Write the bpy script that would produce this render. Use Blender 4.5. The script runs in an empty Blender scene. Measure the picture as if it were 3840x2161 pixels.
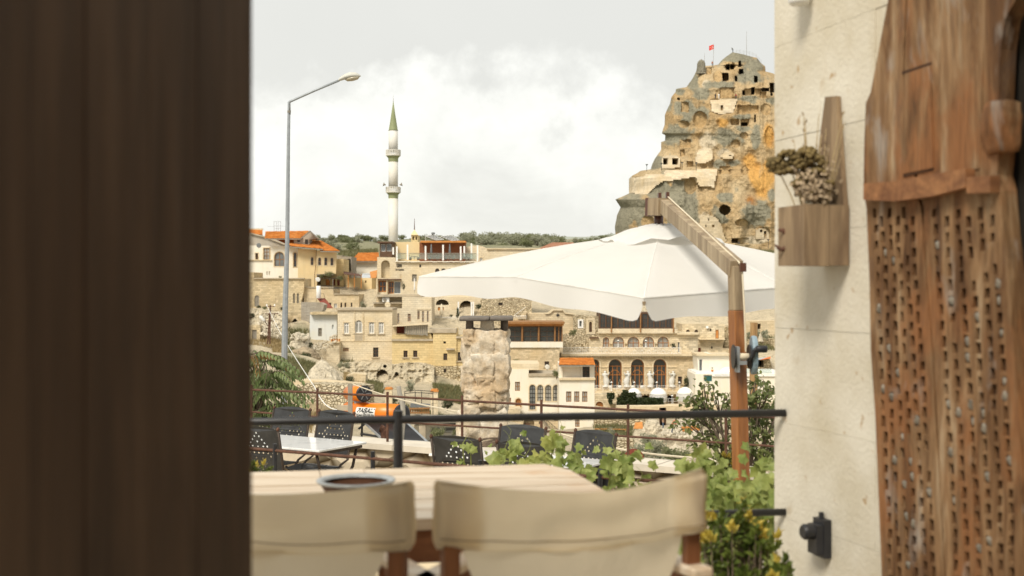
import bpy, bmesh, math, random
import numpy as np
from mathutils import Vector, Matrix
from mathutils.geometry import tessellate_polygon
R = math.radians
SC = bpy.context.scene
COL = SC.collection
rnd = random.Random(7)

# ------------------------------------------------------------------ camera
F, CX, CY, EYE = 4500.0, 1920.0, 1080.5, 1.3      # focal length in photo pixels, principal point, eye height
cam = bpy.data.cameras.new('camera'); camo = bpy.data.objects.new('camera', cam); COL.objects.link(camo)
camo.location = (0, 0, EYE); camo.rotation_euler = (R(90), 0, 0)
cam.sensor_width = 36; cam.lens = 36 * F / 3840; cam.clip_start = .05; cam.clip_end = 20000
cam.dof.use_dof = True; cam.dof.focus_distance = 16.0; cam.dof.aperture_fstop = 3.6; cam.dof.aperture_blades = 0
SC.camera = camo

# ------------------------------------------------------------------ sky and sun
SUN_EL, SUN_AZ = R(48), R(208)     # azimuth measured clockwise from +y: the sun stands behind the camera, to its left
w = bpy.data.worlds.new('World'); SC.world = w; w.use_nodes = True
nt = w.node_tree; nt.nodes.clear()
def N_(t, **k):
    n = nt.nodes.new(t)
    for a, b in k.items(): setattr(n, a, b)
    return n
L_ = lambda a, b: nt.links.new(a, b)
out = N_('ShaderNodeOutputWorld'); bg = N_('ShaderNodeBackground'); bgc = N_('ShaderNodeBackground'); mix = N_('ShaderNodeMixShader')
sky = N_('ShaderNodeTexSky', sky_type='NISHITA'); sky.sun_disc = False
sky.sun_elevation = SUN_EL; sky.sun_rotation = SUN_AZ; sky.air_density = 1.2; sky.dust_density = 2.0
bg.inputs['Strength'].default_value = .07
L_(sky.outputs[0], bg.inputs[0])
tc = N_('ShaderNodeTexCoord'); sep = N_('ShaderNodeSeparateXYZ'); L_(tc.outputs['Generated'], sep.inputs[0])
def M_(op, a, b=None, c=None, clamp=False):
    n = N_('ShaderNodeMath', operation=op); n.use_clamp = clamp
    for i, v in enumerate((a, b, c)):
        if v is None: continue
        if isinstance(v, (int, float)): n.inputs[i].default_value = v
        else: L_(v, n.inputs[i])
    return n.outputs[0]
def NO_(scale, detail, rough, vec, dist=0):
    n = N_('ShaderNodeTexNoise'); n.inputs['Scale'].default_value = scale; n.inputs['Detail'].default_value = detail
    n.inputs['Roughness'].default_value = rough; n.inputs['Distortion'].default_value = dist; L_(vec, n.inputs['Vector']); return n.outputs[0]
az = M_('ARCTAN2', sep.outputs[0], sep.outputs[1])
# cumulus bank standing on the horizon all round: its top is a wavy line of azimuth, its edge billows
crest = M_('ADD', M_('MULTIPLY', M_('SINE', M_('MULTIPLY_ADD', az, 6.0, 2.05)), .055), .125)
bill = NO_(10, 6, .58, tc.outputs['Generated'])
edge = M_('SUBTRACT', M_('MULTIPLY_ADD', M_('SUBTRACT', bill, .5), .24, crest), sep.outputs[2])
bank = M_('MULTIPLY_ADD', edge, 34, .5, True)
inner = NO_(7, 8, .62, tc.outputs['Generated'], .6)
veil = NO_(1.6, 5, .55, tc.outputs['Generated'], .8)
lum_bank = M_('MULTIPLY_ADD', inner, .34, .385)
lum_veil = M_('MULTIPLY_ADD', veil, .12, .43)
# sunlit rims of the bank are brighter than its body
rim = M_('MULTIPLY', M_('SUBTRACT', 1.0, M_('ABSOLUTE', M_('MULTIPLY_ADD', edge, 16, -.6)), None, True), .08)
lb = M_('ADD', lum_bank, rim)
lum = M_('ADD', M_('MULTIPLY', lb, bank), M_('MULTIPLY', lum_veil, M_('SUBTRACT', 1.0, bank)))
cr = N_('ShaderNodeCombineColor')
L_(M_('MULTIPLY', lum, 1.0), cr.inputs[0]); L_(M_('MULTIPLY', lum, .995), cr.inputs[1]); L_(M_('MULTIPLY', lum, .935), cr.inputs[2])
L_(cr.outputs[0], bgc.inputs[0]); bgc.inputs['Strength'].default_value = 1.0
mix.inputs[0].default_value = .93
L_(bg.outputs[0], mix.inputs[1]); L_(bgc.outputs[0], mix.inputs[2]); L_(mix.outputs[0], out.inputs[0])
sl = bpy.data.lights.new('sun', 'SUN'); sl.energy = 2.3; sl.angle = R(20); sl.color = (1, .93, .82)
so = bpy.data.objects.new('sun', sl); COL.objects.link(so); so.location = (-30, -40, 60)
sdir = Vector((math.sin(SUN_AZ) * math.cos(SUN_EL), math.cos(SUN_AZ) * math.cos(SUN_EL), math.sin(SUN_EL)))
so.rotation_euler = (-sdir).to_track_quat('-Z', 'Y').to_euler()
SC.view_settings.view_transform = 'Standard'; SC.view_settings.look = 'None'
SC.view_settings.exposure = .78; SC.view_settings.gamma = 1.0; SC.view_settings.use_curve_mapping = False
SC.cycles.max_bounces = 6; SC.cycles.transparent_max_bounces = 8
SC.cycles.use_adaptive_sampling = True; SC.cycles.use_denoising = True
SC.cycles.sample_clamp_indirect = 4

# ------------------------------------------------------------------ helpers
def P(px, py, d): return Vector(((px - CX) / F * d, d, EYE + (CY - py) / F * d))
def zf(x0, y0, s): return lambda u, v: (x0 + u * s, y0 + v * s)
z1 = zf(920, 820, .3034); zA = zf(1380, 860, .23447); zB = zf(920, 1080, .23447); z2 = zf(920, 1140, .3862)
z3 = zf(1560, 1100, .41388); z4 = zf(2040, 1120, .4); zH = zf(2120, 1200, .23445); zI = zf(2560, 1200, .24828)
zG = zf(2100, 1500, .31056); zC = zf(2300, 150, .28272); zD = zf(2300, 560, .2758); z6 = zf(920, 1380, .33097)
z7 = zf(1560, 1480, .52795); z8 = zf(2820, 0, .74507); zK = zf(2820, 1000, .80063); zM = zf(1240, 1120, .20685)
zN = zf(1500, 1140, .2069); zO = zf(1700, 800, .28727); zP = zf(1040, 240, .469)
def PZ(z, u, v, d): return P(*z(u, v), d)

def vnoise(p, seed=0):
    p = np.asarray(p, float); i = np.floor(p).astype(np.int64); f = p - i; f = f * f * (3 - 2 * f)
    def h(a, b, c):
        n = (a * 374761393 + b * 668265263 + c * 2147483647 + seed * 974634777) & 0xffffffff
        n = ((n ^ (n >> 13)) * 1274126177) & 0xffffffff
        return ((n ^ (n >> 16)) & 0xffff) / 65535.0
    x, y, z = i[..., 0], i[..., 1], i[..., 2]; fx, fy, fz = f[..., 0], f[..., 1], f[..., 2]
    r = 0
    for dx in (0, 1):
        for dy in (0, 1):
            for dz in (0, 1):
                r = r + h(x + dx, y + dy, z + dz) * (fx if dx else 1 - fx) * (fy if dy else 1 - fy) * (fz if dz else 1 - fz)
    return r
def fbm(p, oc=4, seed=0, ridge=False):
    a, s, t = .5, 0, 0; p = np.asarray(p, float).copy()
    for k in range(oc):
        n = vnoise(p, seed + k)
        if ridge: n = 1 - np.abs(2 * n - 1)
        s = s + a * n; t += a; a *= .5; p = p * 2.03
    return s / t

def top(o, label, cat, group=None):
    o['label'] = label; o['category'] = cat
    if group: o['group'] = group
    return o
def struct(o, label=None):
    o['kind'] = 'structure'
    if label: o['label'] = label
    return o
def empty(name, loc, label=None, cat=None, group=None):
    o = bpy.data.objects.new(name, None); COL.objects.link(o); o.location = loc; o.empty_display_size = .1
    if label: top(o, label, cat, group)
    return o
def link(name, me, mat, parent=None, smooth=False):
    o = bpy.data.objects.new(name, me); COL.objects.link(o)
    if mat is not None: me.materials.append(mat)
    if smooth: me.polygons.foreach_set('use_smooth', np.ones(len(me.polygons), bool))
    if parent is not None: adopt(o, parent)
    return o
def world_loc(o):
    m = Matrix.Identity(4)
    while o is not None:
        m = Matrix.Translation(o.location) @ o.rotation_euler.to_matrix().to_4x4() @ m if o.parent is None else o.matrix_parent_inverse @ Matrix.LocRotScale(o.location, o.rotation_euler, o.scale) @ m
        o = o.parent
    return m
def adopt(o, parent):
    o.parent = parent; o.matrix_parent_inverse = world_loc(parent).inverted()
def copy_tree(o, parent=None):
    c = o.copy(); COL.objects.link(c)
    if parent is not None: c.parent = parent; c.matrix_parent_inverse = o.matrix_parent_inverse
    for ch in KIDS(o): copy_tree(ch, c)
    return c
def KIDS(o): return [x for x in COL.objects if x.parent is o] if False else list(o.children)

class M:
    def __init__(s): s.v = []; s.f = []
    def add(s, vs, fs):
        n = len(s.v); s.v += [tuple(x) for x in vs]; s.f += [tuple(i + n for i in f) for f in fs]; return s
    def hexa(s, p):   # p: 4 bottom, 4 top
        return s.add(p, [(3, 2, 1, 0), (4, 5, 6, 7), (0, 1, 5, 4), (1, 2, 6, 5), (2, 3, 7, 6), (3, 0, 4, 7)])
    def box(s, c, sz, rz=0, mat=None):
        x, y, z = (a / 2 for a in sz); ca, sa = math.cos(rz), math.sin(rz)
        p = [(-x, -y, -z), (x, -y, -z), (x, y, -z), (-x, y, -z), (-x, -y, z), (x, -y, z), (x, y, z), (-x, y, z)]
        if mat is not None: q = [mat @ Vector(a) + Vector(c) for a in p]
        else: q = [(c[0] + a[0] * ca - a[1] * sa, c[1] + a[0] * sa + a[1] * ca, c[2] + a[2]) for a in p]
        return s.hexa(q)
    def bar(s, a, b, wd, ht, up=Vector((0, 0, 1))):
        a = Vector(a); b = Vector(b); t = (b - a).normalized(); x = t.cross(up)
        if x.length < 1e-4: x = t.cross(Vector((1, 0, 0)))
        x = x.normalized() * wd / 2; y = x.cross(t).normalized() * ht / 2
        return s.hexa([a - x - y, a + x - y, b + x - y, b - x - y, a - x + y, a + x + y, b + x + y, b - x + y])
    def tube(s, pts, r, n=8, cap=True):
        pts = [Vector(p) for p in pts]; k = len(pts); rr = r if isinstance(r, (list, tuple)) else [r] * k
        vs = []; ref = None
        for i, p in enumerate(pts):
            t = (pts[min(i + 1, k - 1)] - pts[max(i - 1, 0)]).normalized()
            if ref is None: ref = t.orthogonal().normalized()
            ref = (ref - t * ref.dot(t))
            ref = ref.normalized() if ref.length > 1e-5 else t.orthogonal().normalized()
            b = t.cross(ref)
            for j in range(n):
                a = 2 * math.pi * j / n; vs.append(p + (ref * math.cos(a) + b * math.sin(a)) * rr[i])
        fs = [(i * n + j, i * n + (j + 1) % n, (i + 1) * n + (j + 1) % n, (i + 1) * n + j) for i in range(k - 1) for j in range(n)]
        if cap: fs += [tuple(range(n - 1, -1, -1)), tuple((k - 1) * n + j for j in range(n))]
        return s.add(vs, fs)
    def lathe(s, prof, c, n=16, mat=None, cap=True):
        vs = []; c = Vector(c)
        for r_, z in prof:
            for j in range(n):
                a = 2 * math.pi * j / n; q = Vector((r_ * math.cos(a), r_ * math.sin(a), z))
                vs.append((mat @ q if mat is not None else q) + c)
        k = len(prof)
        fs = [(i * n + j, i * n + (j + 1) % n, (i + 1) * n + (j + 1) % n, (i + 1) * n + j) for i in range(k - 1) for j in range(n)]
        if cap: fs += [tuple(range(n - 1, -1, -1)), tuple((k - 1) * n + j for j in range(n))]
        return s.add(vs, fs)
    def prism(s, pts_front, off):   # planar polygon extruded by the vector off
        a = [Vector(p) for p in pts_front]; o = Vector(off); n = len(a)
        tri = tessellate_polygon([a])
        s.add(a + [p + o for p in a], [tuple(t) for t in tri] + [tuple(n + i for i in reversed(t)) for t in tri] +
              [(i, (i + 1) % n, n + (i + 1) % n, n + i) for i in range(n)])
        return s
    def build(s, name, mat, parent=None, smooth=False, fix=True):
        me = bpy.data.meshes.new(name); me.from_pydata(s.v, [], s.f)
        if fix:
            bm = bmesh.new(); bm.from_mesh(me); bmesh.ops.recalc_face_normals(bm, faces=bm.faces); bm.to_mesh(me); bm.free()
        return link(name, me, mat, parent, smooth)
def np_mesh(name, V, Fq, mat, parent=None, smooth=False, col=None):
    me = bpy.data.meshes.new(name); V = np.asarray(V, np.float32); Fq = np.asarray(Fq, np.int32); k = Fq.shape[1]
    me.vertices.add(len(V)); me.vertices.foreach_set('co', V.ravel())
    me.loops.add(Fq.size); me.loops.foreach_set('vertex_index', Fq.ravel())
    me.polygons.add(len(Fq)); me.polygons.foreach_set('loop_start', np.arange(0, Fq.size, k, dtype=np.int32))
    me.update(calc_edges=True); me.validate()
    if col is not None:
        ca = me.color_attributes.new('Col', 'FLOAT_COLOR', 'POINT')
        c4 = np.ones((len(V), 4), np.float32); c4[:, :3] = col; ca.data.foreach_set('color', c4.ravel())
    return link(name, me, mat, parent, smooth)
def grid_faces(nr, nc):
    i = np.arange(nr - 1)[:, None] * nc + np.arange(nc - 1)[None]; i = i.ravel()
    return np.stack([i, i + 1, i + nc + 1, i + nc], 1)

# ------------------------------------------------------------------ materials
MATS = {}
class NT:
    def __init__(s, name):
        s.m = bpy.data.materials.new(name); s.m.use_nodes = True; s.t = s.m.node_tree
        s.b = s.t.nodes['Principled BSDF']; s.o = s.t.nodes['Material Output']
        s.geo = s.n('ShaderNodeNewGeometry'); s.pos = s.geo.outputs['Position']
    def n(s, t, **k):
        x = s.t.nodes.new(t)
        for a, b in k.items(): setattr(x, a, b)
        return x
    def l(s, a, b): s.t.links.new(a, b)
    def noise(s, scale, detail=4, rough=.55, vec=None, sx=None, dist=0):
        n = s.n('ShaderNodeTexNoise'); n.inputs['Scale'].default_value = scale; n.inputs['Detail'].default_value = detail
        n.inputs['Roughness'].default_value = rough; n.inputs['Distortion'].default_value = dist
        v = vec or s.pos
        if sx:
            m = s.n('ShaderNodeMapping'); m.inputs['Scale'].default_value = sx; s.l(v, m.inputs[0]); v = m.outputs[0]
        s.l(v, n.inputs['Vector']); return n.outputs[0]
    def ramp(s, fac, stops):
        r = s.n('ShaderNodeValToRGB'); e = r.color_ramp.elements
        while len(e) < len(stops): e.new(.5)
        for el, (p, c) in zip(e, stops):
            el.position = p; el.color = (*c, 1) if isinstance(c, (tuple, list)) else (c, c, c, 1)
        s.l(fac, r.inputs[0]); return r.outputs[0]
    def mix(s, f, a, b, bt='MIX'):
        m = s.n('ShaderNodeMix', data_type='RGBA', blend_type=bt)
        for sock, v in ((m.inputs[0], f), (m.inputs[6], a), (m.inputs[7], b)):
            if isinstance(v, (int, float)): sock.default_value = v
            elif isinstance(v, (tuple, list)): sock.default_value = (*v, 1)
            else: s.l(v, sock)
        return m.outputs[2]
    def bump(s, h, dist, strength=1.0):
        b = s.n('ShaderNodeBump'); b.inputs['Distance'].default_value = dist; b.inputs['Strength'].default_value = strength
        s.l(h, b.inputs['Height']); s.l(b.outputs[0], s.b.inputs['Normal'])
    def fin(s, col, rough=.8, spec=.3, metal=0):
        if isinstance(col, (tuple, list)): s.b.inputs['Base Color'].default_value = (*col, 1)
        else: s.l(col, s.b.inputs['Base Color'])
        if isinstance(rough, (int, float)): s.b.inputs['Roughness'].default_value = rough
        else: s.l(rough, s.b.inputs['Roughness'])
        s.b.inputs['Specular IOR Level'].default_value = spec; s.b.inputs['Metallic'].default_value = metal
        return s.m
def tint(c, k): return tuple(min(1, max(0, x * k)) for x in c)
def plain(name, c, rough=.7, var=.25, scale=6, spec=.3, metal=0, bump=0, bscale=None, sx=None):
    if name in MATS: return MATS[name]
    t = NT(name); f = t.noise(scale, 5, .6, sx=sx)
    col = t.ramp(f, [(.25, tint(c, 1 - var)), (.75, tint(c, 1 + var))])
    if bump: t.bump(t.noise(bscale or scale * 4, 5, .6, sx=sx), bump)
    MATS[name] = t.fin(col, rough, spec, metal); return MATS[name]
def masonry(name, c, bw=.75, bh=.32, mortar=.85, stain=.3, var=.16, bump=.02, warm=(1, .86, .62)):
    """ashlar: block courses with uneven tone, weather streaks and ochre patches"""
    if name in MATS: return MATS[name]
    t = NT(name); sp = t.n('ShaderNodeSeparateXYZ'); t.l(t.pos, sp.inputs[0])
    ad = t.n('ShaderNodeMath', operation='MULTIPLY_ADD'); t.l(sp.outputs[1], ad.inputs[0]); ad.inputs[1].default_value = .7; t.l(sp.outputs[0], ad.inputs[2])
    cb = t.n('ShaderNodeCombineXYZ'); t.l(ad.outputs[0], cb.inputs[0]); t.l(sp.outputs[2], cb.inputs[1])
    br = t.n('ShaderNodeTexBrick'); t.l(cb.outputs[0], br.inputs['Vector']); br.inputs['Scale'].default_value = 1
    br.inputs['Brick Width'].default_value = bw; br.inputs['Row Height'].default_value = bh; br.inputs['Mortar Size'].default_value = .012
    br.inputs['Mortar Smooth'].default_value = .4; br.inputs['Bias'].default_value = 0
    br.inputs['Color1'].default_value = (*tint(c, 1 + var), 1); br.inputs['Color2'].default_value = (*tint(c, 1 - var), 1)
    br.inputs['Mortar'].default_value = (*tint(c, mortar * .8), 1)
    big = t.noise(.22, 6, .65); st = t.noise(.9, 5, .6, sx=(1.2, 1.2, .18)); fine = t.noise(5, 5, .65)
    pat = t.ramp(t.noise(.35, 5, .6), [(.5, 0.0), (.72, 1.0)])
    c1 = t.mix(t.ramp(big, [(.35, 0.0), (.7, .55)]), br.outputs[0], tint((c[0] * warm[0], c[1] * warm[1], c[2] * warm[2]), .97))
    c2 = t.mix(t.ramp(st, [(.5, 0.0), (.75, stain)]), c1, tint((c[0] * .6, c[1] * .58, c[2] * .55), .9))
    c3 = t.mix(.35, c2, t.ramp(fine, [(.3, .55), (.7, 1.0)]), 'MULTIPLY')
    c4 = t.mix(t.ramp(pat, [(0, 0.0), (1, .18)]), c3, tint(c, 1.25))
    t.bump(br.outputs['Fac'], -bump); MATS[name] = t.fin(c4, .9, .15); return MATS[name]
def rubble(name, c, size=.5, var=.3):
    if name in MATS: return MATS[name]
    t = NT(name)
    vo = t.n('ShaderNodeTexVoronoi', feature='DISTANCE_TO_EDGE'); vo.inputs['Scale'].default_value = 1 / size
    v2 = t.n('ShaderNodeTexVoronoi'); v2.inputs['Scale'].default_value = 1 / size
    mp = t.n('ShaderNodeMapping'); mp.inputs['Scale'].default_value = (1, 1, 1.5); t.l(t.pos, mp.inputs[0])
    t.l(mp.outputs[0], vo.inputs['Vector']); t.l(mp.outputs[0], v2.inputs['Vector'])
    sh = t.n('ShaderNodeSeparateColor'); t.l(v2.outputs['Color'], sh.inputs[0])
    cell = t.ramp(sh.outputs[0], [(0, tint(c, 1 - var)), (1, tint(c, 1 + var))])
    joint = t.ramp(vo.outputs[0], [(.01, tint(c, .55)), (.12, (1, 1, 1))])
    col = t.mix(1.0, cell, joint, 'MULTIPLY'); col = t.mix(.3, col, t.ramp(t.noise(6 / size, 5), [(.3, .5), (.7, 1.0)]), 'MULTIPLY')
    t.bump(t.ramp(vo.outputs[0], [(0, 0.0), (.2, 1.0)]), .08); MATS[name] = t.fin(col, .95, .1); return MATS[name]
def plaster(name, c, stain=.35, crack=.0):
    if name in MATS: return MATS[name]
    t = NT(name); big = t.noise(.5, 6, .6); st = t.noise(1.3, 6, .65, sx=(1.5, 1.5, .2)); fine = t.noise(9, 5)
    c1 = t.mix(t.ramp(big, [(.4, 0.0), (.72, .6)]), c, (c[0] * .98, c[1] * .9, c[2] * .74))
    c2 = t.mix(t.ramp(st, [(.52, 0.0), (.78, stain)]), c1, tint(c, .6))
    c3 = t.mix(.2, c2, t.ramp(fine, [(.3, .6), (.7, 1.0)]), 'MULTIPLY')
    t.bump(fine, .01); MATS[name] = t.fin(c3, .9, .15); return MATS[name]
def wood(name, c1, c2, scale=8, axis=2, rough=.6, spec=.3, bump=.002, knots=.0, freq=1.0):
    if name in MATS: return MATS[name]
    t = NT(name); sx = [5.0 * freq] * 3; sx[axis] = .45 * freq
    tcn = t.n('ShaderNodeTexCoord')
    g = t.noise(scale / 4, 6, .62, vec=tcn.outputs['Object'], sx=tuple(sx), dist=.7); g2 = t.noise(scale, 5, .6, vec=tcn.outputs['Object'], sx=tuple(sx))
    col = t.ramp(g, [(.3, c2), (.5, tuple((a + b) / 2 for a, b in zip(c1, c2))), (.68, c1)])
    col = t.mix(.5, col, t.ramp(g2, [(.3, .45), (.65, 1.0)]), 'MULTIPLY')
    t.bump(g2, bump); MATS[name] = t.fin(col, rough, spec); return MATS[name]

CREAM = (.65, .55, .385)
m_cream = masonry('cream ashlar', CREAM)
m_pale = masonry('pale ashlar', (.70, .62, .47), .6, .3, stain=.22, var=.08)
m_yellow = masonry('yellow ashlar', (.68, .55, .31), .7, .34, stain=.22, var=.1)
m_old = masonry('weathered ashlar', (.60, .50, .33), .55, .28, stain=.5, var=.22, bump=.03)
m_hotel = masonry('tan ashlar', (.64, .53, .36), .5, .26, stain=.2, var=.22, bump=.025)
m_hotel_up = masonry('mottled ashlar', (.65, .56, .40), .6, .3, stain=.2, var=.26, bump=.025)
m_trim = masonry('dressed stone', (.68, .585, .42), 1.2, .6, stain=.25, var=.06)
m_capst = plain('weathered coping', (.40, .34, .25), .95, .3, 1.5, .1)
m_white = plaster('white plaster', (.76, .72, .62), .3)
m_bluewhite = plaster('limewashed plaster', (.66, .68, .66), .45)
m_ochre = plaster('yellow plaster', (.70, .56, .33), .35)
m_grey = plaster('grey render', (.42, .38, .32), .3)
m_block = masonry('grey block', (.36, .33, .28), .4, .2, stain=.3)
m_rub = rubble('rubble masonry', (.60, .50, .33), .45)
m_rubbig = rubble('dry stone', (.60, .52, .37), .34, .22)
m_rubfine = rubble('stone facing', (.62, .53, .37), .33)
m_glass = plain('dark glass', (.035, .04, .04), .12, .3, 2, .6)
m_glassb = plain('grey glass', (.14, .15, .15), .18, .35, 1.2, .6)
m_curt = plain('curtained glass', (.30, .29, .26), .3, .45, 1.6, .5, sx=(5, 5, .6))
m_wfr = plain('brown window wood', (.27, .135, .05), .6, .25, 3)
m_hfr = plain('varnished window wood', (.36, .14, .035), .5, .2, 3)
m_dwood = plain('dark timber', (.10, .055, .032), .65, .3, 3)
m_gwood = plain('silvered boards', (.25, .225, .18), .9, .35, 4, sx=(3, 3, .3))
m_wfrm = plain('white frame paint', (.74, .73, .69), .5, .08, 3)
m_black = plain('black metal', (.022, .022, .024), .45, .3, 20)
m_rust = plain('rusty iron', (.10, .048, .03), .8, .5, 30, bump=.002)
m_wpaint = plain('white painted metal', (.78, .77, .73), .5, .08, 6)
m_orange = plain('orange timber', (.50, .21, .055), .7, .3, 3)
m_red = plain('oxblood paint', (.20, .045, .025), .6, .3, 3)
def tilemat():
    t = NT('clay roof tile'); f = t.noise(1.1, 6, .65); g = t.noise(6, 4)
    c = t.ramp(f, [(.28, (.36, .125, .035)), (.5, (.58, .205, .045)), (.72, (.70, .32, .10))])
    c = t.mix(.5, c, t.ramp(g, [(.3, .5), (.65, 1.0)]), 'MULTIPLY'); return t.fin(c, .85, .15)
m_tile = tilemat()
def leafmat(name, c1, c2, c3=None, trans=.35, rough=.5, sc=3.5):
    t = NT(name); tcn = t.n('ShaderNodeObjectInfo'); f = t.noise(sc, 3, .6); g = t.noise(37, 2)
    col = t.ramp(f, [(.3, c1), (.7, c2)])
    col = t.mix(.5, col, t.ramp(g, [(.3, .5), (.7, 1.0)]), 'MULTIPLY')
    if c3: col = t.mix(t.ramp(t.noise(1.7, 3), [(.55, 0.0), (.7, .7)]), col, c3)
    t.fin(col, rough, .3)
    tr = t.n('ShaderNodeBsdfTranslucent'); t.l(col, tr.inputs[0]); mx = t.n('ShaderNodeMixShader'); mx.inputs[0].default_value = trans
    t.l(t.b.outputs[0], mx.inputs[1]); t.l(tr.outputs[0], mx.inputs[2]); t.l(mx.outputs[0], t.o.inputs[0]); return t.m
m_bush = leafmat('bush leaves', (.19, .21, .10), (.33, .34, .18), trans=.5)
m_sage = leafmat('silvery leaves', (.33, .345, .23), (.47, .465, .34), trans=.5)
m_dark = leafmat('dark evergreen leaves', (.035, .05, .02), (.075, .095, .035))
m_grass = leafmat('grass blades', (.12, .135, .055), (.26, .235, .11), (.34, .25, .12))
m_dry = leafmat('dry grass blades', (.36, .26, .12), (.45, .35, .18))
m_vine = leafmat('vine leaves', (.15, .215, .04), (.44, .49, .17), (.48, .46, .14), trans=.42, sc=11)
m_tree = leafmat('mulberry leaves', (.07, .095, .025), (.24, .265, .09), trans=.42, sc=6)
m_sumac = leafmat('sumac leaves', (.17, .23, .08), (.31, .37, .16), trans=.45)
m_sumacr = leafmat('young sumac leaves', (.36, .17, .06), (.42, .26, .10), trans=.4)
m_euon = leafmat('euonymus leaves', (.055, .09, .016), (.21, .26, .05), trans=.35, sc=18)
m_euony = leafmat('yellow euonymus tips', (.55, .42, .05), (.68, .55, .12), trans=.35)
m_bark = plain('bark', (.16, .12, .085), .95, .35, 12, bump=.01)
# ------------------------------------------------------------------ facades
CTRL = []          # (px, py, d) of ground that shows or carries something
class Face:
    def __init__(s, pl, dl, pr, dr):
        s.A = Vector(((pl - CX) / F * dl, dl)); B = Vector(((pr - CX) / F * dr, dr))
        s.U = (B - s.A).normalized(); s.N = Vector((s.U.y, -s.U.x))
    def uv(s, px, py):
        k = Vector(((px - CX) / F, 1)); t = s.A.dot(s.N) / k.dot(s.N); q = k * t
        return (q - s.A).dot(s.U), EYE + (CY - py) / F * t
    def w(s, u, z, o=0):
        q = s.A + s.U * u + s.N * o; return Vector((q.x, q.y, z))
    def px(s, px, py, o=0): return s.w(*s.uv(px, py), o)
def shape(kind, u0, z0, u1, z1, n=9):
    w_ = u1 - u0; h = z1 - z0
    if kind == 'r': return [(u0, z0), (u1, z0), (u1, z1), (u0, z1)]
    r = w_ / 2; c = (u0 + u1) / 2
    if kind == 'a':
        r2 = min(r, h * .8); zc = z1 - r2
        return [(u0, z0), (u1, z0)] + [(c + r * math.cos(math.pi * k / n), zc + r2 * math.sin(math.pi * k / n)) for k in range(n + 1)]
    if kind == 'p':
        hp = min(w_ * .95, h * .6); zc = z1 - hp
        def side(t): return (math.cos(t * math.pi / 2)) ** .9
        R1 = [(c + r * side(k / 6), zc + hp * (k / 6) ** .85) for k in range(7)]
        return [(u0, z0), (u1, z0)] + R1 + [(2 * c - a, b) for a, b in reversed(R1[:-1])]
    if kind == 'o': return [(c + r * math.cos(2 * math.pi * k / 14), (z0 + z1) / 2 + h / 2 * math.sin(2 * math.pi * k / 14)) for k in range(14)]
    if kind == 's':
        zc = z1 - h * .12
        return [(u0, z0), (u1, z0)] + [(u1 - w_ * k / n, zc + h * .12 * math.sin(math.pi * k / n)) for k in range(n + 1)]
ST = {  # frame material, pane material, mullions, transoms, reveal, bar width, sill, surround
 'wood': (m_wfr, m_curt, 1, 1, .22, .09, 0, 0), 'woodt': (m_wfr, m_curt, 1, 2, .22, .09, 1, 1), 'woods': (m_wfr, m_curt, 0, 2, .22, .09, 0, 0),
 'white': (m_wfrm, m_curt, 1, 0, .22, .12, 1, 1), 'whitea': (m_wfrm, m_curt, 1, 0, .3, .12, 1, 0),
 'dark': (m_dwood, m_glass, 1, 2, .25, .07, 0, 0), 'darks': (m_dwood, m_glass, 1, 2, .25, .07, 1, 0), 'slot': (m_dwood, m_glass, 0, 1, .3, .05, 0, 0),
 'black': (m_black, m_curt, 1, 3, .25, .06, 0, 1), 'blackd': (m_black, m_glassb, 1, 5, .2, .07, 0, 1),
 'arch': (m_wfr, m_glassb, 1, 1, .35, .12, 0, 1), 'narrow': (m_wfr, m_glass, 0, 1, .3, .12, 0, 1),
 'hotel': (m_hfr, m_glass, 2, 0, .7, .12, 0, 1), 'hup': (m_hfr, m_curt, 1, 1, .4, .09, 0, 1),
 'grey': (m_gwood, m_gwood, 1, 1, .25, .05, 0, 0), 'blank': (m_trim, m_cream, 0, 0, .12, .03, 0, 0),
 'door': (m_wfr, m_hfr, 1, 1, .25, .10, 0, 1), 'odoor': (m_wfr, m_orange, 0, 0, .15, .08, 0, 0), 'gdoor': (m_gwood, m_gwood, 1, 0, .2, .08, 0, 0),
 'rdoor': (m_red, m_red, 1, 2, .2, .08, 0, 0), 'glazed': (m_hfr, m_glass, 1, 1, .3, .2, 0, 0), 'ddoor': (m_dwood, m_dwood, 1, 1, .3, .09, 0, 1),
 'gpane': (m_wfrm, m_glassb, 0, 0, .3, .06, 0, 0), 'open': None, 'niche': None, 'shal': None }
def ring(mb, face, kind, u0, z0, u1, z1, t, o0, o1):
    a = shape(kind, u0, z0, u1, z1); b = shape(kind, u0 + t, z0 + t, u1 - t, z1 - t); n = len(a)
    vs = [face.w(*p, o1) for p in a] + [face.w(*p, o1) for p in b] + [face.w(*p, o0) for p in a] + [face.w(*p, o0) for p in b]
    fs = []
    for i in range(n):
        j = (i + 1) % n
        fs += [(i, j, n + j, n + i), (n + i, n + j, 3 * n + j, 3 * n + i), (2 * n + i, 2 * n + j, j, i)]
    mb.add(vs, fs)
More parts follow.
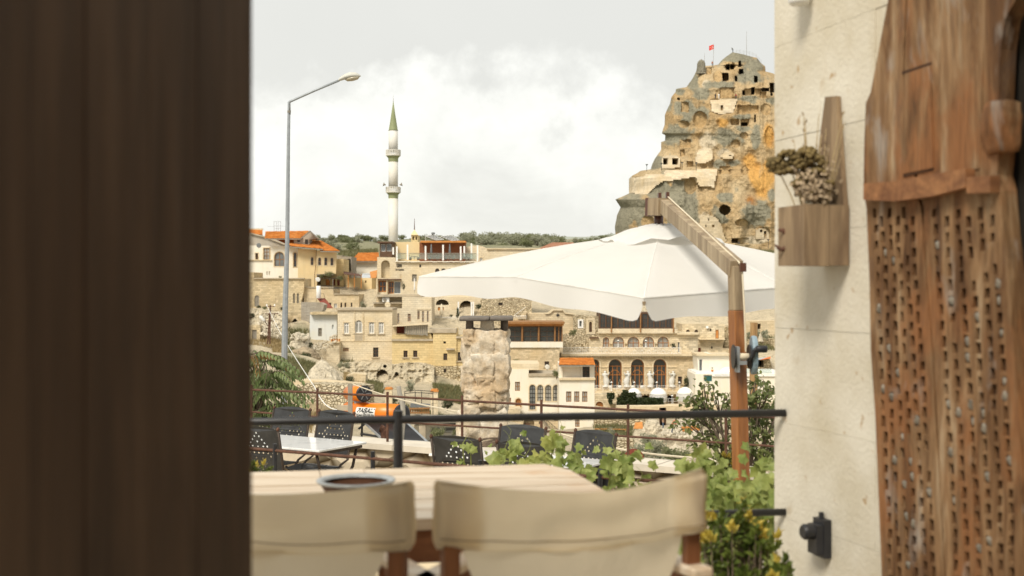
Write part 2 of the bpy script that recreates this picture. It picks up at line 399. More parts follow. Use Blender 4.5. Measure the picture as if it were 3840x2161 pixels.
def window(root, face, kind, b, style):
    u0, z0, u1, z1 = b; fm, pm, nv, nh, rv, t, sill, sur = ST[style]
    t = min(t, (u1 - u0) * .16); o0, o1 = -rv, -rv + .10
    mb = M(); ring(mb, face, kind, u0, z0, u1, z1, t, o0, o1)
    ztop = z1 - ((u1 - u0) / 2 if kind == 'a' else 0)
    for k in range(1, nv + 1):
        u = u0 + (u1 - u0) * k / (nv + 1)
        zt = z1 - t * .5 if nv == 1 else ztop
        mb.hexa([face.w(u + s_ * t * .42, z, o) for z in (z0 + t, zt) for s_, o in ((-1, o0), (-1, o1), (1, o1), (1, o0))])
    zs = [z0 + (z1 - z0) * k / (nh + 1) for k in range(1, nh + 1)]
    if style == 'hotel': zs = [z0 + (z1 - z0) * .47, z0 + (z1 - z0) * .76]
    if style in ('white', 'whitea'): zs = [z0 + (z1 - z0) * (.74 if style == 'white' else .78)]
    if style == 'hup': zs = [z0 + (z1 - z0) * .44]
    for z in zs:
        mb.hexa([face.w(u, z + s_ * t * .4, o) for u in (u0 + t * .5, u1 - t * .5) for s_, o in ((-1, o0 + .01), (-1, o1 + .01), (1, o1 + .01), (1, o0 + .01))])
    if style == 'hotel':      # inner fanlight over the double door
        c = (u0 + u1) / 2; zz = zs[0]; rr = (u1 - u0) * .36
        pts = [face.w(c + rr * math.cos(math.pi * k / 10), zz + rr * math.sin(math.pi * k / 10), o1 - .03) for k in range(11)]
        mb.tube(pts, .05, 5)
    isdoor = style in ('door', 'odoor', 'gdoor', 'rdoor', 'ddoor')
    wn = mb.build('door' if isdoor else 'window', fm, root)
    pts = [face.w(*p, o0 + .04) for p in shape(kind, u0 + t * .5, z0 + t * .5, u1 - t * .5, z1 - t * .5)]
    M().prism(pts, face.w(0, 0, -.03) - face.w(0, 0, 0)).build('leaf' if isdoor else 'pane', pm, wn)
    if sill:
        M().hexa([face.w(u, z, o) for z in (z0 - .16, z0 - .02) for u, o in ((u0 - .18, .0), (u0 - .18, .16), (u1 + .18, .16), (u1 + .18, .0))]).build('sill', m_capst, wn)
    if sur:
        mb = M(); s_ = .14 if style != 'hotel' else .22
        ring(mb, face, kind, u0 - s_, z0 - (.02 if kind != 'r' else s_), u1 + s_, z1 + s_, s_ * .98, -.02, .05); mb.build('surround', m_trim, wn)
    return wn
def bounds(face, b):
    x0, y0, x1, y1 = b; xm, ym = (x0 + x1) / 2, (y0 + y1) / 2
    return face.uv(x0, ym)[0], face.uv(xm, y1)[1], face.uv(x1, ym)[0], face.uv(xm, y0)[1]
def wall(root, face, outline, ops, depth, mat, drop=2.5, name='wall', ctrl=True):
    ol = [face.uv(*p) for p in outline]; zmin = min(z for _, z in ol); zmax = max(z for _, z in ol); h = zmax - zmin
    if ctrl:
        for p, (u, z) in zip(outline, ol):
            if z < zmin + .12 * h:
                q = face.w(u, z); CTRL.append((q.x, q.y, z + .25))
    ol = [(u, z - drop if z < zmin + .12 * h else z) for u, z in ol]
    holes = []
    for kind, b, style in ops:
        u0, z0, u1, z1_ = bounds(face, b); rv = {'open': 2.0, 'niche': 1.0, 'shal': .25}.get(style) or ST[style][4]
        holes.append((shape(kind, u0, z0, u1, z1_), rv, style))
    polys = [[Vector((u, z, 0)) for u, z in ol]] + [[Vector((u, z, 0)) for u, z in s] for s, _, _ in holes]
    flat = [p for q in polys for p in q]; tri = tessellate_polygon(polys)
    mb = M(); mb.add([face.w(p.x, p.y) for p in flat], [tuple(t) for t in tri])
    n = len(ol)
    mb.add([face.w(u, z) for u, z in ol] + [face.w(u, z, -depth) for u, z in ol], [(i, (i + 1) % n, n + (i + 1) % n, n + i) for i in range(n)])
    bk = tessellate_polygon([polys[0]]); mb.add([face.w(p.x, p.y, -depth) for p in polys[0]], [tuple(reversed(t)) for t in bk])
    for s, rv, style in holes:
        k = len(s)
        mb.add([face.w(u, z) for u, z in s] + [face.w(u, z, -rv) for u, z in s], [(i, (i + 1) % k, k + (i + 1) % k, k + i) for i in range(k)])
        if style in ('niche', 'shal'):
            mb.add([face.w(u, z, -rv) for u, z in s], [tuple(range(k))])
    o = mb.build(name, mat, root)
    for kind, b, style in ops:
        if ST[style] is not None: window(root, face, kind, bounds(face, b), style)
    return o
def mkface(outline, d):
    xs = [p[0] for p in outline]; dl, dr = d if isinstance(d, tuple) else (d, d)
    return Face(min(xs), dl, max(xs), dr)
def house(z, name, label, d, outline, ops, mat, depth=7, drop=2.5, cat='house', group=None, ctrl=True):
    ol = [z(*p) for p in outline]; f = mkface(ol, d)
    b = min((f.px(*p) for p in ol), key=lambda q: q.z)
    root = empty(name, (b.x, b.y, b.z), label, cat, group)
    wall(root, f, ol, [(k, (*z(a, b_), *z(c, e)), s) for k, a, b_, c, e, s in ops], depth, mat, drop, ctrl=ctrl)
    root_face[root.name] = f
    return root
root_face = {}
def add_wall(root, z, d, outline, ops, mat, depth=7, drop=0, ctrl=False):
    ol = [z(*p) for p in outline]; f = mkface(ol, d)
    wall(root, f, ol, [(k, (*z(a, b_), *z(c, e)), s) for k, a, b_, c, e, s in ops], depth, mat, drop, ctrl=ctrl); return f
def slab(root, name, z, d, u0, v0, u1, v1, o, back, mat):    # proud block on or over a facade, given by its pixel box
    f = root_face[root.name] if d is None else mkface([z(u0, v0), z(u1, v1)], d)
    b = bounds(f, (*z(u0, v0), *z(u1, v1)))
    return M().hexa([f.w(u, zz, oo) for zz in (b[1], b[3]) for u, oo in ((b[0], -back), (b[0], o), (b[2], o), (b[2], -back))]).build(name, mat, root)
def tile_roof(root, a, b, c, d, pitch=.28, rows=None, mat=None):
    """a-b eave, d-c ridge; real rolls and lapped courses"""
    a, b, c, d = (Vector(x) for x in (a, b, c, d))
    nu = max(8, int((b - a).length / pitch) * 4); L = ((d - a).length + (c - b).length) / 2; rows = rows or max(4, int(L / .38)); nv = rows * 2
    nrm = (b - a).cross(d - a).normalized()
    if nrm.z < 0: nrm = -nrm
    V = []
    for r in range(rows):
        for e in (0, 1):
            t = (r + (e * 1.06)) / rows; t = min(t, 1)
            lift = .05 * (1 - e) + .02
            for i in range(nu + 1):
                s = i / nu; p = (a.lerp(b, s)).lerp(d.lerp(c, s), t)
                ph = i % 4; roll = (.07, .035, 0, .035)[ph]
                V.append(p + nrm * (lift + roll + .015 * math.sin(s * 37 + r * 2.3)))
    nc = nu + 1; Fq = []
    for r in range(rows * 2 - 1):
        for i in range(nu): Fq.append((r * nc + i, r * nc + i + 1, (r + 1) * nc + i + 1, (r + 1) * nc + i))
    base = len(V); V += [a, b, c, d]; Fq.append((base, base + 1, base + 2, base + 3))
    o = np_mesh('roof', np.array([tuple(v) for v in V]), Fq, mat or m_tile, root)
    mb = M(); mb.bar(a - nrm * .06, b - nrm * .06, .16, .16); mb.build('eaves_board', m_gwood, o); return o

# ------------------------------------------------------------------ the town, upper left
t = house(z1, 'plastered_house', 'cream plastered house with one big round-arched window and a satellite dish', 205,
    [(-60, 330), (650, 342), (650, 742), (-60, 742)],
    [('r', 225, 365, 302, 508, 'woodt'), ('a', 358, 412, 482, 597, 'arch'), ('a', 594, 420, 634, 605, 'narrow'), ('r', 125, 428, 158, 505, 'ddoor'),
     ('r', 262, 652, 275, 700, 'shal'), ('r', 290, 652, 305, 700, 'shal')], m_white)
slab(t, 'string_course', z1, None, -60, 508, 330, 520, .25, .05, m_trim)
t = house(z1, 'gabled_house', 'grey rendered gable end with sloping stone coping behind the plastered house', 214,
    [(-60, 170), (60, 185), (270, 236), (492, 322), (492, 520), (-60, 520)], [('r', 50, 352, 105, 366, 'slot')], m_grey, ctrl=False)
f = root_face[t.name]
mb = M(); mb.bar(f.px(*z1(60, 182), .2), f.px(*z1(270, 232), .2), .4, .22); mb.bar(f.px(*z1(270, 234), .2), f.px(*z1(492, 320), .2), .4, .22); mb.build('coping', m_capst, t)
tile_roof(t, PZ(z1, 10, 200, 216), PZ(z1, 213, 204, 216), PZ(z1, 213, 145, 221), PZ(z1, 10, 135, 221))
slab(t, 'parapet', z1, 222, 10, 122, 215, 142, .1, .4, m_trim)
t = house(z1, 'yellow_house', 'yellow plastered house with three small arched windows under a clay tiled roof', (203, 203.5),
    [(650, 372), (885, 384), (885, 850), (650, 850)], [('a', 809, 478, 842, 583, 'narrow')], m_ochre)
add_wall(t, z1, (202.6, 203.2), [(872, 395), (1132, 402), (1120, 682), (882, 688)],
    [('a', 900, 482, 937, 586, 'narrow'), ('a', 976, 482, 1013, 588, 'narrow'), ('a', 1053, 484, 1088, 588, 'narrow')], m_ochre, 3.0)
add_wall(t, z1, 206, [(886, 500), (1215, 500), (1215, 850), (886, 850)],
    [('r', 992, 750, 1045, 836, 'odoor'), ('r', 1087, 750, 1112, 830, 'rdoor'), ('r', 1135, 752, 1166, 832, 'rdoor'), ('r', 905, 750, 932, 838, 'slot')], m_yellow, 7, 2.5, True)
for a in ((580, 348, 960, 379, 862, 268, 300, 226), (930, 403, 1170, 408, 935, 278, 790, 266)):
    tile_roof(t, PZ(z1, a[0], a[1], 201.6), PZ(z1, a[2], a[3], 201.6), PZ(z1, a[4], a[5], 209), PZ(z1, a[6], a[7], 209))
tile_roof(t, PZ(z1, 240, 250, 203.4), PZ(z1, 682, 249, 203.4), PZ(z1, 797, 154, 206.5), PZ(z1, 250, 162, 206.5))
f = add_wall(t, z1, 204.2, [(600, 250), (690, 250), (797, 168), (885, 245), (790, 262), (790, 325), (600, 325)], [('r', 737, 258, 775, 316, 'darks'), ('r', 640, 265, 678, 292, 'slot')], m_grey, 3)
mb = M()
for a, b in (((690, 247), (800, 156)), ((800, 156), (902, 247))): mb.bar(PZ(z1, *a, 203.3), PZ(z1, *b, 203.3), .5, .16)
mb.hexa([PZ(z1, 800, 152, 203), PZ(z1, 902, 246, 203), PZ(z1, 895, 250, 210), PZ(z1, 797, 156, 210), PZ(z1, 800, 148, 203), PZ(z1, 904, 240, 203), PZ(z1, 897, 243, 210), PZ(z1, 797, 150, 210)])
mb.build('gable_eaves', m_gwood, t)
slab(t, 'balcony', z1, 202.4, 880, 690, 1085, 700, .3, 1.5, m_gwood); slab(t, 'porch_roof', z1, 204.8, 915, 733, 1155, 745, .3, 1.6, m_gwood); slab(t, 'porch_post', z1, 205, 1078, 745, 1086, 838, .1, .1, m_wfrm)
M().tube([PZ(z1, 878, 385, 202.3), PZ(z1, 872, 560, 202.3), PZ(z1, 858, 690, 202.3), PZ(z1, 858, 845, 202.3)], .05, 6).build('downpipe', m_rust, t)
# antenna on the ridge
mb = M()
for u in (355, 385, 405, 436): mb.tube([PZ(z1, u, 32, 206), PZ(z1, u, 165, 206)], .022, 4)
for v in (35, 92, 125): mb.tube([PZ(z1, 352, v, 206), PZ(z1, 440, v, 206)], .02, 4)
for s in ((355, 100, 275, 95), (436, 92, 500, 95)): mb.tube([PZ(z1, s[0], s[1], 206), PZ(z1, s[2], s[3], 206)], .015, 3)
top(mb.build('roof_antenna', m_rust), 'thin ladder-shaped metal antenna standing on the tiled ridge', 'antenna')
t = house(z1, 'stone_house', 'weathered ashlar house with a boarded arched doorway and a pointed arch below', 192,
    [(-60, 660), (105, 664), (105, 738), (728, 742), (722, 900), (692, 1010), (692, 1445), (465, 1445), (465, 1190), (-60, 1130)],
    [('a', 112, 948, 172, 1088, 'gdoor'), ('r', 370, 990, 405, 1042, 'blank'), ('r', 590, 925, 614, 1045, 'grey'), ('r', 637, 925, 662, 1045, 'grey'), ('p', 545, 1212, 685, 1425, 'open')], m_old)
slab(t, 'cornice', z1, None, 100, 734, 730, 746, .3, .4, m_capst)
mb = M(); f = root_face[t.name]; ring(mb, f, 'p', *bounds(f, (*z1(538, 1205), *z1(692, 1425))), .35, -.1, .07); mb.build('arch_stones', m_trim, t)
t = house(zB, 'ruined_house', 'low broken stone house with a grey board door by the rubble slope', 166, [(-80, 610), (235, 606), (240, 700), (200, 870), (-80, 870)], [('r', 105, 672, 183, 850, 'gdoor')], m_old)
t = house(z1, 'concrete_house', 'grey unfinished concrete block house left of the small tiled roof', 213, [(1130, 455), (1200, 455), (1200, 470), (1312, 470), (1310, 700), (1130, 690)], [('r', 1262, 500, 1302, 650, 'open')], m_block, ctrl=False)
slab(t, 'lean_to_slab', z1, 211, 1130, 575, 1242, 587, .2, 2, m_capst)
t = house(z1, 'tiled_house', 'low white walled house under a bright clay hipped roof', 222, [(1310, 525), (1645, 525), (1645, 720), (1310, 720)], [], m_white, ctrl=False)
tile_roof(t, PZ(z1, 1303, 532, 221.2), PZ(z1, 1650, 530, 221.2), PZ(z1, 1650, 422, 228), PZ(z1, 1400, 426, 228))
t = house(z1, 'yard_house', 'low yellow plastered yard building with a tiny window', (206, 204), [(1245, 735), (1562, 735), (1568, 910), (1245, 855)], [('r', 1478, 765, 1497, 795, 'slot')], m_ochre)
mb = M(); mb.hexa([PZ(z1, 1215, 660, 207), PZ(z1, 1215, 690, 200), PZ(z1, 1435, 712, 200), PZ(z1, 1400, 690, 207), PZ(z1, 1215, 652, 207), PZ(z1, 1215, 682, 200), PZ(z1, 1435, 706, 200), PZ(z1, 1400, 682, 207)])
lr = empty('lean_to', PZ(z1, 1348, 850, 203), 'rusty sheet lean-to roof on thin orange posts', 'shelter'); mb.build('roof_sheet', m_rust, lr)
for u in (1272, 1348, 1433): M().tube([PZ(z1, u, 690, 200.3), PZ(z1, u, 862, 200.3)], .07, 6).build('post', m_orange, lr)
t = house(z1, 'metal_shed', 'small shed with a slanted silver sheet roof beside the cafe', 208, [(1435, 690), (1625, 680), (1625, 760), (1435, 760)], [], m_block, 4, ctrl=False)
mb = M(); mb.hexa([PZ(z1, 1430, 735, 205), PZ(z1, 1545, 735, 205), PZ(z1, 1560, 682, 209), PZ(z1, 1450, 682, 209), PZ(z1, 1430, 731, 205), PZ(z1, 1545, 731, 205), PZ(z1, 1560, 678, 209), PZ(z1, 1450, 678, 209)]); mb.build('sheet_roof', plain('zinc sheet', (.45, .48, .5), .4, .2, 2, .5), t)
mb = M(); mb.hexa([PZ(z1, 1550, 735, 205), PZ(z1, 1620, 735, 205), PZ(z1, 1635, 640, 209), PZ(z1, 1540, 665, 209), PZ(z1, 1550, 730, 205), PZ(z1, 1620, 730, 205), PZ(z1, 1635, 634, 209), PZ(z1, 1540, 658, 209)]); mb.build('patched_roof', m_orange, t)
t = house(z1, 'terrace_house', 'cream stone house with a row of four small square windows', 193,
    [(722, 850), (945, 850), (945, 875), (1090, 875), (1090, 935), (1405, 935), (1405, 1125), (722, 1125)],
    [('r', 1038, 1040, 1060, 1108, 'slot'), ('r', 1095, 1050, 1135, 1110, 'white'), ('r', 1175, 1040, 1197, 1108, 'dark'), ('r', 1225, 1040, 1247, 1108, 'dark'), ('r', 1303, 1040, 1322, 1108, 'dark')], m_cream)
slab(t, 'coping', z1, None, 720, 843, 1092, 855, .15, .5, m_capst); slab(t, 'cornice', z1, None, 1090, 928, 1407, 940, .2, .5, m_capst)
rr = empty('iron_railing', PZ(z1, 1240, 930, 192.6), 'dark iron terrace railing on the cream house with four square windows', 'railing')
mb = M()
for k in range(24): mb.tube([PZ(z1, 1092 + k * 13, 853, 192.9), PZ(z1, 1092 + k * 13, 930, 192.9)], .025, 4)
mb.build('baluster', m_black, rr); mb = M(); mb.tube([PZ(z1, 1090, 853, 192.9), PZ(z1, 1392, 856, 192.9)], .04, 5); mb.build('top_rail', m_black, rr)
t = house(z1, 'block_wall', 'half-height wall of grey concrete blocks beside the brown solar panel', (184, 180), [(690, 1032), (930, 1038), (975, 1065), (960, 1130), (690, 1168)], [], m_block, .6, cat='wall')
# small white water boiler with tilted brown panel
wb = empty('solar_boiler', PZ(z1, 905, 1000, 186), 'upright white water tank with a tilted rusty brown solar panel', 'water heater')
mb = M(); mb.lathe([(.3, 0), (.36, .05), (.36, 1.85), (.3, 1.95)], PZ(z1, 905, 988, 186), 14); mb.build('tank', m_wpaint, wb, True)
mb = M(); mb.hexa([PZ(z1, 890, 994, 187), PZ(z1, 985, 990, 187), PZ(z1, 1083, 1110, 183), PZ(z1, 985, 1105, 183), PZ(z1, 890, 988, 187), PZ(z1, 985, 984, 187), PZ(z1, 1083, 1104, 183), PZ(z1, 985, 1098, 183)]); mb.build('panel', m_red, wb)
mb = M()
for u, v in ((880, 988), (930, 985), (985, 985)): mb.tube([PZ(z1, u, v, 186), PZ(z1, u, v + 45, 186)], .03, 4)
mb.tube([PZ(z1, 930, 930, 186), PZ(z1, 965, 925, 186), PZ(z1, 985, 985, 186)], .03, 5); mb.build('stand', m_rust, wb)

# ------------------------------------------------------------------ cafe with its roof terrace
t = house(zA, 'cave_cafe', 'cream stone cafe with a tall arched niche, lettering and a glazed front', 197,
    [(148, 445), (440, 450), (440, 522), (600, 528), (1760, 540), (1760, 1048), (140, 1048)],
    [('a', 210, 495, 350, 778, 'niche'), ('r', 820, 563, 850, 612, 'slot'), ('a', 1072, 628, 1142, 740, 'dark'), ('a', 1172, 628, 1242, 740, 'dark'), ('a', 1275, 628, 1345, 740, 'dark'),
     ('r', 705, 722, 780, 835, 'grey'), ('r', 512, 725, 540, 785, 'blank'), ('r', 168, 825, 298, 1005, 'glazed'), ('r', 326, 838, 412, 1030, 'glazed'), ('r', 416, 838, 522, 1030, 'gpane')], m_pale)
f = root_face[t.name]
mb = M()
for k in range(64):
    u = 440 + k * 20.6; q = f.px(*zA(u + 8, 520 + rnd.uniform(-4, 4)), .25); mb.box(q, (.2 + rnd.uniform(-.03, .03), .4, .16), rnd.uniform(-.1, .1))
mb.build('eaves_stones', m_white, t)
slab(t, 'awning', zA, None, 165, 795, 535, 815, 1.0, .0, m_dwood)
for u in (150, 308): slab(t, 'pillar', zA, None, u - 10, 790, u + 10, 1030, .7, -.2, m_trim)
gr = add_wall(t, zA, 197.5, [(188, 222), (386, 205), (386, 445), (188, 445)], [('r', 205, 240, 280, 356, 'gpane'), ('r', 295, 236, 376, 352, 'gpane')], m_dwood, 5)
slab(t, 'glass_room_roof', zA, 197.2, 148, 196, 400, 222, .3, 6, m_dwood)
add_wall(t, zA, 202, [(386, 205), (822, 205), (822, 520), (386, 520)], [], m_ochre, 3)
add_wall(t, zA, 202, [(822, 212), (1560, 222), (1560, 530), (822, 530)], [], plain('red cedar boards', (.20, .075, .032), .7, .25, 1.5, sx=(.3, .3, 8)), 3)
slab(t, 'canopy', zA, 200, 840, 186, 1562, 214, .5, 4, m_orange)
for i, (u, v0, v1) in enumerate(((403, 288, 405), (462, 275, 505), (632, 245, 492), (920, 268, 498), (1200, 250, 500), (1482, 275, 498), (1540, 270, 440), (1655, 225, 470), (1752, 255, 510))):
    M().hexa([PZ(zA, uu, vv, 196.9 + 0.55 * a) for vv in (v1, v0) for uu, a in ((u - 13, 0), (u + 13, 0), (u + 13, 1), (u - 13, 1))]).build('terrace_post', m_wfrm, t)
gm = NT('green balustrade glass'); gm.fin((.55, .66, .6), .05, .5); gm.b.inputs['Transmission Weight'].default_value = .75; gm.b.inputs['Alpha'].default_value = .55
for a, b in ((472, 612), (655, 905), (940, 1185), (1225, 1465), (1500, 1735)):
    o = slab(t, 'glass_panel', zA, 196.8, a, 386, b, 478, .02, .02, gm.m); slab(o, 'hand_rail', zA, 196.7, a, 380, b, 388, .03, .03, m_gwood)
def text(s, loc, size, U, up, mat, name, parent=None, shear=0, bold=0, ext=.02, align='LEFT'):
    cu = bpy.data.curves.new(name, 'FONT'); cu.body = s; cu.size = size; cu.shear = shear; cu.offset = bold; cu.extrude = ext; cu.align_x = align
    to = bpy.data.objects.new(name, cu); COL.objects.link(to); me = bpy.data.meshes.new_from_object(to); bpy.data.objects.remove(to); bpy.data.curves.remove(cu)
    n = U.cross(up).normalized(); mt = Matrix((U.normalized(), up.normalized(), n)).transposed().to_4x4(); mt.translation = loc
    me.transform(mt); return link(name, me, mat, parent)
UX, UZ = Vector((1, 0, 0)), Vector((0, 0, 1))
def fit_text(s, face, z, u0, v0, u1, v1, parent):
    o = text(s, Vector((0, 0, 0)), 1, UX, UZ, m_black, 'lettering', None, ext=.04); vs = o.data.vertices; xs = [v.co.x for v in vs]; zs = [v.co.z for v in vs]; b = bounds(face, (*z(u0, v0), *z(u1, v1)))
    for v in vs: v.co = face.w(b[0] + (v.co.x - min(xs)) / (max(xs) - min(xs)) * (b[2] - b[0]), b[1] + (v.co.z - min(zs)) / (max(zs) - min(zs)) * (b[3] - b[1]), .06 - v.co.y)
    adopt(o, parent)
fit_text('CULINAR', f, zA, 455, 558, 542, 606, t); fit_text('Cave Cappadocia', f, zA, 440, 630, 575, 665, t)
def closed_parasol(z, u, v0, v1, d, mat, label, w_=.35):
    a = PZ(z, u, v1, d); b = PZ(z, u, v0, d); h = b.z - a.z; r_ = empty('closed_parasol', a, label, 'parasol')
    mb = M(); mb.lathe([(w_ * .2, h), (w_ * .45, h * .93), (w_ * .8, h * .5), (w_ * 1.05, h * .12), (w_ * .8, h * .08)], a, 10); mb.build('folded_canopy', mat, r_, True)
    M().tube([a - Vector((0, 0, .3)), b], .03, 6).build('pole', m_gwood, r_); return r_
m_slate = plain('slate canvas', (.16, .17, .17), .9, .2, 3); m_canv = plain('cream canvas', (.66, .58, .43), .9, .12, 3)
closed_parasol(zA, 1012, 235, 400, 199.5, m_slate, 'folded grey parasol near the middle of the cafe roof terrace', .2)
closed_parasol(zA, 1308, 235, 400, 199.5, m_slate, 'folded grey parasol at the solar panel end of the cafe roof terrace', .2)
closed_parasol(zA, 1175, 1195, 1385, 188, m_canv, 'folded cream parasol before a brown door on the white terrace', .3)
closed_parasol(zA, 743, 780, 990, 193, m_wpaint, 'slim folded white parasol in front of the cafe wall', .13)
for k, a in enumerate(((920, 118, 1040, 92, 1215, 170, 1080, 182), (1165, 122, 1315, 102, 1465, 180, 1335, 190))):
    sr = empty('rooftop_collector', PZ(zA, a[4], a[5], 201), ('dark solar panel with a small round tank, nearer the bell tower', 'dark solar panel without a tank, farther from the bell tower')[k], 'solar panel')
    q = [PZ(zA, a[0], a[1], 202), PZ(zA, a[6], a[7], 199.5), PZ(zA, a[4], a[5], 199.5), PZ(zA, a[2], a[3], 202)]; n = Vector((0, 0, .06))
    M().hexa([x for x in q] + [x + n for x in q]).build('collector', m_glass, sr)
    mb = M()
    for i in range(5):
        p0, p1 = q[0].lerp(q[3], i / 4), q[1].lerp(q[2], i / 4); mb.bar(p0 + n * 1.3, p1 + n * 1.3, .05, .04)
    for p0, p1 in ((q[0], q[3]), (q[1], q[2])): mb.bar(p0 + n * 1.4, p1 + n * 1.4, .06, .05)
    mb.bar(q[0], q[0] - UZ * 1.0, .05, .05); mb.bar(q[3], q[3] - UZ * 1.3, .05, .05); mb.build('frame', m_wpaint, sr)
    if k == 0: M().lathe([(.12, -.3), (.2, -.2), (.2, .2), (.12, .3)], PZ(zA, 1042, 68, 202), 12, Matrix.Rotation(R(90), 3, 'Y')).build('tank', m_slate, sr, True)
# terrace tables behind the glass
for k, (u, v) in enumerate(((740, 440), (1050, 440), (1300, 440), (1550, 445))):
    tb = empty('terrace_table', PZ(zA, u, 478, 198.5), 'small dark terrace table with chairs behind the green glass balustrade', 'table', 'tables on the cafe roof terrace')
    M().box(PZ(zA, u, v, 198.5), (1.1, .7, .06)).build('table_top', m_dwood, tb); mb = M(); mb.box(PZ(zA, u, v + 18, 198.5), (.08, .08, .6)); mb.build('leg', m_dwood, tb)
    for s in (-1, 1):
        ch = empty('terrace_chair', PZ(zA, u + s * 62, 478, 198.3), 'dark terrace chair behind the green glass balustrade', 'chair', 'chairs on the cafe roof terrace')
        c = PZ(zA, u + s * 62, 450, 198.3); mb = M(); mb.box(c + Vector((s * .2, 0, .2)), (.06, .45, .5)); mb.build('backrest', m_slate, ch)
        mb = M(); mb.box(c + Vector((0, 0, -.02)), (.45, .45, .06)); mb.build('seat', m_slate, ch); mb = M(); mb.box(c + Vector((0, 0, -.25)), (.38, .38, .4)); mb.build('base', m_dwood, ch)
t = house(zA, 'long_hall', 'long pale stone hall with a low vaulted roof behind the parasol', 205,
    [(1562, 300), (1640, 265), (1760, 258), (1830, 272), (1900, 306), (2560, 316), (2760, 320), (2760, 640), (1562, 640)], [('r', 1785, 460, 1832, 520, 'white')], m_pale, ctrl=False)
slab(t, 'cornice', zA, None, 1900, 306, 2760, 322, .3, .5, m_trim)
t = house(zO, 'brown_roof_house', 'house with a plain brown roof behind the parasol', 260, [(1100, 470), (1560, 470), (1560, 640), (1100, 640)], [], m_cream, ctrl=False)
mb = M(); mb.hexa([PZ(zO, 1090, 475, 258), PZ(zO, 1570, 470, 258), PZ(zO, 1570, 385, 266), PZ(zO, 1290, 385, 266), PZ(zO, 1090, 470, 258), PZ(zO, 1570, 465, 258), PZ(zO, 1570, 381, 266), PZ(zO, 1290, 381, 266)]); mb.build('roof', plain('brown roof', (.30, .14, .08), .9, .25, 1), t)
# bell tower
bt = empty('bell_tower', PZ(zA, 743, 195, 245), 'small square yellow bell tower with a pyramid roof', 'tower')
bf = Face(*[zA(690, 0)[0], 245, zA(796, 0)[0], 245]); wall(bt, bf, [zA(690, 90), zA(796, 90), zA(796, 205), zA(690, 205)], [('p', (*zA(708, 112), *zA(738, 170)), 'niche'), ('p', (*zA(760, 112), *zA(785, 170)), 'niche')], 5.5, m_yellow, 6, ctrl=False)
ap = PZ(zA, 743, 5, 248); q = [PZ(zA, 682, 92, 244.6), PZ(zA, 802, 92, 244.6), PZ(zA, 802, 92, 251), PZ(zA, 682, 92, 251)]
rf = M().add(q + [ap], [(0, 1, 4), (1, 2, 4), (2, 3, 4), (3, 0, 4), (3, 2, 1, 0)]).build('spire', m_ochre, bt); M().tube([ap - UZ * .3, ap + UZ * 2.3], [.12, .03], 6).build('finial', m_rust, rf)

# minaret
MD = 262
def mz(v): return PZ(zP, 0, v, MD).z
mc = PZ(zP, 927, 1425, MD); s_ = .469 / F * MD
mn = empty('minaret', mc, 'tall slim white minaret with two balconies and a green cone', 'minaret')
def md(r0, r1, a, b, name, mat, n=24, parent=None, sm=True): return M().lathe([(r0 * s_, mz(a)), (r1 * s_, mz(b))], (mc.x, mc.y, 0), n).build(name, mat, parent or mn, sm)
m_minw = plaster('minaret white', (.66, .655, .62), .2); m_ming = plain('moss green paint', (.22, .245, .125), .6, .12, 1.2)
md(38, 38, 1530, 1076, 'lower_shaft', m_minw); md(38, 37.5, 990, 783, 'middle_shaft', m_minw); md(37, 36.5, 705, 532, 'upper_shaft', m_minw)
sp = M().lathe([(39 * s_, mz(534)), (36 * s_, mz(528)), (18 * s_, mz(415)), (2 * s_, mz(303))], (mc.x, mc.y, 0), 24).build('cone_spire', m_ming, mn, True)
M().lathe([(2 * s_, mz(303)), (3 * s_, mz(297)), (1 * s_, mz(290)), (2.5 * s_, mz(283)), (.7 * s_, mz(275)), (.7 * s_, mz(250))], (mc.x, mc.y, 0), 8).build('finial', m_gwood, sp, True)
for a, b, c_, d_ in ((783, 755, 735, 688), (1076, 1048, 1030, 985)):
    bal = M().lathe([(39 * s_, mz(a)), (40 * s_, mz(b)), (48 * s_, mz(b - 10)), (56 * s_, mz(c_)), (20 * s_, mz(c_))], (mc.x, mc.y, 0), 24).build('balcony', m_ming, mn)
    mb = M()
    for k in range(28):
        an = 2 * math.pi * k / 28; mb.box((mc.x + 57 * s_ * math.cos(an), mc.y + 57 * s_ * math.sin(an), (mz(c_) + mz(d_)) / 2), (.14, .19, mz(d_) - mz(c_)), an)
    mb.build('baluster', m_minw, bal)
    mb = M()
    for v0, v1, r_ in ((c_ + 2, c_ - 8, 58), (d_ + 4, d_, 58.5)): mb.lathe([(r_ * s_, mz(v0)), (r_ * s_, mz(v1)), ((r_ - 4) * s_, mz(v1)), ((r_ - 4) * s_, mz(v0))], (mc.x, mc.y, 0), 24, cap=False)
    mb.build('parapet_ring', m_minw, bal)
    if a > 900:
        for s in (-1, 1): M().lathe([(.1, 0), (.14, .2), (.42, .55)], Vector((mc.x + s * 55 * s_, mc.y - 1.2, mz(972))), 10, Matrix.Rotation(s * R(75), 3, 'Y')).build('loudspeaker', m_gwood, bal, True)
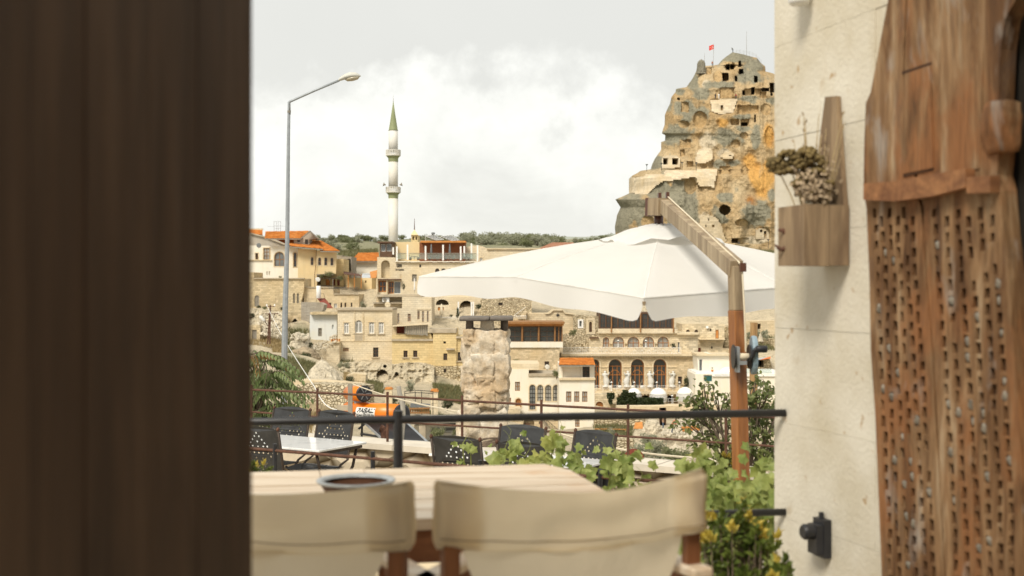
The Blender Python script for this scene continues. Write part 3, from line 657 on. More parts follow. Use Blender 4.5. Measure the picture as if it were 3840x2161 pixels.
# ------------------------------------------------------------------ the town, middle and lower rows
t = house(zA, 'ledge_house', 'pale ashlar house with a row of three narrow brown windows under a flat roof', 182,
    [(545, 1085), (1018, 1092), (1020, 1530), (388, 1530), (388, 1268), (545, 1268)],
    [('r', 470, 1345, 500, 1510, 'woods'), ('r', 636, 1352, 684, 1474, 'wood'), ('r', 790, 1310, 826, 1440, 'wood'), ('r', 866, 1310, 896, 1480, 'woods'), ('r', 942, 1310, 970, 1480, 'woods')], m_pale)
slab(t, 'roof_slab', zA, 183.5, 132, 1048, 862, 1082, .5, 7, m_capst); slab(t, 'lintel', zA, None, 778, 1275, 1000, 1286, .12, .02, m_trim)
add_wall(t, zA, 184.5, [(132, 1082), (548, 1082), (548, 1300), (90, 1300), (90, 1190), (132, 1190)], [('a', 350, 1125, 540, 1190, 'shal')], m_cream, 4)
slab(t, 'ledge', zA, 184, 80, 1165, 545, 1192, .3, .5, m_capst)
ac = empty('air_conditioner', PZ(zA, 288, 1160, 183.7), 'white outdoor cooling unit on the wall below the cafe', 'air conditioner')
M().box(PZ(zA, 288, 1128, 183.6), (1.05, .5, .66)).build('casing', m_wpaint, ac); M().lathe([(.26, 0), (.26, .04), (.1, .05)], PZ(zA, 270, 1130, 183.33), 16, Matrix.Rotation(R(90), 3, 'X')).build('fan_guard', m_gwood, ac)
def dish(z, u, v, d, r_, mat, label, tilt=-20, face=25):
    c = PZ(z, u, v, d); q = empty('satellite_dish', c - UZ * r_ * 1.2, label, 'satellite dish')
    mt = (Matrix.Rotation(R(face), 3, 'Z') @ Matrix.Rotation(R(90 + tilt), 3, 'X'))
    M().lathe([(.01, .0), (r_ * .5, r_ * .05), (r_ * .8, r_ * .14), (r_, r_ * .24), (r_ * .99, r_ * .29), (r_ * .5, r_ * .1), (.01, .04)], c, 18, mt, cap=False).build('reflector', mat, q, True)
    mb = M(); mb.tube([c - UZ * r_ * .3, c - UZ * r_ * 1.25], .03, 5); mb.tube([c + mt @ Vector((0, -r_ * .9, r_ * .2)), c + mt @ Vector((0, 0, r_ * .95))], .015, 4); mb.build('arm', m_rust, q); return q
dish(z1, 165, 335, 203.5, .42, m_slate, 'black satellite dish on the cream plastered house'); dish(z1, 895, 755, 201.5, .42, m_minw, 'pale satellite dish hung beside the orange door')
dish(zA, 312, 1215, 180.5, .47, m_trim, 'large beige satellite dish above the house with white windows'); dish(z3, 1188, 670, 163, .36, m_minw, 'white satellite dish on the flat roof below the glass pavilion')
dish(z3, 1258, 672, 163.5, .32, m_trim, 'beige satellite dish almost hidden by a roof shrub', -10, -30)

t = house(zM, 'white_window_house', 'pale ashlar house with white framed windows and an arched window in a tall recess', 172,
    [(125, 195), (1116, 190), (1116, 1190), (150, 1190), (150, 810), (125, 790)],
    [('r', 240, 437, 332, 637, 'white'), ('a', 437, 392, 574, 624, 'whitea'), ('r', 692, 430, 790, 634, 'white'), ('r', 868, 430, 962, 634, 'white'), ('r', 225, 893, 327, 957, 'wood'), ('r', 768, 888, 866, 1062, 'darks')], m_pale)
slab(t, 'cornice', zM, None, 100, 176, 1122, 212, .3, 7.2, m_capst); slab(t, 'string_course', zM, None, 170, 764, 1116, 776, .08, .05, m_trim)
for a, b in ((425, 440), (584, 600)): slab(t, 'recess_pilaster', zM, None, a, 212, b, 770, .12, .02, m_trim)
slab(t, 'apron', zM, None, 432, 632, 588, 764, .1, .02, m_capst)
t = house(zB, 'turret', 'small pale stone turret with a corbelled top beside the house with white windows', 170.5, [(1345, 872), (1506, 872), (1506, 1262), (1300, 1262), (1300, 950), (1345, 940)], [], m_pale, 3, cat='tower')
for k in range(4): slab(t, 'corbel', zB, None, 1372 + k * 40, 820, 1390 + k * 40, 855, .3, .6, m_orange)
slab(t, 'corbel_band', zB, None, 1340, 855, 1510, 876, .35, 2.5, m_trim)
t = house(zB, 'roofless_house', 'roofless limewashed ruin with blue white inner walls open to the street', 177,
    [(1035, 430), (1100, 405), (1440, 395), (1465, 420), (1462, 750), (1330, 880), (1040, 890), (1028, 650)], [('r', 1165, 645, 1225, 775, 'grey'), ('r', 1385, 590, 1412, 655, 'shal')], m_bluewhite, 5)
slab(t, 'broken_cornice', zB, None, 1050, 385, 1530, 425, .8, 3, m_old)
t = house(z2, 'two_window_house', 'yellow ashlar house with two barred windows below a shed of grey boards', 168,
    [(1425, 300), (1800, 290), (1826, 345), (1826, 590), (1425, 590)], [('r', 1535, 455, 1575, 518, 'darks'), ('r', 1629, 453, 1670, 516, 'darks')], m_yellow)
slab(t, 'cornice', z2, None, 1422, 340, 1826, 360, .25, .3, m_capst)
sh = empty('board_shed', PZ(z2, 1660, 300, 169), 'rickety shed of silvered boards on the yellow house roof', 'shed')
for k in range(11): 
    u = 1556 + k * 20.6; v0 = 208 - k * .8 + rnd.uniform(-3, 3); v1 = 292 + k * 1.2 + rnd.uniform(-6, 8)
    M().hexa([PZ(z2, uu, vv, dd) for vv in (v1, v0) for uu, dd in ((u - 9.5, 167.6), (u + 9.5, 167.6), (u + 9.5, 167.75), (u - 9.5, 167.75))]).build('plank', m_gwood, sh)
M().hexa([PZ(z2, 1430, 222, 167), PZ(z2, 1790, 200, 167), PZ(z2, 1790, 196, 172), PZ(z2, 1430, 215, 172), PZ(z2, 1430, 214, 167), PZ(z2, 1790, 192, 167), PZ(z2, 1790, 189, 172), PZ(z2, 1430, 208, 172)]).build('roof', m_trim, sh)
M().box(PZ(z2, 1508, 252, 170), (1.25, .2, 1.0)).build('back_wall', m_red, sh); M().box(PZ(z2, 1448, 258, 169), (.6, .6, 1.1)).build('pier', m_cream, sh)
t = house(zN, 'patched_house', 'yellow stone house with a small square hole and rubble masonry footing', 167.3,
    [(600, 470), (1015, 460), (1022, 640), (1024, 1135), (545, 1135), (600, 900)], [('r', 785, 680, 832, 718, 'open'), ('r', 785, 900, 856, 1022, 'dark')], m_yellow, ctrl=False)
slab(t, 'worn_coping', zN, None, 535, 452, 1018, 525, .2, 4, m_capst); slab(t, 'broken_ledge', zN, None, 840, 805, 990, 832, .5, .1, m_capst)
add_wall(t, zN, 166.8, [(558, 1130), (1330, 1130), (1330, 1460), (600, 1460)], [('r', 790, 1178, 838, 1242, 'slot'), ('r', 1128, 1185, 1168, 1255, 'slot')], m_rub, 5, 2.5, True)
add_wall(t, zN, 167.6, [(1022, 590), (1330, 590), (1330, 1140), (1022, 1140)], [('r', 1047, 875, 1130, 1033, 'darks')], m_yellow, 6); slab(t, 'cornice', zN, 167.4, 1018, 590, 1330, 622, .2, .4, m_capst)
t = house(zA, 'vaulted_terrace_house', 'terrace house with a low vaulted arch and white veranda columns', 194,
    [(1020, 1085), (1830, 1085), (1830, 1425), (1020, 1425)], [('a', 1085, 1122, 1290, 1212, 'open'), ('r', 1115, 1246, 1212, 1398, 'odoor'), ('a', 1462, 1142, 1682, 1400, 'open'), ('r', 1042, 1340, 1056, 1382, 'slot'), ('r', 1074, 1352, 1086, 1385, 'slot')], m_pale)
for u in (1446, 1655, 1685): slab(t, 'column', zA, 192, u - 11, 1160, u + 11, 1400, .25, .25, m_wfrm)
slab(t, 'terrace_wall', zA, 190, 1020, 1405, 1250, 1455, .3, 3, m_wfrm); slab(t, 'terrace_base', zA, 189.6, 1020, 1450, 1900, 1560, .3, 4, m_pale)
rr = empty('white_railing', PZ(zA, 1360, 1450, 189.5), 'white balustrade beside the chimney top on the vaulted terrace', 'railing'); mb = M()
for k in range(18): mb.tube([PZ(zA, 1250 + k * 13, 1405, 189.4), PZ(zA, 1250 + k * 13, 1450, 189.4)], .02, 4)
mb.build('baluster', m_wpaint, rr); M().tube([PZ(zA, 1245, 1404, 189.4), PZ(zA, 1480, 1404, 189.4)], .03, 5).build('top_rail', m_wpaint, rr)
t = house(zA, 'rubble_fronted_house', 'long rubble masonry front with one tiny window under the parasol edge', 192, [(1800, 1100), (2620, 1100), (2620, 1425), (1800, 1425)], [('r', 2085, 1175, 2155, 1215, 'slot')], m_rubfine, ctrl=False)
st = empty('outdoor_stair', PZ(z3, 940, 230, 188), 'stone outdoor stair with white railing left of the cross gable', 'stairs')
for k in range(8): M().hexa([PZ(z3, u, v, d) for v in (235, 222 - k * 11) for u, d in ((925 + k * 9, 188.5), (934 + k * 9, 188.5), (934 + k * 9, 191), (925 + k * 9, 191))]).build('step', m_cream, st)
mb = M(); mb.tube([PZ(z3, 885, 205, 188.3), PZ(z3, 1000, 205, 188.3)], .03, 5); mb.tube([PZ(z3, 885, 205, 188.3), PZ(z3, 995, 125, 188.3)], .03, 5)
for k in range(15): mb.tube([PZ(z3, 886 + k * 8, 205, 188.3), PZ(z3, 886 + k * 8, 230, 188.3)], .018, 4)
mb.build('railing', m_wpaint, st)
t = house(z3, 'cross_gable_house', 'plain stone house with a curved gable bearing a small cross', 190,
    [(830, 225), (995, 225), (995, 178), (1170, 184), (1205, 182), (1245, 152), (1330, 152), (1350, 180), (1440, 190), (1440, 400), (830, 400)], [], m_cream, ctrl=False)
f = root_face[t.name]; c = f.px(*z3(1285, 198), .05); mb = M(); mb.box(c, (.5, .1, .16)); mb.box(c + Vector((0, -.02, 0)), (.16, .1, .5)); mb.build('cross', m_black, t)
mb = M(); pts = [f.px(*z3(u, v), .1) for u, v in ((1170, 184), (1205, 182), (1245, 152), (1330, 152), (1350, 180), (1440, 190))]
for a, b in zip(pts, pts[1:]): mb.bar(a, b, .35, .18)
mb.build('coping', m_trim, t)
t = house(z4, 'arched_door_house', 'rough stone house with a narrow arched iron door and white framed window', 189,
    [(275, 150), (530, 170), (530, 450), (180, 450), (180, 330), (275, 330)], [('r', 330, 208, 355, 265, 'gpane'), ('a', 423, 218, 450, 332, 'ddoor')], m_rubfine, ctrl=False)
f = root_face[t.name]; mb = M(); ring(mb, f, 'r', *bounds(f, (*z4(318, 196), *z4(368, 278))), .22, -.05, .08); mb.build('window_surround', m_wfrm, t)
mb = M(); ring(mb, f, 'r', *bounds(f, (*z4(395, 185), *z4(480, 335))), .35, -.05, .08); mb.build('door_surround', m_pale, t)
slab(t, 'ledge', z4, 188, 425, 362, 512, 374, .4, .5, m_dwood)
# glass pavilion on its stone house
t = house(z3, 'pavilion_house', 'stone house carrying a glazed timber pavilion with heavy eaves', 178,
    [(800, 442), (1328, 442), (1325, 492), (1300, 494), (1295, 680), (800, 670)], [('r', 1165, 617, 1206, 664, 'darks'), ('r', 1252, 555, 1262, 650, 'blank')], m_hotel)
slab(t, 'base_course', z3, None, 800, 440, 1330, 492, .25, .05, m_white)
pv = add_wall(t, z3, 178.2, [(800, 290), (1328, 290), (1328, 444), (800, 444)], [('r', 838, 302, 955, 438, 'dark'), ('r', 972, 302, 1104, 438, 'dark'), ('r', 1122, 302, 1252, 438, 'dark'), ('r', 1266, 305, 1290, 438, 'dark'), ('r', 1298, 305, 1320, 438, 'dark')], m_wfr, 6)
slab(t, 'pavilion_roof', z3, 178, 790, 258, 1345, 276, .9, 7.5, m_wfr); slab(t, 'roof_edge', z3, 178, 790, 274, 1338, 292, .5, 7, m_orange)
for u in (962, 1112, 1258): slab(t, 'post', z3, 178, u - 5, 290, u + 5, 482, .2, .05, m_wfr)
t = house(z3, 'four_arch_house', 'white plastered house with a tall black french window and three arched windows beside it', 165,
    [(760, 690), (1022, 690), (1022, 738), (1300, 746), (1300, 1190), (760, 1190)],
    [('r', 898, 803, 942, 885, 'wood'), ('r', 796, 800, 828, 885, 'wood'), ('a', 1028, 830, 1082, 1062, 'blackd'), ('a', 1099, 832, 1152, 984, 'black'), ('a', 1171, 832, 1225, 984, 'black'), ('a', 1242, 832, 1295, 984, 'black'),
     ('r', 835, 947, 862, 993, 'wood'), ('a', 902, 953, 952, 1040, 'door')], m_white)
slab(t, 'flat_roof', z3, None, 760, 640, 1115, 694, -.2, 8, m_trim); slab(t, 'cornice', z3, None, 1018, 728, 1302, 750, .2, 7, m_capst)
t = house(z3, 'stair_terrace', 'stone terrace with an arched cellar door beside outdoor steps', 161, [(700, 1050), (945, 1045), (945, 1120), (1300, 1120), (1300, 1420), (700, 1420)],
    [('a', 972, 1126, 1072, 1270, 'niche'), ('r', 1115, 1160, 1130, 1185, 'slot'), ('r', 1252, 1115 + 8, 1285, 1155, 'slot')], m_cream, 3.5, cat='terrace')
slab(t, 'door', z3, 161.5, 982, 1176, 1034, 1270, .1, .1, m_dwood)
for k in range(9): M().hexa([PZ(z3, u, v, d) for v in (1300, 1135 + k * 14) for u, d in ((1150 + k * 10, 159), (1160 + k * 10, 159), (1160 + k * 10, 160.9), (1150 + k * 10, 160.9))]).build('step', m_capst, t)
mb = M()
for k in range(12): mb.tube([PZ(z3, 1140 + k * 14, 1110 + k * 12, 158.8), PZ(z3, 1140 + k * 14, 1170 + k * 12, 158.8)], .03, 4)
mb.tube([PZ(z3, 1140, 1110, 158.8), PZ(z3, 1294, 1242, 158.8)], .04, 4); mb.build('stair_railing', m_black, t)
t = house(z3, 'white_tower_house', 'tall white house with a clay tiled roof and three brown windows in a row', 158,
    [(1298, 765), (1618, 765), (1618, 1340), (1294, 1340)],
    [('r', 1360, 890, 1408, 985, 'wood'), ('r', 1433, 890, 1480, 985, 'wood'), ('r', 1505, 890, 1553, 985, 'wood'), ('r', 1442, 1142, 1482, 1212, 'wood')], m_white, 6.5)
add_wall(t, z3, 158.6, [(1298, 640), (1330, 640), (1330, 655), (1590, 655), (1590, 640), (1618, 640), (1618, 775), (1298, 775)], [('r', 1330, 662, 1500, 762, 'shal'), ('r', 1508, 664, 1574, 763, 'dark')], m_white, 5.8)
slab(t, 'ledge', z3, None, 1294, 766, 1624, 786, .3, .1, m_trim)
tile_roof(t, PZ(z3, 1294, 655, 157.2), PZ(z3, 1624, 655, 157.2), PZ(z3, 1604, 588, 161.5), PZ(z3, 1304, 588, 161.5), .2)

# ------------------------------------------------------------------ hotel with arches
h = house(zH, 'arcaded_hotel', 'long tan stone hotel with tall timber arches below a scrollwork balcony', 182,
    [(-40, 556), (2112, 556), (2112, 1420), (470, 1420), (470, 1180), (-40, 1180)],
    [('a', 400, 630, 546, 1112, 'hotel'), ('a', 692, 628, 904, 1112, 'hotel'), ('a', 1050, 625, 1262, 1112, 'hotel'), ('a', 1410, 625, 1618, 1112, 'hotel'), ('r', 1803, 905, 1866, 1026, 'darks'),
     ('a', 862, 1205, 930, 1300, 'open'), ('a', 1222, 1202, 1346, 1300, 'open'), ('a', 1630, 1200, 1732, 1300, 'open')], m_hotel, 10)
f = root_face[h.name]; mb = M()
for k in range(52): mb.box(f.px(*zH(5 + k * 41, 592), .2), (.2, .4, .2))
mb.build('corbel_table', m_trim, h)
slab(h, 'balcony_slab', zH, None, -60, 545, 2118, 578, .7, .1, m_trim); slab(h, 'impost_band', zH, None, 550, 748, 690, 760, .12, .02, m_trim); slab(h, 'impost_band', zH, None, 906, 748, 1048, 760, .12, .02, m_trim); slab(h, 'impost_band', zH, None, 1264, 748, 1408, 760, .12, .02, m_trim)
slab(h, 'impost_band', zH, None, 1620, 748, 1780, 760, .12, .02, m_trim); slab(h, 'terrace_slab', zH, None, 466, 1132, 2080, 1166, 2.2, .05, m_trim)
mb = M()
for k in range(26): mb.box(f.px(*zH(690 + k * 53, 1175), 2.0), (.22, .3, .18))
mb.build('terrace_corbels', m_trim, h)
def relief(root, u, v0, v1, flip):     # carved draped figure standing out from the pier
    a, b = f.px(*zH(u, v1), .1), f.px(*zH(u, v0), .1); H_ = b.z - a.z; prof = [(.62, 0), (.75, .06), (.5, .1), (.55, .2), (.72, .34), (.6, .5), (.46, .62), (.62, .76), (.5, .84), (.2, .87), (.3, .92), (.26, .98), (.05, 1.0)]
    V = []; n = 14
    for i, (r_, t_) in enumerate(prof):
        for j in range(n):
            an = math.pi * j / (n - 1); rr_ = .62 * r_ * (1 + .16 * math.sin(j * 2.1 + i * 1.7)); sw = flip * .12 * math.sin(t_ * 5.5)
            V.append((a.x + sw + rr_ * 1.05 * math.cos(an), a.y - rr_ * .7 * math.sin(an), a.z + H_ * t_))
    Fq = grid_faces(len(prof), n); o = np_mesh('relief_figure', V, Fq, m_minw, root, True)
    s0 = Vector((a.x, a.y - .3, a.z + H_ * .78)); M().tube([s0, s0 + Vector((flip * .45, -.05, .05)), s0 + Vector((flip * .48, -.05, .4))], [.1, .08, .05], 7).build('arm', m_minw, o, True)
for k, u in enumerate((645, 988, 1358, 1712)): relief(h, u, 815, 1075, (-1) ** k)
h2 = add_wall(h, zH, 188, [(528, 140), (1790, 140), (1790, 205), (2122, 212), (2122, 600), (380, 600), (380, 300), (528, 290)],
    [('a', 597, 277, 702, 445, 'hup'), ('a', 758, 268, 940, 448, 'hup'), ('a', 993, 268, 1184, 448, 'hup'), ('a', 1238, 268, 1420, 448, 'hup'), ('a', 1473, 266, 1657, 448, 'hup'), ('r', 1800, 355, 1830, 520, 'gpane')], m_hotel_up, 9)
slab(h, 'parapet', zH, 187.6, 524, 140, 1790, 215, .2, .2, m_pale); slab(h, 'cornice', zH, 187.5, 1786, 205, 2126, 235, .3, .3, m_trim)
slab(h, 'impost_band', zH, 187.7, 700, 360, 756, 372, .1, .1, m_trim)
for a, b in ((942, 992), (1186, 1236), (1422, 1472), (1660, 1700)): slab(h, 'impost_band', zH, 187.7, a, 360, b, 372, .1, .1, m_trim)
g3 = add_wall(h, zH, 187.8, [(540, -120), (1720, -120), (1720, 145), (540, 145)], [('r', 560 + k * 96, -100, 645 + k * 96, 128, 'dark') for k in range(12)], m_dwood, 6)
for u in (736, 1202, 1730): slab(h, 'timber_post', zH, 187.3, u - 9, -120, u + 9, 200, .1, .1, m_wfr)
def rail_scroll(root, z, u0, u1, v0, v1, d, n):
    mb = M(); a, b, c = PZ(z, u0, v0, d), PZ(z, u1, v0, d), PZ(z, u0, v1, d); H_ = a.z - c.z
    for zz in (a.z, c.z): mb.tube([(a.x, d, zz), (b.x, d, zz)], .028, 5)
    mb.build('rail', m_wpaint, root); mb = M()
    for k in range(n + 1): x = a.x + (b.x - a.x) * k / n; mb.tube([(x, d, c.z), (x, d, a.z)], .024, 4)
    mb.build('baluster', m_wpaint, root); mb = M(); st_ = (b.x - a.x) / n
    for k in range(n):
        for q, (ox, oz, r_) in enumerate(((.27, .62, .22), (.73, .62, .22), (.27, .27, .17), (.73, .27, .17), (.5, .45, .12))):
            cx, cz, rr_ = a.x + st_ * (k + ox), c.z + H_ * oz, r_ * H_
            mb.tube([(cx + rr_ * (1 - .5 * i / 11) * math.cos(i * .65 + q), d, cz + rr_ * (1 - .5 * i / 11) * math.sin(i * .65 + q)) for i in range(12)], .019, 3, False)
    mb.build('scrollwork', m_wpaint, root)
rs = empty('scrollwork_railing', PZ(zH, 900, 540, 181), 'white scrollwork balcony railing along the hotel front', 'railing'); rail_scroll(rs, zH, -60, 1850, 442, 538, 181, 17)
r3 = empty('terrace_railing', PZ(zH, 1100, 1140, 180), 'plain white three-bar railing on the hotel lower terrace', 'railing'); mb = M()
for v in (1048, 1075, 1105): mb.tube([PZ(zH, 472, v, 180), PZ(zH, 1850, v, 180)], .022, 5)
mb.build('rail', m_wpaint, r3)
for k in range(13): M().tube([PZ(zH, 490 + k * 112, 1045, 180), PZ(zH, 490 + k * 112, 1142, 180)], .03, 5).build('post', m_wpaint, r3)
r4 = empty('garden_railing', PZ(zH, 1850, 1345, 176), 'white three-bar railing between the white garden pods', 'railing'); mb = M()
for v in (1258, 1300, 1340): mb.tube([PZ(zH, 1560, v, 176), PZ(zH, 2120, v + 8, 176)], .025, 5)
mb.build('rail', m_wpaint, r4)
for k in range(8): M().tube([PZ(zH, 1570 + k * 78, 1255, 176), PZ(zH, 1570 + k * 78, 1352, 176)], .03, 5).build('post', m_wpaint, r4)
def lamp(u, v0, v1, d, label, grp=None):
    a, b = PZ(zH, u, v1, d), PZ(zH, u, v0, d); H_ = b.z - a.z; q = empty('lantern_post', a, label, 'lamp', grp)
    M().lathe([(.09, 0), (.09, .1), (.05, .15), (.045, H_ * .62), (.07, H_ * .66)], a, 8).build('post', m_wpaint, q)
    lt = M().lathe([(.07, H_ * .66), (.14, H_ * .88), (.1, H_ * .9)], a, 6).build('lantern', m_glassb, q); M().lathe([(.18, H_ * .88), (.15, H_ * .92), (.03, H_)], a, 6).build('cap', m_wpaint, lt)
for k, u in enumerate((738, 1100, 1462, 1825)): lamp(u, 985, 1135, 179.8, 'white lantern post on the hotel lower terrace, ' + ('nearest the white tower house', 'second from the white tower house', 'third from the white tower house', 'beside the tall dark shrub')[k], 'lantern posts on the hotel terrace')
lamp(1708, 1198, 1352, 175.9, 'white lantern post between two garden pods'); 
for k, u in enumerate((845, 1288)): lamp(u, 320, 440, 180.9, 'white balcony lantern post before the ' + ('curtained arch next to the narrow timber door', 'third wide curtained hotel arch')[k], 'lantern posts on the hotel balcony')
ga = add_wall(h, zH, 177, [(470, 1190), (840, 1195), (840, 1420), (470, 1420)], [('a', 485, 1306, 607, 1400, 'door')], m_hotel_up, 3, 2, True)
gw = house(zH, 'garden_wall', 'pale stone garden wall under the white pods and hedge', 174, [(690, 1350), (1550, 1352), (2130, 1358), (2130, 1480), (690, 1480)], [], m_cream, 1.0, cat='wall')
slab(gw, 'coping', zH, None, 1540, 1350, 2135, 1364, .2, .9, m_trim)
def pod(u, v0, v1, d, w_, label):
    a, b = PZ(zH, u, v1, d), PZ(zH, u, v0, d); H_ = b.z - a.z; Rm = w_ * .23445 / F * d / 2; q = empty('garden_pod', a, label, 'garden pod')
    pr = [(t_, Rm * (math.sin(math.pi * min(1, (t_ * .84 + .16))) ** .62 if t_ > 0.02 else .62)) for t_ in [i / 16 for i in range(17)]]
    pr = [(t_, Rm * max(.03, math.sqrt(max(0, 1 - ((t_ - .45) / .56) ** 2)))) for t_ in [i / 16 for i in range(17)]]
    n = 56
    for k in range(n):
        if False: pass
    mb = M()
    for k in range(n):
        an = 2 * math.pi * k / n; dv = Vector((math.cos(an), math.sin(an), 0)); tg = Vector((-dv.y, dv.x, 0)) * (2 * math.pi * Rm / n * .30)
        pts = [(a + dv * r_ + UZ * H_ * t_, r_ / Rm) for t_, r_ in pr]
        mb.add([p + tg * s * max(.2, g) for p, g in pts for s in (-1, 1)], [(2 * i, 2 * i + 1, 2 * i + 3, 2 * i + 2) for i in range(len(pts) - 1)])
    sl_ = mb.build('slat_shell', m_wpaint, q); sl_['kind'] = 'stuff'
    mb = M(); mb.lathe([(pr[i][1] * 1.01, H_ * pr[i][0]) for i in range(10, 17)], a, 40); mb.build('cap', m_wpaint, q, True)
    mb = M()
    for i in (0, 4, 8): 
        t_, r_ = pr[i]; mb.tube([a + Vector((r_ * math.cos(x), r_ * math.sin(x), H_ * t_)) for x in [2 * math.pi * j / 28 for j in range(29)]], .03, 4)
    mb.build('hoop', m_wpaint, q)
    M().lathe([(.5 * Rm, .0), (.6 * Rm, .15), (.5 * Rm, .3)], a + UZ * .2, 20).build('cushion', m_canv, q, True)
pod(1098, 1092, 1330, 175.5, 245, 'white slatted garden pod half hidden by the ivy hedge'); pod(1487, 1088, 1368, 174.8, 285, 'white slatted garden pod at the end of the hedge'); pod(1915, 1075, 1352, 174.8, 280, 'white slatted garden pod beside the outdoor steps')
# hanging chairs in front of the arches
for k, u in enumerate((720, 872, 1082, 1228)):
    c = PZ(zH, u, 1075, 180.6); q = empty('hanging_chair', PZ(zH, u, 1125, 180.6), 'pale hanging chair at the ' + ('tower-house side of the first', 'inner side of the first', 'inner side of the second', 'shrub side of the second')[k] + ' full hotel arch', 'chair', 'hanging chairs on the hotel terrace')
    mb = M(); mb.tube([c + Vector((-.33, 0, -.3)), c + Vector((-.25, 0, .4)), c + Vector((0, 0, 1.2)), c + Vector((.25, 0, .4)), c + Vector((.33, 0, -.3))], .03, 5); mb.build('frame', m_trim, q)
    M().lathe([(.05, -.3), (.25, -.2), (.3, 0), (.28, .17)], c + UZ * .05, 12, cap=False).build('seat_shell', m_wpaint, q, True)

# ------------------------------------------------------------------ right-hand group
t = house(zI, 'hillside_house', 'stepped stone house with an orange brown door up on a terrace', 193,
    [(-10, 60), (632, 58), (632, 290), (602, 430), (720, 440), (720, 560), (-10, 560)],
    [('a', 52, 148, 108, 192, 'dark'), ('a', 178, 148, 234, 192, 'dark'), ('r', 495, 150, 546, 284, 'odoor'), ('r', 410, 135, 436, 170, 'open'), ('r', 232, 420, 273, 506, 'rdoor'), ('r', 428, 400, 453, 436, 'slot')], m_hotel_up, ctrl=False)
slab(t, 'terrace_ledge', zI, None, 235, 284, 625, 296, 1.2, .1, m_trim); slab(t, 'string_course', zI, None, -10, 188, 240, 208, .4, .1, m_trim)
M().lathe([(.22, 0), (.22, .2)], PZ(zI, 368, 110, 192.8), 16, Matrix.Rotation(R(90), 3, 'X')).build('fan_unit', m_wpaint, t)
t = house(zI, 'pool_house', 'white modern building with a teal glazed pool side and three slim arches', 172,
    [(190, 822), (450, 818), (520, 850), (720, 846), (960, 840), (1500, 815), (1500, 1300), (190, 1300)],
    [('r', 316, 830, 443, 930, 'shal'), ('a', 290, 1070, 312, 1225, 'narrow'), ('a', 366, 1078, 387, 1236, 'narrow'), ('a', 438, 1086, 462, 1242, 'narrow'), ('r', 625, 1165, 680, 1226, 'slot')], m_white, 8)
slab(t, 'pool_glass', zI, 172.2, 330, 848, 443, 930, .05, .05, plain('teal pool glass', (.01, .09, .09), .1, .3, 1, .6))
slab(t, 'deck_edge', zI, None, 440, 838, 1500, 852, .25, .3, m_wfrm); slab(t, 'deck', zI, 174, 185, 788, 1500, 822, 1.0, 7, m_wfrm)
add_wall(t, zI, 177, [(215, 515), (425, 510), (720, 530), (720, 800), (240, 800)], [('r', 250, 595, 300, 780, 'gpane')], m_white, 5)
slab(t, 'roof_lip', zI, 176.8, 205, 512, 722, 540, .3, 5, m_trim)
M().lathe([(1.3, 0), (1.2, .3), (.85, .58), (.4, .74), (.05, .78)], PZ(zI, 690, 790, 176), 24).build('plunge_dome', m_wpaint, t, True)
slab(t, 'glass_rail', zI, 173, 945, 740, 1340, 805, .05, .05, gm.m); slab(t, 'pool_wall', zI, 174, 950, 755, 1170, 810, .3, 3, m_wpaint)
fp = empty('potted_plant', PZ(zI, 447, 785, 175), 'round orange pot with a small plant on the white deck', 'plant'); M().lathe([(.1, 0), (.19, .14), (.17, .3), (.13, .33)], PZ(zI, 447, 785, 174.5), 12).build('pot', m_orange, fp, True); pot_spots = [(PZ(zI, 447, 735, 174.5), fp)]
t = house(zI, 'terrace_wall', 'rough rubble terrace wall on the slope below the silvery bush', 205, [(800, 300), (1060, 296), (1420, 290), (1420, 640), (800, 640)], [], m_rub, 3, cat='wall')
t = house(zI, 'stone_shack', 'tumbledown stone shack with a tin and orange tarpaulin roof', 185, [(1000, 610), (1110, 605), (1320, 600), (1345, 720), (1345, 760), (1000, 760)], [('r', 1115, 612, 1225, 712, 'open')], m_rub, 4)
M().hexa([PZ(zI, 1050, 610, 184), PZ(zI, 1320, 590, 184), PZ(zI, 1320, 570, 188), PZ(zI, 1070, 585, 188), PZ(zI, 1050, 603, 184), PZ(zI, 1320, 580, 184), PZ(zI, 1320, 562, 188), PZ(zI, 1070, 578, 188)]).build('tin_roof', plain('zinc sheet', (.45, .48, .5)), t)
M().hexa([PZ(zI, 1170, 608, 183.6), PZ(zI, 1325, 590, 183.6), PZ(zI, 1330, 560, 184), PZ(zI, 1250, 580, 184), PZ(zI, 1170, 602, 183.4), PZ(zI, 1325, 582, 183.4), PZ(zI, 1330, 552, 183.8), PZ(zI, 1250, 574, 183.8)]).build('tarpaulin', plain('orange tarpaulin', (.55, .16, .05)), t)
t = house(zI, 'brown_annex', 'brown weathered stone annex behind the parasol post', 196, [(630, 100), (760, 95), (760, 420), (630, 420)], [], m_rub, 5, ctrl=False)
t = house(zI, 'upper_ruin', 'pale ruined wall high on the slope beside the door jamb', 215, [(930, 20), (1420, 10), (1420, 330), (930, 330)], [('r', 1110, 60, 1180, 140, 'open')], m_cream, 5, ctrl=False)

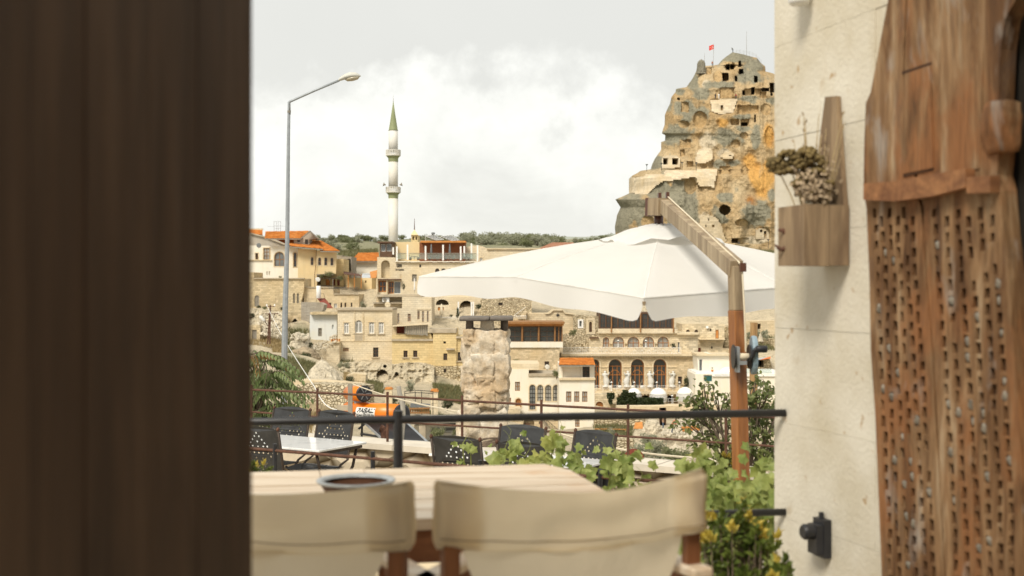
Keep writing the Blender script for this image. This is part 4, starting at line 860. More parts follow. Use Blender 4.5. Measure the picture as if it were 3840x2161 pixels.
# ------------------------------------------------------------------ ravine and building site
t = house(zG, 'site_wall', 'broken rubble wall behind the stacked planks on the building site', 141, [(418, 205), (640, 195), (1030, 190), (1030, 350), (800, 362), (418, 360)], [('r', 790, 300, 812, 328, 'slot')], m_rub, 2, cat='wall')
t = house(zG, 'upper_site_wall', 'long low stone wall above the building site', 152, [(690, 82), (1130, 80), (1500, 68), (1900, 60), (1900, 220), (1500, 215), (1270, 210), (690, 190)], [], m_cream, 2, cat='wall')
t = house(zG, 'cellar_wall', 'low rubble wall with one small square black opening', 124, [(565, 490), (640, 478), (890, 480), (895, 690), (560, 700)], [('r', 628, 538, 672, 588, 'open')], m_rubfine, 3, cat='wall')
pk = empty('plank_stack', PZ(zG, 610, 400, 137), 'stack of long yellow planks beside the white tower house', 'planks')
for k in range(14):
    v = 398 - (k // 2) * 7 + rnd.uniform(-1, 1); s = rnd.uniform(-8, 8); dd = 136.4 + (k % 2) * .35
    M().bar(PZ(zG, 422 + s, v, dd), PZ(zG, 795 + s * 2, v + 6, dd), .3, .16).build('plank', m_yellow if k % 3 else m_orange, pk)
wl = empty('winch_shed', PZ(zG, 1246, 300, 143), 'narrow dark timber door between rocks on the building site', 'shed'); 
for k in range(5): M().box(PZ(zG, 1216 + k * 12, 252, 143), (.36, .15, 3.1)).build('plank', m_dwood, wl)
for k, a in enumerate(((890, 270, 1005, 350), (925, 285, 1000, 355))):
    q = [PZ(zG, a[0], a[3], 138 + k), PZ(zG, a[2], a[3], 138 + k), PZ(zG, a[2] - 10, a[1], 139 + k), PZ(zG, a[0] + 20, a[1] + 10, 139 + k)]
    top(M().hexa(q + [x + Vector((0, .2, .05)) for x in q]).build('formwork_panel', m_orange), ('orange formwork board leaning on the site wall', 'small orange formwork board propped in front of a larger one')[k], 'board')
top(M().bar(PZ(zG, 1470, 352, 133), PZ(zG, 1680, 338, 133), .4, .5).build('timber_beam', m_orange), 'orange timber beam lying on the rubble heap', 'beam')
# middle ground left: dry stone wall, garden piers, low house
t = house(z2, 'field_wall', 'dry stone retaining wall behind the orange water heater', (88, 84), [(420, 800), (560, 772), (985, 790), (1060, 800), (1060, 1075), (420, 1075)], [], m_rubbig, 2, cat='wall')
t = house(z2, 'lane_wall', 'pale flat topped lane wall at the foot of the tuff cone', (112, 106), [(410, 738), (640, 745), (1010, 780), (1010, 830), (410, 815)], [], m_cream, 2, cat='wall')
t = house(z2, 'ledge_wall', 'short ashlar wall below the dry grass bank', 140, [(985, 690), (1060, 675), (1168, 690), (1168, 790), (985, 800)], [], m_cream, 2, cat='wall')
for k, (u, v0, v1) in enumerate(((1395, 806, 1000), (1838, 822, 1075))):
    a, b = PZ(z2, u, v1, 76), PZ(z2, u, v0, 76); q = empty('gate_pier', a, ('pale stone gate pier with clay cap next to the leaning grey post', 'pale stone gate pier with clay cap next to the black garden frame')[k], 'pier'); H_ = b.z - a.z
    M().box((a.x, a.y, a.z + H_ * .44), (.42, .42, H_ * .88)).build('shaft', m_pale, q); M().box((a.x, a.y, a.z + H_ * .91), (.5, .5, H_ * .06)).build('cap', m_orange, q); M().box((a.x, a.y, a.z + H_ * .96), (.38, .38, H_ * .06)).build('chimney_pot', m_orange, q)
    CTRL.append((a.x, a.y, a.z + .1))
q = empty('iron_trellis', PZ(z2, 1680, 1070, 74), 'thin black iron garden frame between the two gate piers', 'frame'); mb = M()
for u in (1548, 1650, 1712, 1822): mb.tube([PZ(z2, u, 850, 74), PZ(z2, u, 1075, 74)], .03, 4)
mb.build('post', m_black, q); mb = M()
for v in (850, 872): mb.tube([PZ(z2, 1546, v, 74), PZ(z2, 1640, v - 12, 74), PZ(z2, 1720, v - 8, 74), PZ(z2, 1824, v, 74)], .025, 4)
mb.build('top_bar', m_black, q)
q = empty('timber_crate', PZ(z2, 1690, 1065, 72), 'orange slatted timber crate under a black sheet', 'crate')
for k in range(9): M().box(PZ(z2, 1604 + k * 22, 1040, 72), (.09, .05, .34)).build('slat', m_wfr, q)
M().bar(PZ(z2, 1592, 1018, 71.9), PZ(z2, 1792, 1012, 71.9), .1, .08).build('rim', m_wfr, q); M().bar(PZ(z2, 1592, 1058, 71.9), PZ(z2, 1792, 1058, 71.9), .1, .08).build('rim', m_wfr, q)
M().hexa([PZ(z2, 1600, 1005, 72.2), PZ(z2, 1800, 1005, 72.2), PZ(z2, 1798, 1003, 73.4), PZ(z2, 1604, 1003, 73.4), PZ(z2, 1604, 966, 72.2), PZ(z2, 1790, 976, 72.2), PZ(z2, 1792, 970, 73.4), PZ(z2, 1610, 962, 73.4)]).build('sheet', m_slate, q)
t = house(z2, 'veranda_house', 'low house with pale roof beams and a strip window behind the heater tubes', 52, [(1640, 1180), (2230, 1172), (2230, 1360), (1640, 1360)], [('r', 1795, 1192, 1895, 1250, 'gpane'), ('r', 1905, 1192, 2080, 1250, 'gpane'), ('r', 1810, 1262, 1920, 1330, 'dark')], m_white, 4)
M().hexa([PZ(z2, 1530, 1175, 50), PZ(z2, 2240, 1150, 50), PZ(z2, 2240, 1128, 57), PZ(z2, 1560, 1150, 57), PZ(z2, 1530, 1160, 50), PZ(z2, 2240, 1135, 50), PZ(z2, 2240, 1116, 57), PZ(z2, 1560, 1138, 57)]).build('roof', m_gwood, t)
M().bar(PZ(z2, 1720, 1165, 50.2), PZ(z2, 1720, 1330, 50.2), .28, .28).build('post', m_capst, t)
# ------------------------------------------------------------------ rock material driven by the stone's own colour zones
def rockmat(name, scale=1.0, attr=True, c=(.5, .42, .29)):
    t = NT(name)
    if attr:
        a = t.n('ShaderNodeVertexColor'); a.layer_name = 'Col'; base = a.outputs[0]
    else:
        base = t.ramp(t.noise(.6 * scale, 6, .65), [(.3, tint(c, .75)), (.5, c), (.7, tint(c, 1.2))])
    f = t.noise(1.4 * scale, 8, .7); g = t.noise(6 * scale, 6, .7); pit = t.noise(3.2 * scale, 3, .5)
    col = t.mix(.75, base, t.ramp(f, [(.28, .45), (.5, .92), (.75, 1.0)]), 'MULTIPLY'); col = t.mix(.6, col, t.ramp(g, [(.3, .5), (.62, 1.0)]), 'MULTIPLY')
    ck = t.n('ShaderNodeTexVoronoi', feature='DISTANCE_TO_EDGE'); ck.inputs['Scale'].default_value = .34 * scale; mp = t.n('ShaderNodeMapping'); mp.inputs['Scale'].default_value = (1, 1, .55); nv = t.n('ShaderNodeTexNoise'); nv.inputs['Scale'].default_value = .5 * scale; nv.inputs['Detail'].default_value = 6
    vm = t.n('ShaderNodeVectorMath', operation='MULTIPLY_ADD'); t.l(nv.outputs['Color'], vm.inputs[0]); vm.inputs[1].default_value = (4 / scale,) * 3; t.l(t.pos, vm.inputs[2]); t.l(t.pos, nv.inputs['Vector']); t.l(vm.outputs[0], mp.inputs[0]); t.l(mp.outputs[0], ck.inputs['Vector'])
    col = t.mix(.55, col, t.ramp(ck.outputs[0], [(.0, .42), (.035, 1.0)]), 'MULTIPLY'); t.bump(f, .6 / scale); return t.fin(col, .95, .1)
m_castle = rockmat('castle tuff', .8); m_rock = rockmat('pale tuff', 1.6, False, (.76, .67, .51)); m_cliff = rockmat('ochre tuff', 1.3)
m_boulder = rockmat('rubble stone', 2.2, False, (.74, .66, .51))

# ------------------------------------------------------------------ castle rock
def castle():
    L = [zC(u, v) for u, v in ((1580, 165), (1500, 220), (1430, 280), (1392, 332), (1220, 346), (1130, 372), (1095, 430), (1060, 500), (1000, 590), (968, 628), (835, 648), (830, 690), (770, 760), (750, 850), (700, 940), (675, 1000), (680, 1130), (650, 1240), (694, 1265), (690, 1338), (640, 1352), (640, 1448))]
    L += [zD(u, v) for u, v in ((640, 30), (580, 110), (530, 200), (510, 275), (372, 292), (330, 322), (248, 362), (240, 590), (130, 640), (30, 682), (55, 725), (100, 790), (50, 900), (25, 1050), (35, 1160), (25, 1420))]
    Rr = [zC(u, v) for u, v in ((1590, 165), (1720, 190), (1840, 226), (1900, 236), (1960, 310), (2010, 350), (2018, 422), (2080, 432), (2150, 455), (2400, 600), (2620, 900), (2900, 1450))] + [(3300, 960)]
    ys = np.concatenate([[195.8, 196.5, 197.5, 199], np.arange(200.5, 962, 2.35)]); nr = len(ys)
    xl = np.interp(ys, [p[1] for p in L], [p[0] for p in L]); xr = np.interp(ys, [p[1] for p in Rr], [p[0] for p in Rr])
    nf, nb = 380, 26; D0 = 395.0
    sf = np.linspace(-1, 1, nf); sb = np.cos(np.linspace(0, math.pi, nb + 2))[1:-1]
    s = np.concatenate([sf, sb]); front = np.concatenate([np.ones(nf), -np.ones(nb)])
    c = (xl + xr) / 2; hw = (xr - xl) / 2
    px = c[:, None] + hw[:, None] * s[None]; py = np.repeat(ys[:, None], len(s), 1)
    wm = np.minimum(hw * D0 / F, 40)[:, None]
    # smooth the growth of the bulk so that ledges stay ledges without becoming shelves
    k = np.hanning(31); k /= k.sum(); wsm = np.convolve(np.pad(wm[:, 0], 15, 'edge'), k, 'valid')[:, None] * .6 + wm * .4
    dep = D0 - front[None] * .72 * wsm * np.sqrt(np.clip(1 - np.abs(s[None]) ** 2.6, 0, 1)); base = dep.copy()
    W = np.stack([(px - CX) / F * D0, np.zeros_like(px), (CY - py) / F * D0], -1)
    amp = np.clip(1 - np.abs(s[None]) ** 6, 0, 1) * (front[None] > 0)
    big = fbm(W * np.array([.075, 1, .05]), 4, 3, True) - .55; mid = fbm(W * np.array([.24, 1, .2]), 4, 9, True) - .55; fine = fbm(W * .9, 3, 21) - .5
    col = fbm(W * np.array([.35, 1, .05]), 3, 33, True) - .5       # vertical flutes
    FAC = [(zD, [(250, 362), (690, 332), (705, 290), (1405, 268), (1410, 330), (1390, 385), (1372, 515), (1180, 500), (1140, 440), (1128, 372), (980, 395), (830, 420), (650, 442), (560, 520), (480, 605), (340, 612), (240, 590)], .9, ()),
        (zC, [(1285, 800), (1450, 785), (1648, 780), (1620, 880), (1590, 965), (1500, 975), (1410, 985), (1310, 950)], 1.2, [(1422, 866, 1456, 930)]),
        (zD, [(1150, 20), (1340, 0), (1350, 140), (1240, 190), (1120, 180), (1130, 100)], .8, ()),
        (zD, [(1190, 930), (1290, 885), (1400, 930), (1470, 1020), (1500, 1150), (1540, 1250), (1480, 1290), (1200, 1290), (1160, 1050)], .8, [(1282, 938, 1307, 968), (1242, 1030, 1268, 1065), (1346, 1030, 1372, 1062)]),
        (zD, [(1940, 1105), (1985, 1078), (2080, 1075), (2120, 1110), (2115, 1220), (1945, 1220)], .8, [(1990, 1098, 2026, 1126), (2046, 1118, 2088, 1215)]),
        (zD, [(1440, 90), (1540, 40), (1640, 60), (1625, 125), (1500, 130)], .8, [(1572, 70, 1604, 98)]),
        (zD, [(660, 120), (740, 85), (860, 85), (905, 130), (905, 250), (660, 262)], .6, [(676, 126, 752, 214), (800, 114, 882, 214)])]
    fmask = np.zeros_like(px)      # no relief where dressed masonry faces the rock
    for z, poly, _, _ in FAC:
        pts = [z(*p) for p in poly]; r_ = np.zeros(px.shape, bool)
        for (xa, ya), (xb, yb) in zip(pts, pts[1:] + pts[:1]):
            if ya != yb: r_ ^= ((ya > py) != (yb > py)) & (px < (xb - xa) * (py - ya) / (yb - ya) + xa)
        fmask = np.maximum(fmask, r_)
    for _ in range(5): fmask = (np.roll(fmask, 1, 0) + np.roll(fmask, -1, 0) + np.roll(fmask, 1, 1) + np.roll(fmask, -1, 1) + 2 * fmask) / 6
    amp = amp * (1 - np.clip(fmask * 1.6, 0, 1))
    dep = dep - amp * (6.5 * big + 1.5 * mid + .6 * fine + 1.4 * col)
    qx = px + 4.0 * (fbm(W * .16, 3, 51) - .5) * (1 - amp) * 2
    wob = (fbm(W * .55, 3, 77) - .5) * 9
    wob2 = (fbm(W * .55, 3, 78) - .5) * 9
    och = np.zeros_like(px)
    def inside(z, a, kind):
        x0, y0 = z(a[0], a[1]); x1, y1 = z(a[2], a[3]); X, Y = px + wob * .6, py + wob2 * .6
        if kind == 'e': return (((X - (x0 + x1) / 2) / ((x1 - x0) / 2)) ** 2 + ((Y - (y0 + y1) / 2) / ((y1 - y0) / 2)) ** 2) < 1
        if kind == 'a':
            X, Y = px, py; r_ = (x1 - x0) / 2; cx = (x0 + x1) / 2
            return (X > x0) & (X < x1) & (Y < y1) & ((Y > y0 + r_) | ((X - cx) ** 2 + (Y - y0 - r_) ** 2 < r_ * r_))
        if kind == 'R': return (px > x0) & (px < x1) & (py > y0) & (py < y1)
        return (X > x0) & (X < x1) & (Y > y0) & (Y < y1)
    fm = (front[None] > 0)
    for z, kind, push, boxes in (
        (zC, 'r', 1.7, ((1228, 365, 1300, 450), (1410, 630, 1600, 775), (1640, 870, 1930, 975), (880, 1325, 1025, 1430), (1560, 1050, 1670, 1130), (1690, 1050, 1800, 1150), (900, 830, 1000, 960), (1945, 690, 2030, 775), (1740, 650, 1960, 735))),
        (zC, 'e', 1.3, ((1325, 405, 1450, 560), (1955, 850, 2095, 1000), (860, 1070, 1012, 1170), (1060, 940, 1240, 1170), (1680, 1225, 1785, 1315), (1475, 290, 1620, 402), (2010, 1150, 2140, 1420), (1560, 1330, 1680, 1440))),
        (zD, 'e', 1.3, ((962, 380, 1130, 610), (1740, 230, 1830, 350), (1660, 950, 1835, 1060), (380, 900, 560, 1100))),
        (zD, 'r', 1.6, ((1000, 168, 1092, 245), (910, 10, 972, 100), (1690, 1210, 1840, 1290), (1440, 235, 1590, 335))),
        (zC, 'r', 9, ((1450, 440, 1525, 545), (1662, 392, 1725, 452), (1965, 640, 2065, 682), (2075, 575, 2150, 690), (1698, 1100, 1782, 1140), (1868, 1000, 1886, 1088), (846, 775, 878, 797))),
        (zC, 'R', 9, ((1660, 280, 1695, 358), (1495, 320, 1543, 395), (1553, 322, 1598, 392), (1612, 478, 1642, 548), (1870, 482, 1912, 566), (1712, 672, 1742, 732), (1828, 632, 1870, 722), (2085, 705, 2110, 740))),
        (zD, 'a', 9, ((676, 126, 752, 214), (800, 114, 882, 214))), (zD, 'e', 8, ((1440, 756, 1592, 896),)), (zD, 'R', 6, ((1575, 72, 1603, 98), (1990, 1098, 2026, 1126), (2045, 1118, 2086, 1150), (1610, 1215, 1690, 1270)))):
        for b in boxes:
            m = inside(z, b, kind) & fm; sm = dep[m].mean() if m.any() else 0
            if push < 5: dep[m] = .35 * dep[m] + .65 * sm + push; och[m] = 1
            else: dep[m] += push; och[m] = .6
    # overhanging brows above the hollows
    # ---- colour zones of the stone itself
    def blobs(lst):
        w_ = np.zeros_like(px)
        for z, u, v, ru, rv in lst:
            x, y = z(u, v); x2, y2 = z(u + ru, v + rv); w_ = np.maximum(w_, np.exp(-(((px - x) / (x2 - x)) ** 2 + ((py - y) / (y2 - y)) ** 2) * .8))
        return w_
    gz = blobs([(zC, 960, 960, 190, 170), (zC, 860, 1240, 210, 130), (zC, 1180, 950, 110, 110), (zC, 1650, 230, 200, 90), (zC, 1880, 330, 140, 110), (zC, 1800, 480, 200, 90), (zC, 1420, 600, 180, 50), (zC, 1790, 780, 160, 55), (zC, 1060, 560, 70, 110), (zC, 880, 680, 70, 60),
        (zC, 1700, 1020, 130, 40), (zC, 1150, 720, 110, 80), (zC, 1500, 1290, 120, 80), (zC, 1890, 1300, 60, 160), (zC, 1740, 1170, 80, 40), (zC, 2100, 800, 80, 40), (zC, 700, 850, 90, 120),
        (zD, 250, 850, 260, 260), (zD, 620, 560, 200, 140), (zD, 900, 700, 230, 260), (zD, 2000, 900, 190, 190), (zD, 1500, 640, 110, 70), (zD, 560, 160, 90, 90), (zD, 1450, 200, 110, 60), (zD, 1650, 200, 110, 60), (zD, 100, 1050, 150, 130), (zD, 1450, 900, 120, 140), (zD, 1000, 960, 160, 160), (zD, 2150, 620, 60, 90)])
    oz = blobs([(zD, 2010, 520, 110, 170), (zD, 1920, 300, 80, 200), (zD, 2130, 250, 90, 120), (zD, 1860, 700, 50, 60), (zD, 720, 500, 110, 60), (zC, 2060, 1280, 90, 160), (zD, 1860, 160, 110, 110), (zD, 2080, 420, 110, 170), (zC, 1450, 1100, 90, 70)]); rz_ = blobs([(zD, 1865, 705, 55, 60)])
    cz = blobs([(zC, 1250, 1350, 130, 130), (zD, 1240, 60, 110, 100), (zD, 1230, 1000, 140, 160), (zD, 1950, 1230, 230, 60), (zC, 1230, 590, 60, 60), (zD, 1500, 60, 120, 70)])
    nz = fbm(W * .12, 5, 5); n2 = fbm(W * .5, 4, 15); sh = lambda x, a, b: np.clip((x - a) / (b - a), 0, 1)
    gw = sh(gz + 1.0 * (nz - .5) + .9 * (n2 - .5), .30, .54) * (1 - .85 * och); ow = sh(oz + .6 * (n2 - .5), .35, .7)
    C = np.array([.53, .37, .19]) * (1 - sh(nz, .35, .65))[..., None] + np.array([.61, .47, .28]) * sh(nz, .35, .65)[..., None]
    def mixc(C, w_, c_): return C * (1 - w_[..., None]) + np.array(c_) * w_[..., None]
    C = mixc(C, och * .6, (.62, .43, .21)); C = mixc(C, sh(cz + .5 * (n2 - .5), .4, .65) * .8, (.70, .61, .45)); C = mixc(C, ow, (.74, .42, .13)); C = mixc(C, rz_, (.38, .17, .06)); C = mixc(C, gw, (.325, .30, .215))
    C = C * (.82 + .36 * fbm(W * np.array([.5, 1, .06]), 4, 61))[..., None]
    n = len(s); V = np.stack([(qx - CX) / F * dep, dep, EYE + (CY - py) / F * dep], -1).reshape(-1, 3)
    i = np.arange(nr - 1)[:, None] * n; j = np.arange(n)[None]; j2 = (j + 1) % n
    Fq = np.stack([i + j, i + j2, i + n + j2, i + n + j], -1).reshape(-1, 4)
    root = empty('castle_rock', P(2650, 955, D0), 'huge tuff castle rock riddled with cave rooms, flag on top', 'rock castle')
    o = np_mesh('rock', V, Fq, m_castle, root, False, C.reshape(-1, 3))
    def at(px_, py_):      # depth of the rock face at a pixel
        r_ = int(np.argmin(np.abs(ys - py_))); return base[r_, int(np.argmin(np.abs(px[r_, :nf] - px_)))]
    # dressed masonry facings
    def facing(poly, z, off, name='masonry_facing', holes=()):
        pts = [z(*p) for p in poly]; x0, x1 = min(p[0] for p in pts), max(p[0] for p in pts); y0, y1 = min(p[1] for p in pts), max(p[1] for p in pts)
        nx, ny = int((x1 - x0) / 5) + 2, int((y1 - y0) / 5) + 2; gx, gy = np.linspace(x0, x1, nx), np.linspace(y0, y1, ny)
        dd = np.array([[at(a, b) for a in gx] for b in gy]); dd = dd - off
        for _ in range(6): dd = (np.pad(dd, ((1, 1), (0, 0)), 'edge')[2:] + np.pad(dd, ((1, 1), (0, 0)), 'edge')[:-2] + 2 * dd) / 4
        def pip(x, y):
            r_ = False
            for (xa, ya), (xb, yb) in zip(pts, pts[1:] + pts[:1]):
                if (ya > y) != (yb > y) and x < (xb - xa) * (y - ya) / (yb - ya) + xa: r_ = not r_
            return r_ and not any(a < x < c and b < y < d for a, b, c, d in [(*z(h_[0], h_[1]), *z(h_[2], h_[3])) for h_ in holes])
        mb = M(); ins = [[pip((gx[i_] + gx[i_ + 1]) / 2, (gy[j_] + gy[j_ + 1]) / 2) for i_ in range(nx - 1)] for j_ in range(ny - 1)]
        Q = lambda j_, i_, e=0: P(gx[i_], gy[j_], dd[j_, i_]) + Vector((0, e, 0))
        for j_ in range(ny - 1):
            for i_ in range(nx - 1):
                if not ins[j_][i_]: continue
                mb.add([Q(j_, i_), Q(j_, i_ + 1), Q(j_ + 1, i_ + 1), Q(j_ + 1, i_)], [(3, 2, 1, 0)])
                for (dj, di), e0, e1 in (((-1, 0), (0, 0), (0, 1)), ((1, 0), (1, 0), (1, 1)), ((0, -1), (0, 0), (1, 0)), ((0, 1), (0, 1), (1, 1))):
                    jj, ii = j_ + dj, i_ + di
                    if not (0 <= jj < ny - 1 and 0 <= ii < nx - 1 and ins[jj][ii]):
                        a_, b_ = Q(j_ + e0[0], i_ + e0[1]), Q(j_ + e1[0], i_ + e1[1]); mb.add([a_, b_, b_ + Vector((0, 7, 0)), a_ + Vector((0, 7, 0))], [(0, 1, 2, 3)])
        return mb.build(name, m_cmas, root, fix=False)
    m_cmas = masonry('castle masonry', (.60, .51, .37), 1.2, .6, stain=.35, var=.2, bump=.03)
    for z, poly, off, hl in FAC: facing(poly, z, off, holes=hl)
    return root, at
CASTLE, castle_d = castle()
CTRL += [tuple(P(px, 948, 352)) for px in (2350, 2500, 2650, 2800, 2950, 3150)]
def rock(z, label, u0, v0, u1, v1, d, prof, seed, name='rock_outcrop', mat=None, deep=.8, amp=.22, parent=None, lean=0):
    a, b = PZ(z, (u0 + u1) / 2, v1, d), PZ(z, (u0 + u1) / 2, v0, d); H_ = b.z - a.z; Rw = (PZ(z, u1, v1, d).x - PZ(z, u0, v1, d).x) / 2
    n, nr = 56, 40; th = np.linspace(0, 2 * math.pi, n, endpoint=False); tt = np.linspace(0, 1, nr)
    r_ = np.interp(tt, [p[0] for p in prof], [p[1] for p in prof])
    X = r_[:, None] * np.cos(th)[None] * Rw; Y = r_[:, None] * np.sin(th)[None] * Rw * deep; Z = np.repeat(tt[:, None], n, 1) * H_
    Wp = np.stack([X, Y, Z], -1) / max(Rw, .01); nz = fbm(Wp * 2.4 + seed * 7.1, 5, seed, True) - .5; n2 = fbm(Wp * np.array([5, 5, 1.6]) + seed, 4, seed + 3) - .5
    k = 1 + amp * (1.6 * nz + 1.0 * n2); X = X * k + lean * Z; Y = Y * k; Z = Z + H_ * .12 * nz * np.sin(tt * math.pi)[:, None]
    V = np.stack([X + a.x, Y + a.y, Z + a.z - .3], -1).reshape(-1, 3); V = np.concatenate([V, [[a.x + lean * H_, a.y, a.z + H_]]])
    i = np.arange(nr - 1)[:, None] * n; j = np.arange(n)[None]; j2 = (j + 1) % n; Fq = np.stack([i + j, i + j2, i + n + j2, i + n + j], -1).reshape(-1, 4)
    last = (nr - 1) * n; cap = np.array([[last + q, last + (q + 1) % n, nr * n, nr * n] for q in range(n)])
    me = bpy.data.meshes.new(name); me.from_pydata([tuple(v) for v in V], [], [tuple(q) for q in Fq] + [tuple(q[:3]) for q in cap]); o = link(name, me, mat or m_rock, parent, False)
    if parent is None:
        top(o, label, 'rock'); CTRL.append((a.x, a.y, a.z))
        for s in (-1, 1): CTRL.append((a.x + s * Rw * .8, a.y, a.z + .05))
    return o
rock(zC, '', 1105, 250, 1228, 440, 388, [(0, 1), (.5, .85), (.8, .7), (.95, .4), (1, .1)], 3, 'rock_knob', rockmat('grey tuff', .9, False, (.30, .275, .21)), parent=CASTLE)
rock(z2, 'pale tuff cone with streaked sides below the turret', 540, 515, 1010, 800, 118, [(0, 1.02), (.2, .8), (.45, .56), (.7, .36), (.88, .22), (.97, .1), (1, .03)], 5, lean=-.12, amp=.28)
rock(zB, 'broken pale boulder mass under the limewashed ruin', 710, 725, 1080, 980, 163, [(0, 1), (.35, .95), (.7, .7), (.92, .4), (1, .1)], 8)
rock(zB, 'flat brown rock ledge beside the dark bush', 700, 930, 1180, 1110, 158, [(0, 1), (.5, .95), (.85, .7), (1, .3)], 11, mat=rockmat('brown tuff', 1.2, False, (.50, .40, .27)))
rock(zG, 'rounded pale tuff boulder standing on the building site', 1000, 185, 1225, 425, 136, [(0, .95), (.3, 1), (.6, .8), (.85, .55), (.97, .25), (1, .05)], 14)
rock(zG, 'smooth pale rock spur low in the ravine', 1440, 485, 1600, 730, 118, [(0, 1.1), (.3, .85), (.7, .55), (.93, .3), (1, .05)], 19, mat=m_rock)
rock(zG, 'fluted pale rock bank beside the shrub in the ravine', 1290, 500, 1500, 720, 122, [(0, 1), (.4, .9), (.8, .6), (1, .1)], 23)
rock(zI, 'pale rock spur rising in front of the silvery bush', 1130, 175, 1215, 300, 199, [(0, 1), (.4, .7), (.8, .35), (1, .05)], 29)
rock(z2, 'earthen mound overgrown with dry grass', 440, 905, 860, 1100, 74, [(0, 1), (.35, .9), (.7, .6), (.92, .3), (1, .05)], 31, mat=rockmat('dry earth', 2, False, (.48, .38, .23)))
rock(z2, 'pale eroded bank below the dry grass mound', 640, 1090, 830, 1300, 60, [(0, 1), (.4, .95), (.8, .75), (1, .2)], 33)
def cliff(z, label, topline, vb, d, amp, seed, carves=(), tilt=6, name='cliff'):
    us = [p[0] for p in topline]; nc, nr = int((us[-1] - us[0]) / 5) + 2, 60
    u = np.linspace(us[0], us[-1], nc); vt = np.interp(u, us, [p[1] for p in topline]); t_ = np.linspace(0, 1, nr)[:, None]
    U = np.repeat(u[None], nr, 0); Vv = vb + (vt[None] - vb) * t_; x, y = z(U, Vv); D = d + tilt * (t_ - .5) * np.ones_like(U)
    Wp = np.stack([x * .035, np.zeros_like(x), y * .035], -1); D = D - amp * (fbm(Wp, 5, seed, True) - .5) * 2 - .4 * amp * (fbm(Wp * 4, 3, seed + 1) - .5)
    C = np.ones(U.shape + (3,)) * np.array([.72, .62, .44]); nz = fbm(Wp * .7, 4, seed + 2)[..., None]; C = C * (.75 + .5 * nz)
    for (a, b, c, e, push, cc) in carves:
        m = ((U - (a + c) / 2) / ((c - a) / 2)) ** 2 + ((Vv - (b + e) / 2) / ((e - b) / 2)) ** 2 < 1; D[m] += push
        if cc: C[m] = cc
    V = np.stack([(x - CX) / F * D, D, EYE + (CY - y) / F * D], -1)
    bk = V[-1:].copy(); bk[..., 1] += 9; Vb = np.concatenate([V, bk], 0); Cb = np.concatenate([C, C[-1:]], 0)
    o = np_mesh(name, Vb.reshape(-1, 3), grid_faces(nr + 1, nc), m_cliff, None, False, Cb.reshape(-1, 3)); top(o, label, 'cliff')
    for k in range(0, nc, max(1, nc // 6)): CTRL.append((V[0, k, 0], V[0, k, 1] - .6, V[0, k, 2] + .4))
    return o
cliff(z2, 'ochre tuff cliff with a round cave mouth under the pale houses', [(905, 590), (1040, 575), (1200, 580), (1420, 590), (1560, 572), (1700, 575), (1835, 600)], 815, 164, 1.2, 4,
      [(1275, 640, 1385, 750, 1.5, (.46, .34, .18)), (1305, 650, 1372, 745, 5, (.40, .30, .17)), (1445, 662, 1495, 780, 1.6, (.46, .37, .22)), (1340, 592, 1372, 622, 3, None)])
cliff(zG, 'eroded earth bank below the building site', [(880, 420), (1000, 395), (1250, 440), (1500, 470), (1800, 450), (2000, 430)], 740, 128, 1.1, 14, tilt=12)
cliff(zB, 'rubble strewn bank below the weathered ashlar house', [(-80, 340), (150, 330), (330, 400), (470, 395), (600, 400)], 880, 175, 1.2, 24, tilt=14)

# ------------------------------------------------------------------ ground: one sheet from the terrace foot to the horizon
for x in (-25, -12, -4, 4, 12, 25):
    CTRL += [(x, 5, -6), (x, 14, -6.5), (x * 1.4, 30, -8.5 - (2.5 if x > 0 else 0))]
CTRL += [tuple(P(*q)) for q in (
    (980, 1640, 66), (1150, 1630, 66), (1300, 1640, 66), (600, 1560, 80), (300, 1500, 90), (1000, 1560, 80), (1250, 1560, 80), (1700, 1580, 78), (1500, 1600, 66), (1750, 1700, 60),
    (1150, 1440, 108), (1000, 1440, 106), (1300, 1455, 118), (700, 1430, 120), (1900, 1680, 110), (2000, 1700, 100), (2300, 1760, 100), (2600, 1790, 90), (2900, 1800, 80), (3300, 1800, 80),
    (1100, 1365, 140), (1180, 1330, 150), (1000, 1300, 160), (1060, 1390, 128), (1380, 1440, 150), (1600, 1440, 152), (1720, 1445, 150), (1450, 1460, 140),
    (2300, 1600, 140), (2450, 1640, 132), (2620, 1655, 130), (2750, 1600, 140), (2900, 1560, 150), (3200, 1560, 150), (2350, 1520, 160), (2560, 1530, 160), (2760, 1520, 165),
    (2850, 1330, 199), (2900, 1260, 214), (3200, 1250, 214), (2850, 1180, 235), (2600, 1180, 235), (2300, 1160, 235), (2000, 1120, 235), (1750, 1080, 235), (1500, 1040, 240), (1300, 1030, 240), (1100, 1060, 235), (800, 1050, 235), (400, 1050, 235),
    (1280, 950, 300), (1400, 945, 300), (1150, 960, 300), (800, 960, 300), (300, 960, 300), (1760, 935, 300), (1950, 932, 300), (2100, 940, 300), (2300, 960, 300), (2600, 990, 270), (2760, 985, 280), (2880, 978, 285), (2830, 940, 330), (3100, 980, 290),
    (200, 905, 480), (700, 905, 480), (1000, 903, 480), (1200, 902, 480), (1320, 903, 480), (1450, 900, 480), (1560, 902, 480), (1750, 903, 480), (1920, 903, 480), (2050, 908, 480), (2200, 912, 480), (2500, 915, 520), (3200, 915, 520), (3800, 915, 520),
    (300, 960, 900), (1200, 960, 900), (1900, 960, 900), (2600, 960, 900), (3500, 960, 900))]
CTRL += [(x * 3000, 3000, 60) for x in (-.8, -.3, 0, .3, .8)] + [(x * 9000, 9000, 120) for x in (-.8, 0, .8)]
CT = np.array(CTRL, float)
def rb(x, y): return np.stack([x / np.maximum(y, 1) * 9, np.log(np.maximum(y, 1)) * 6], -1)
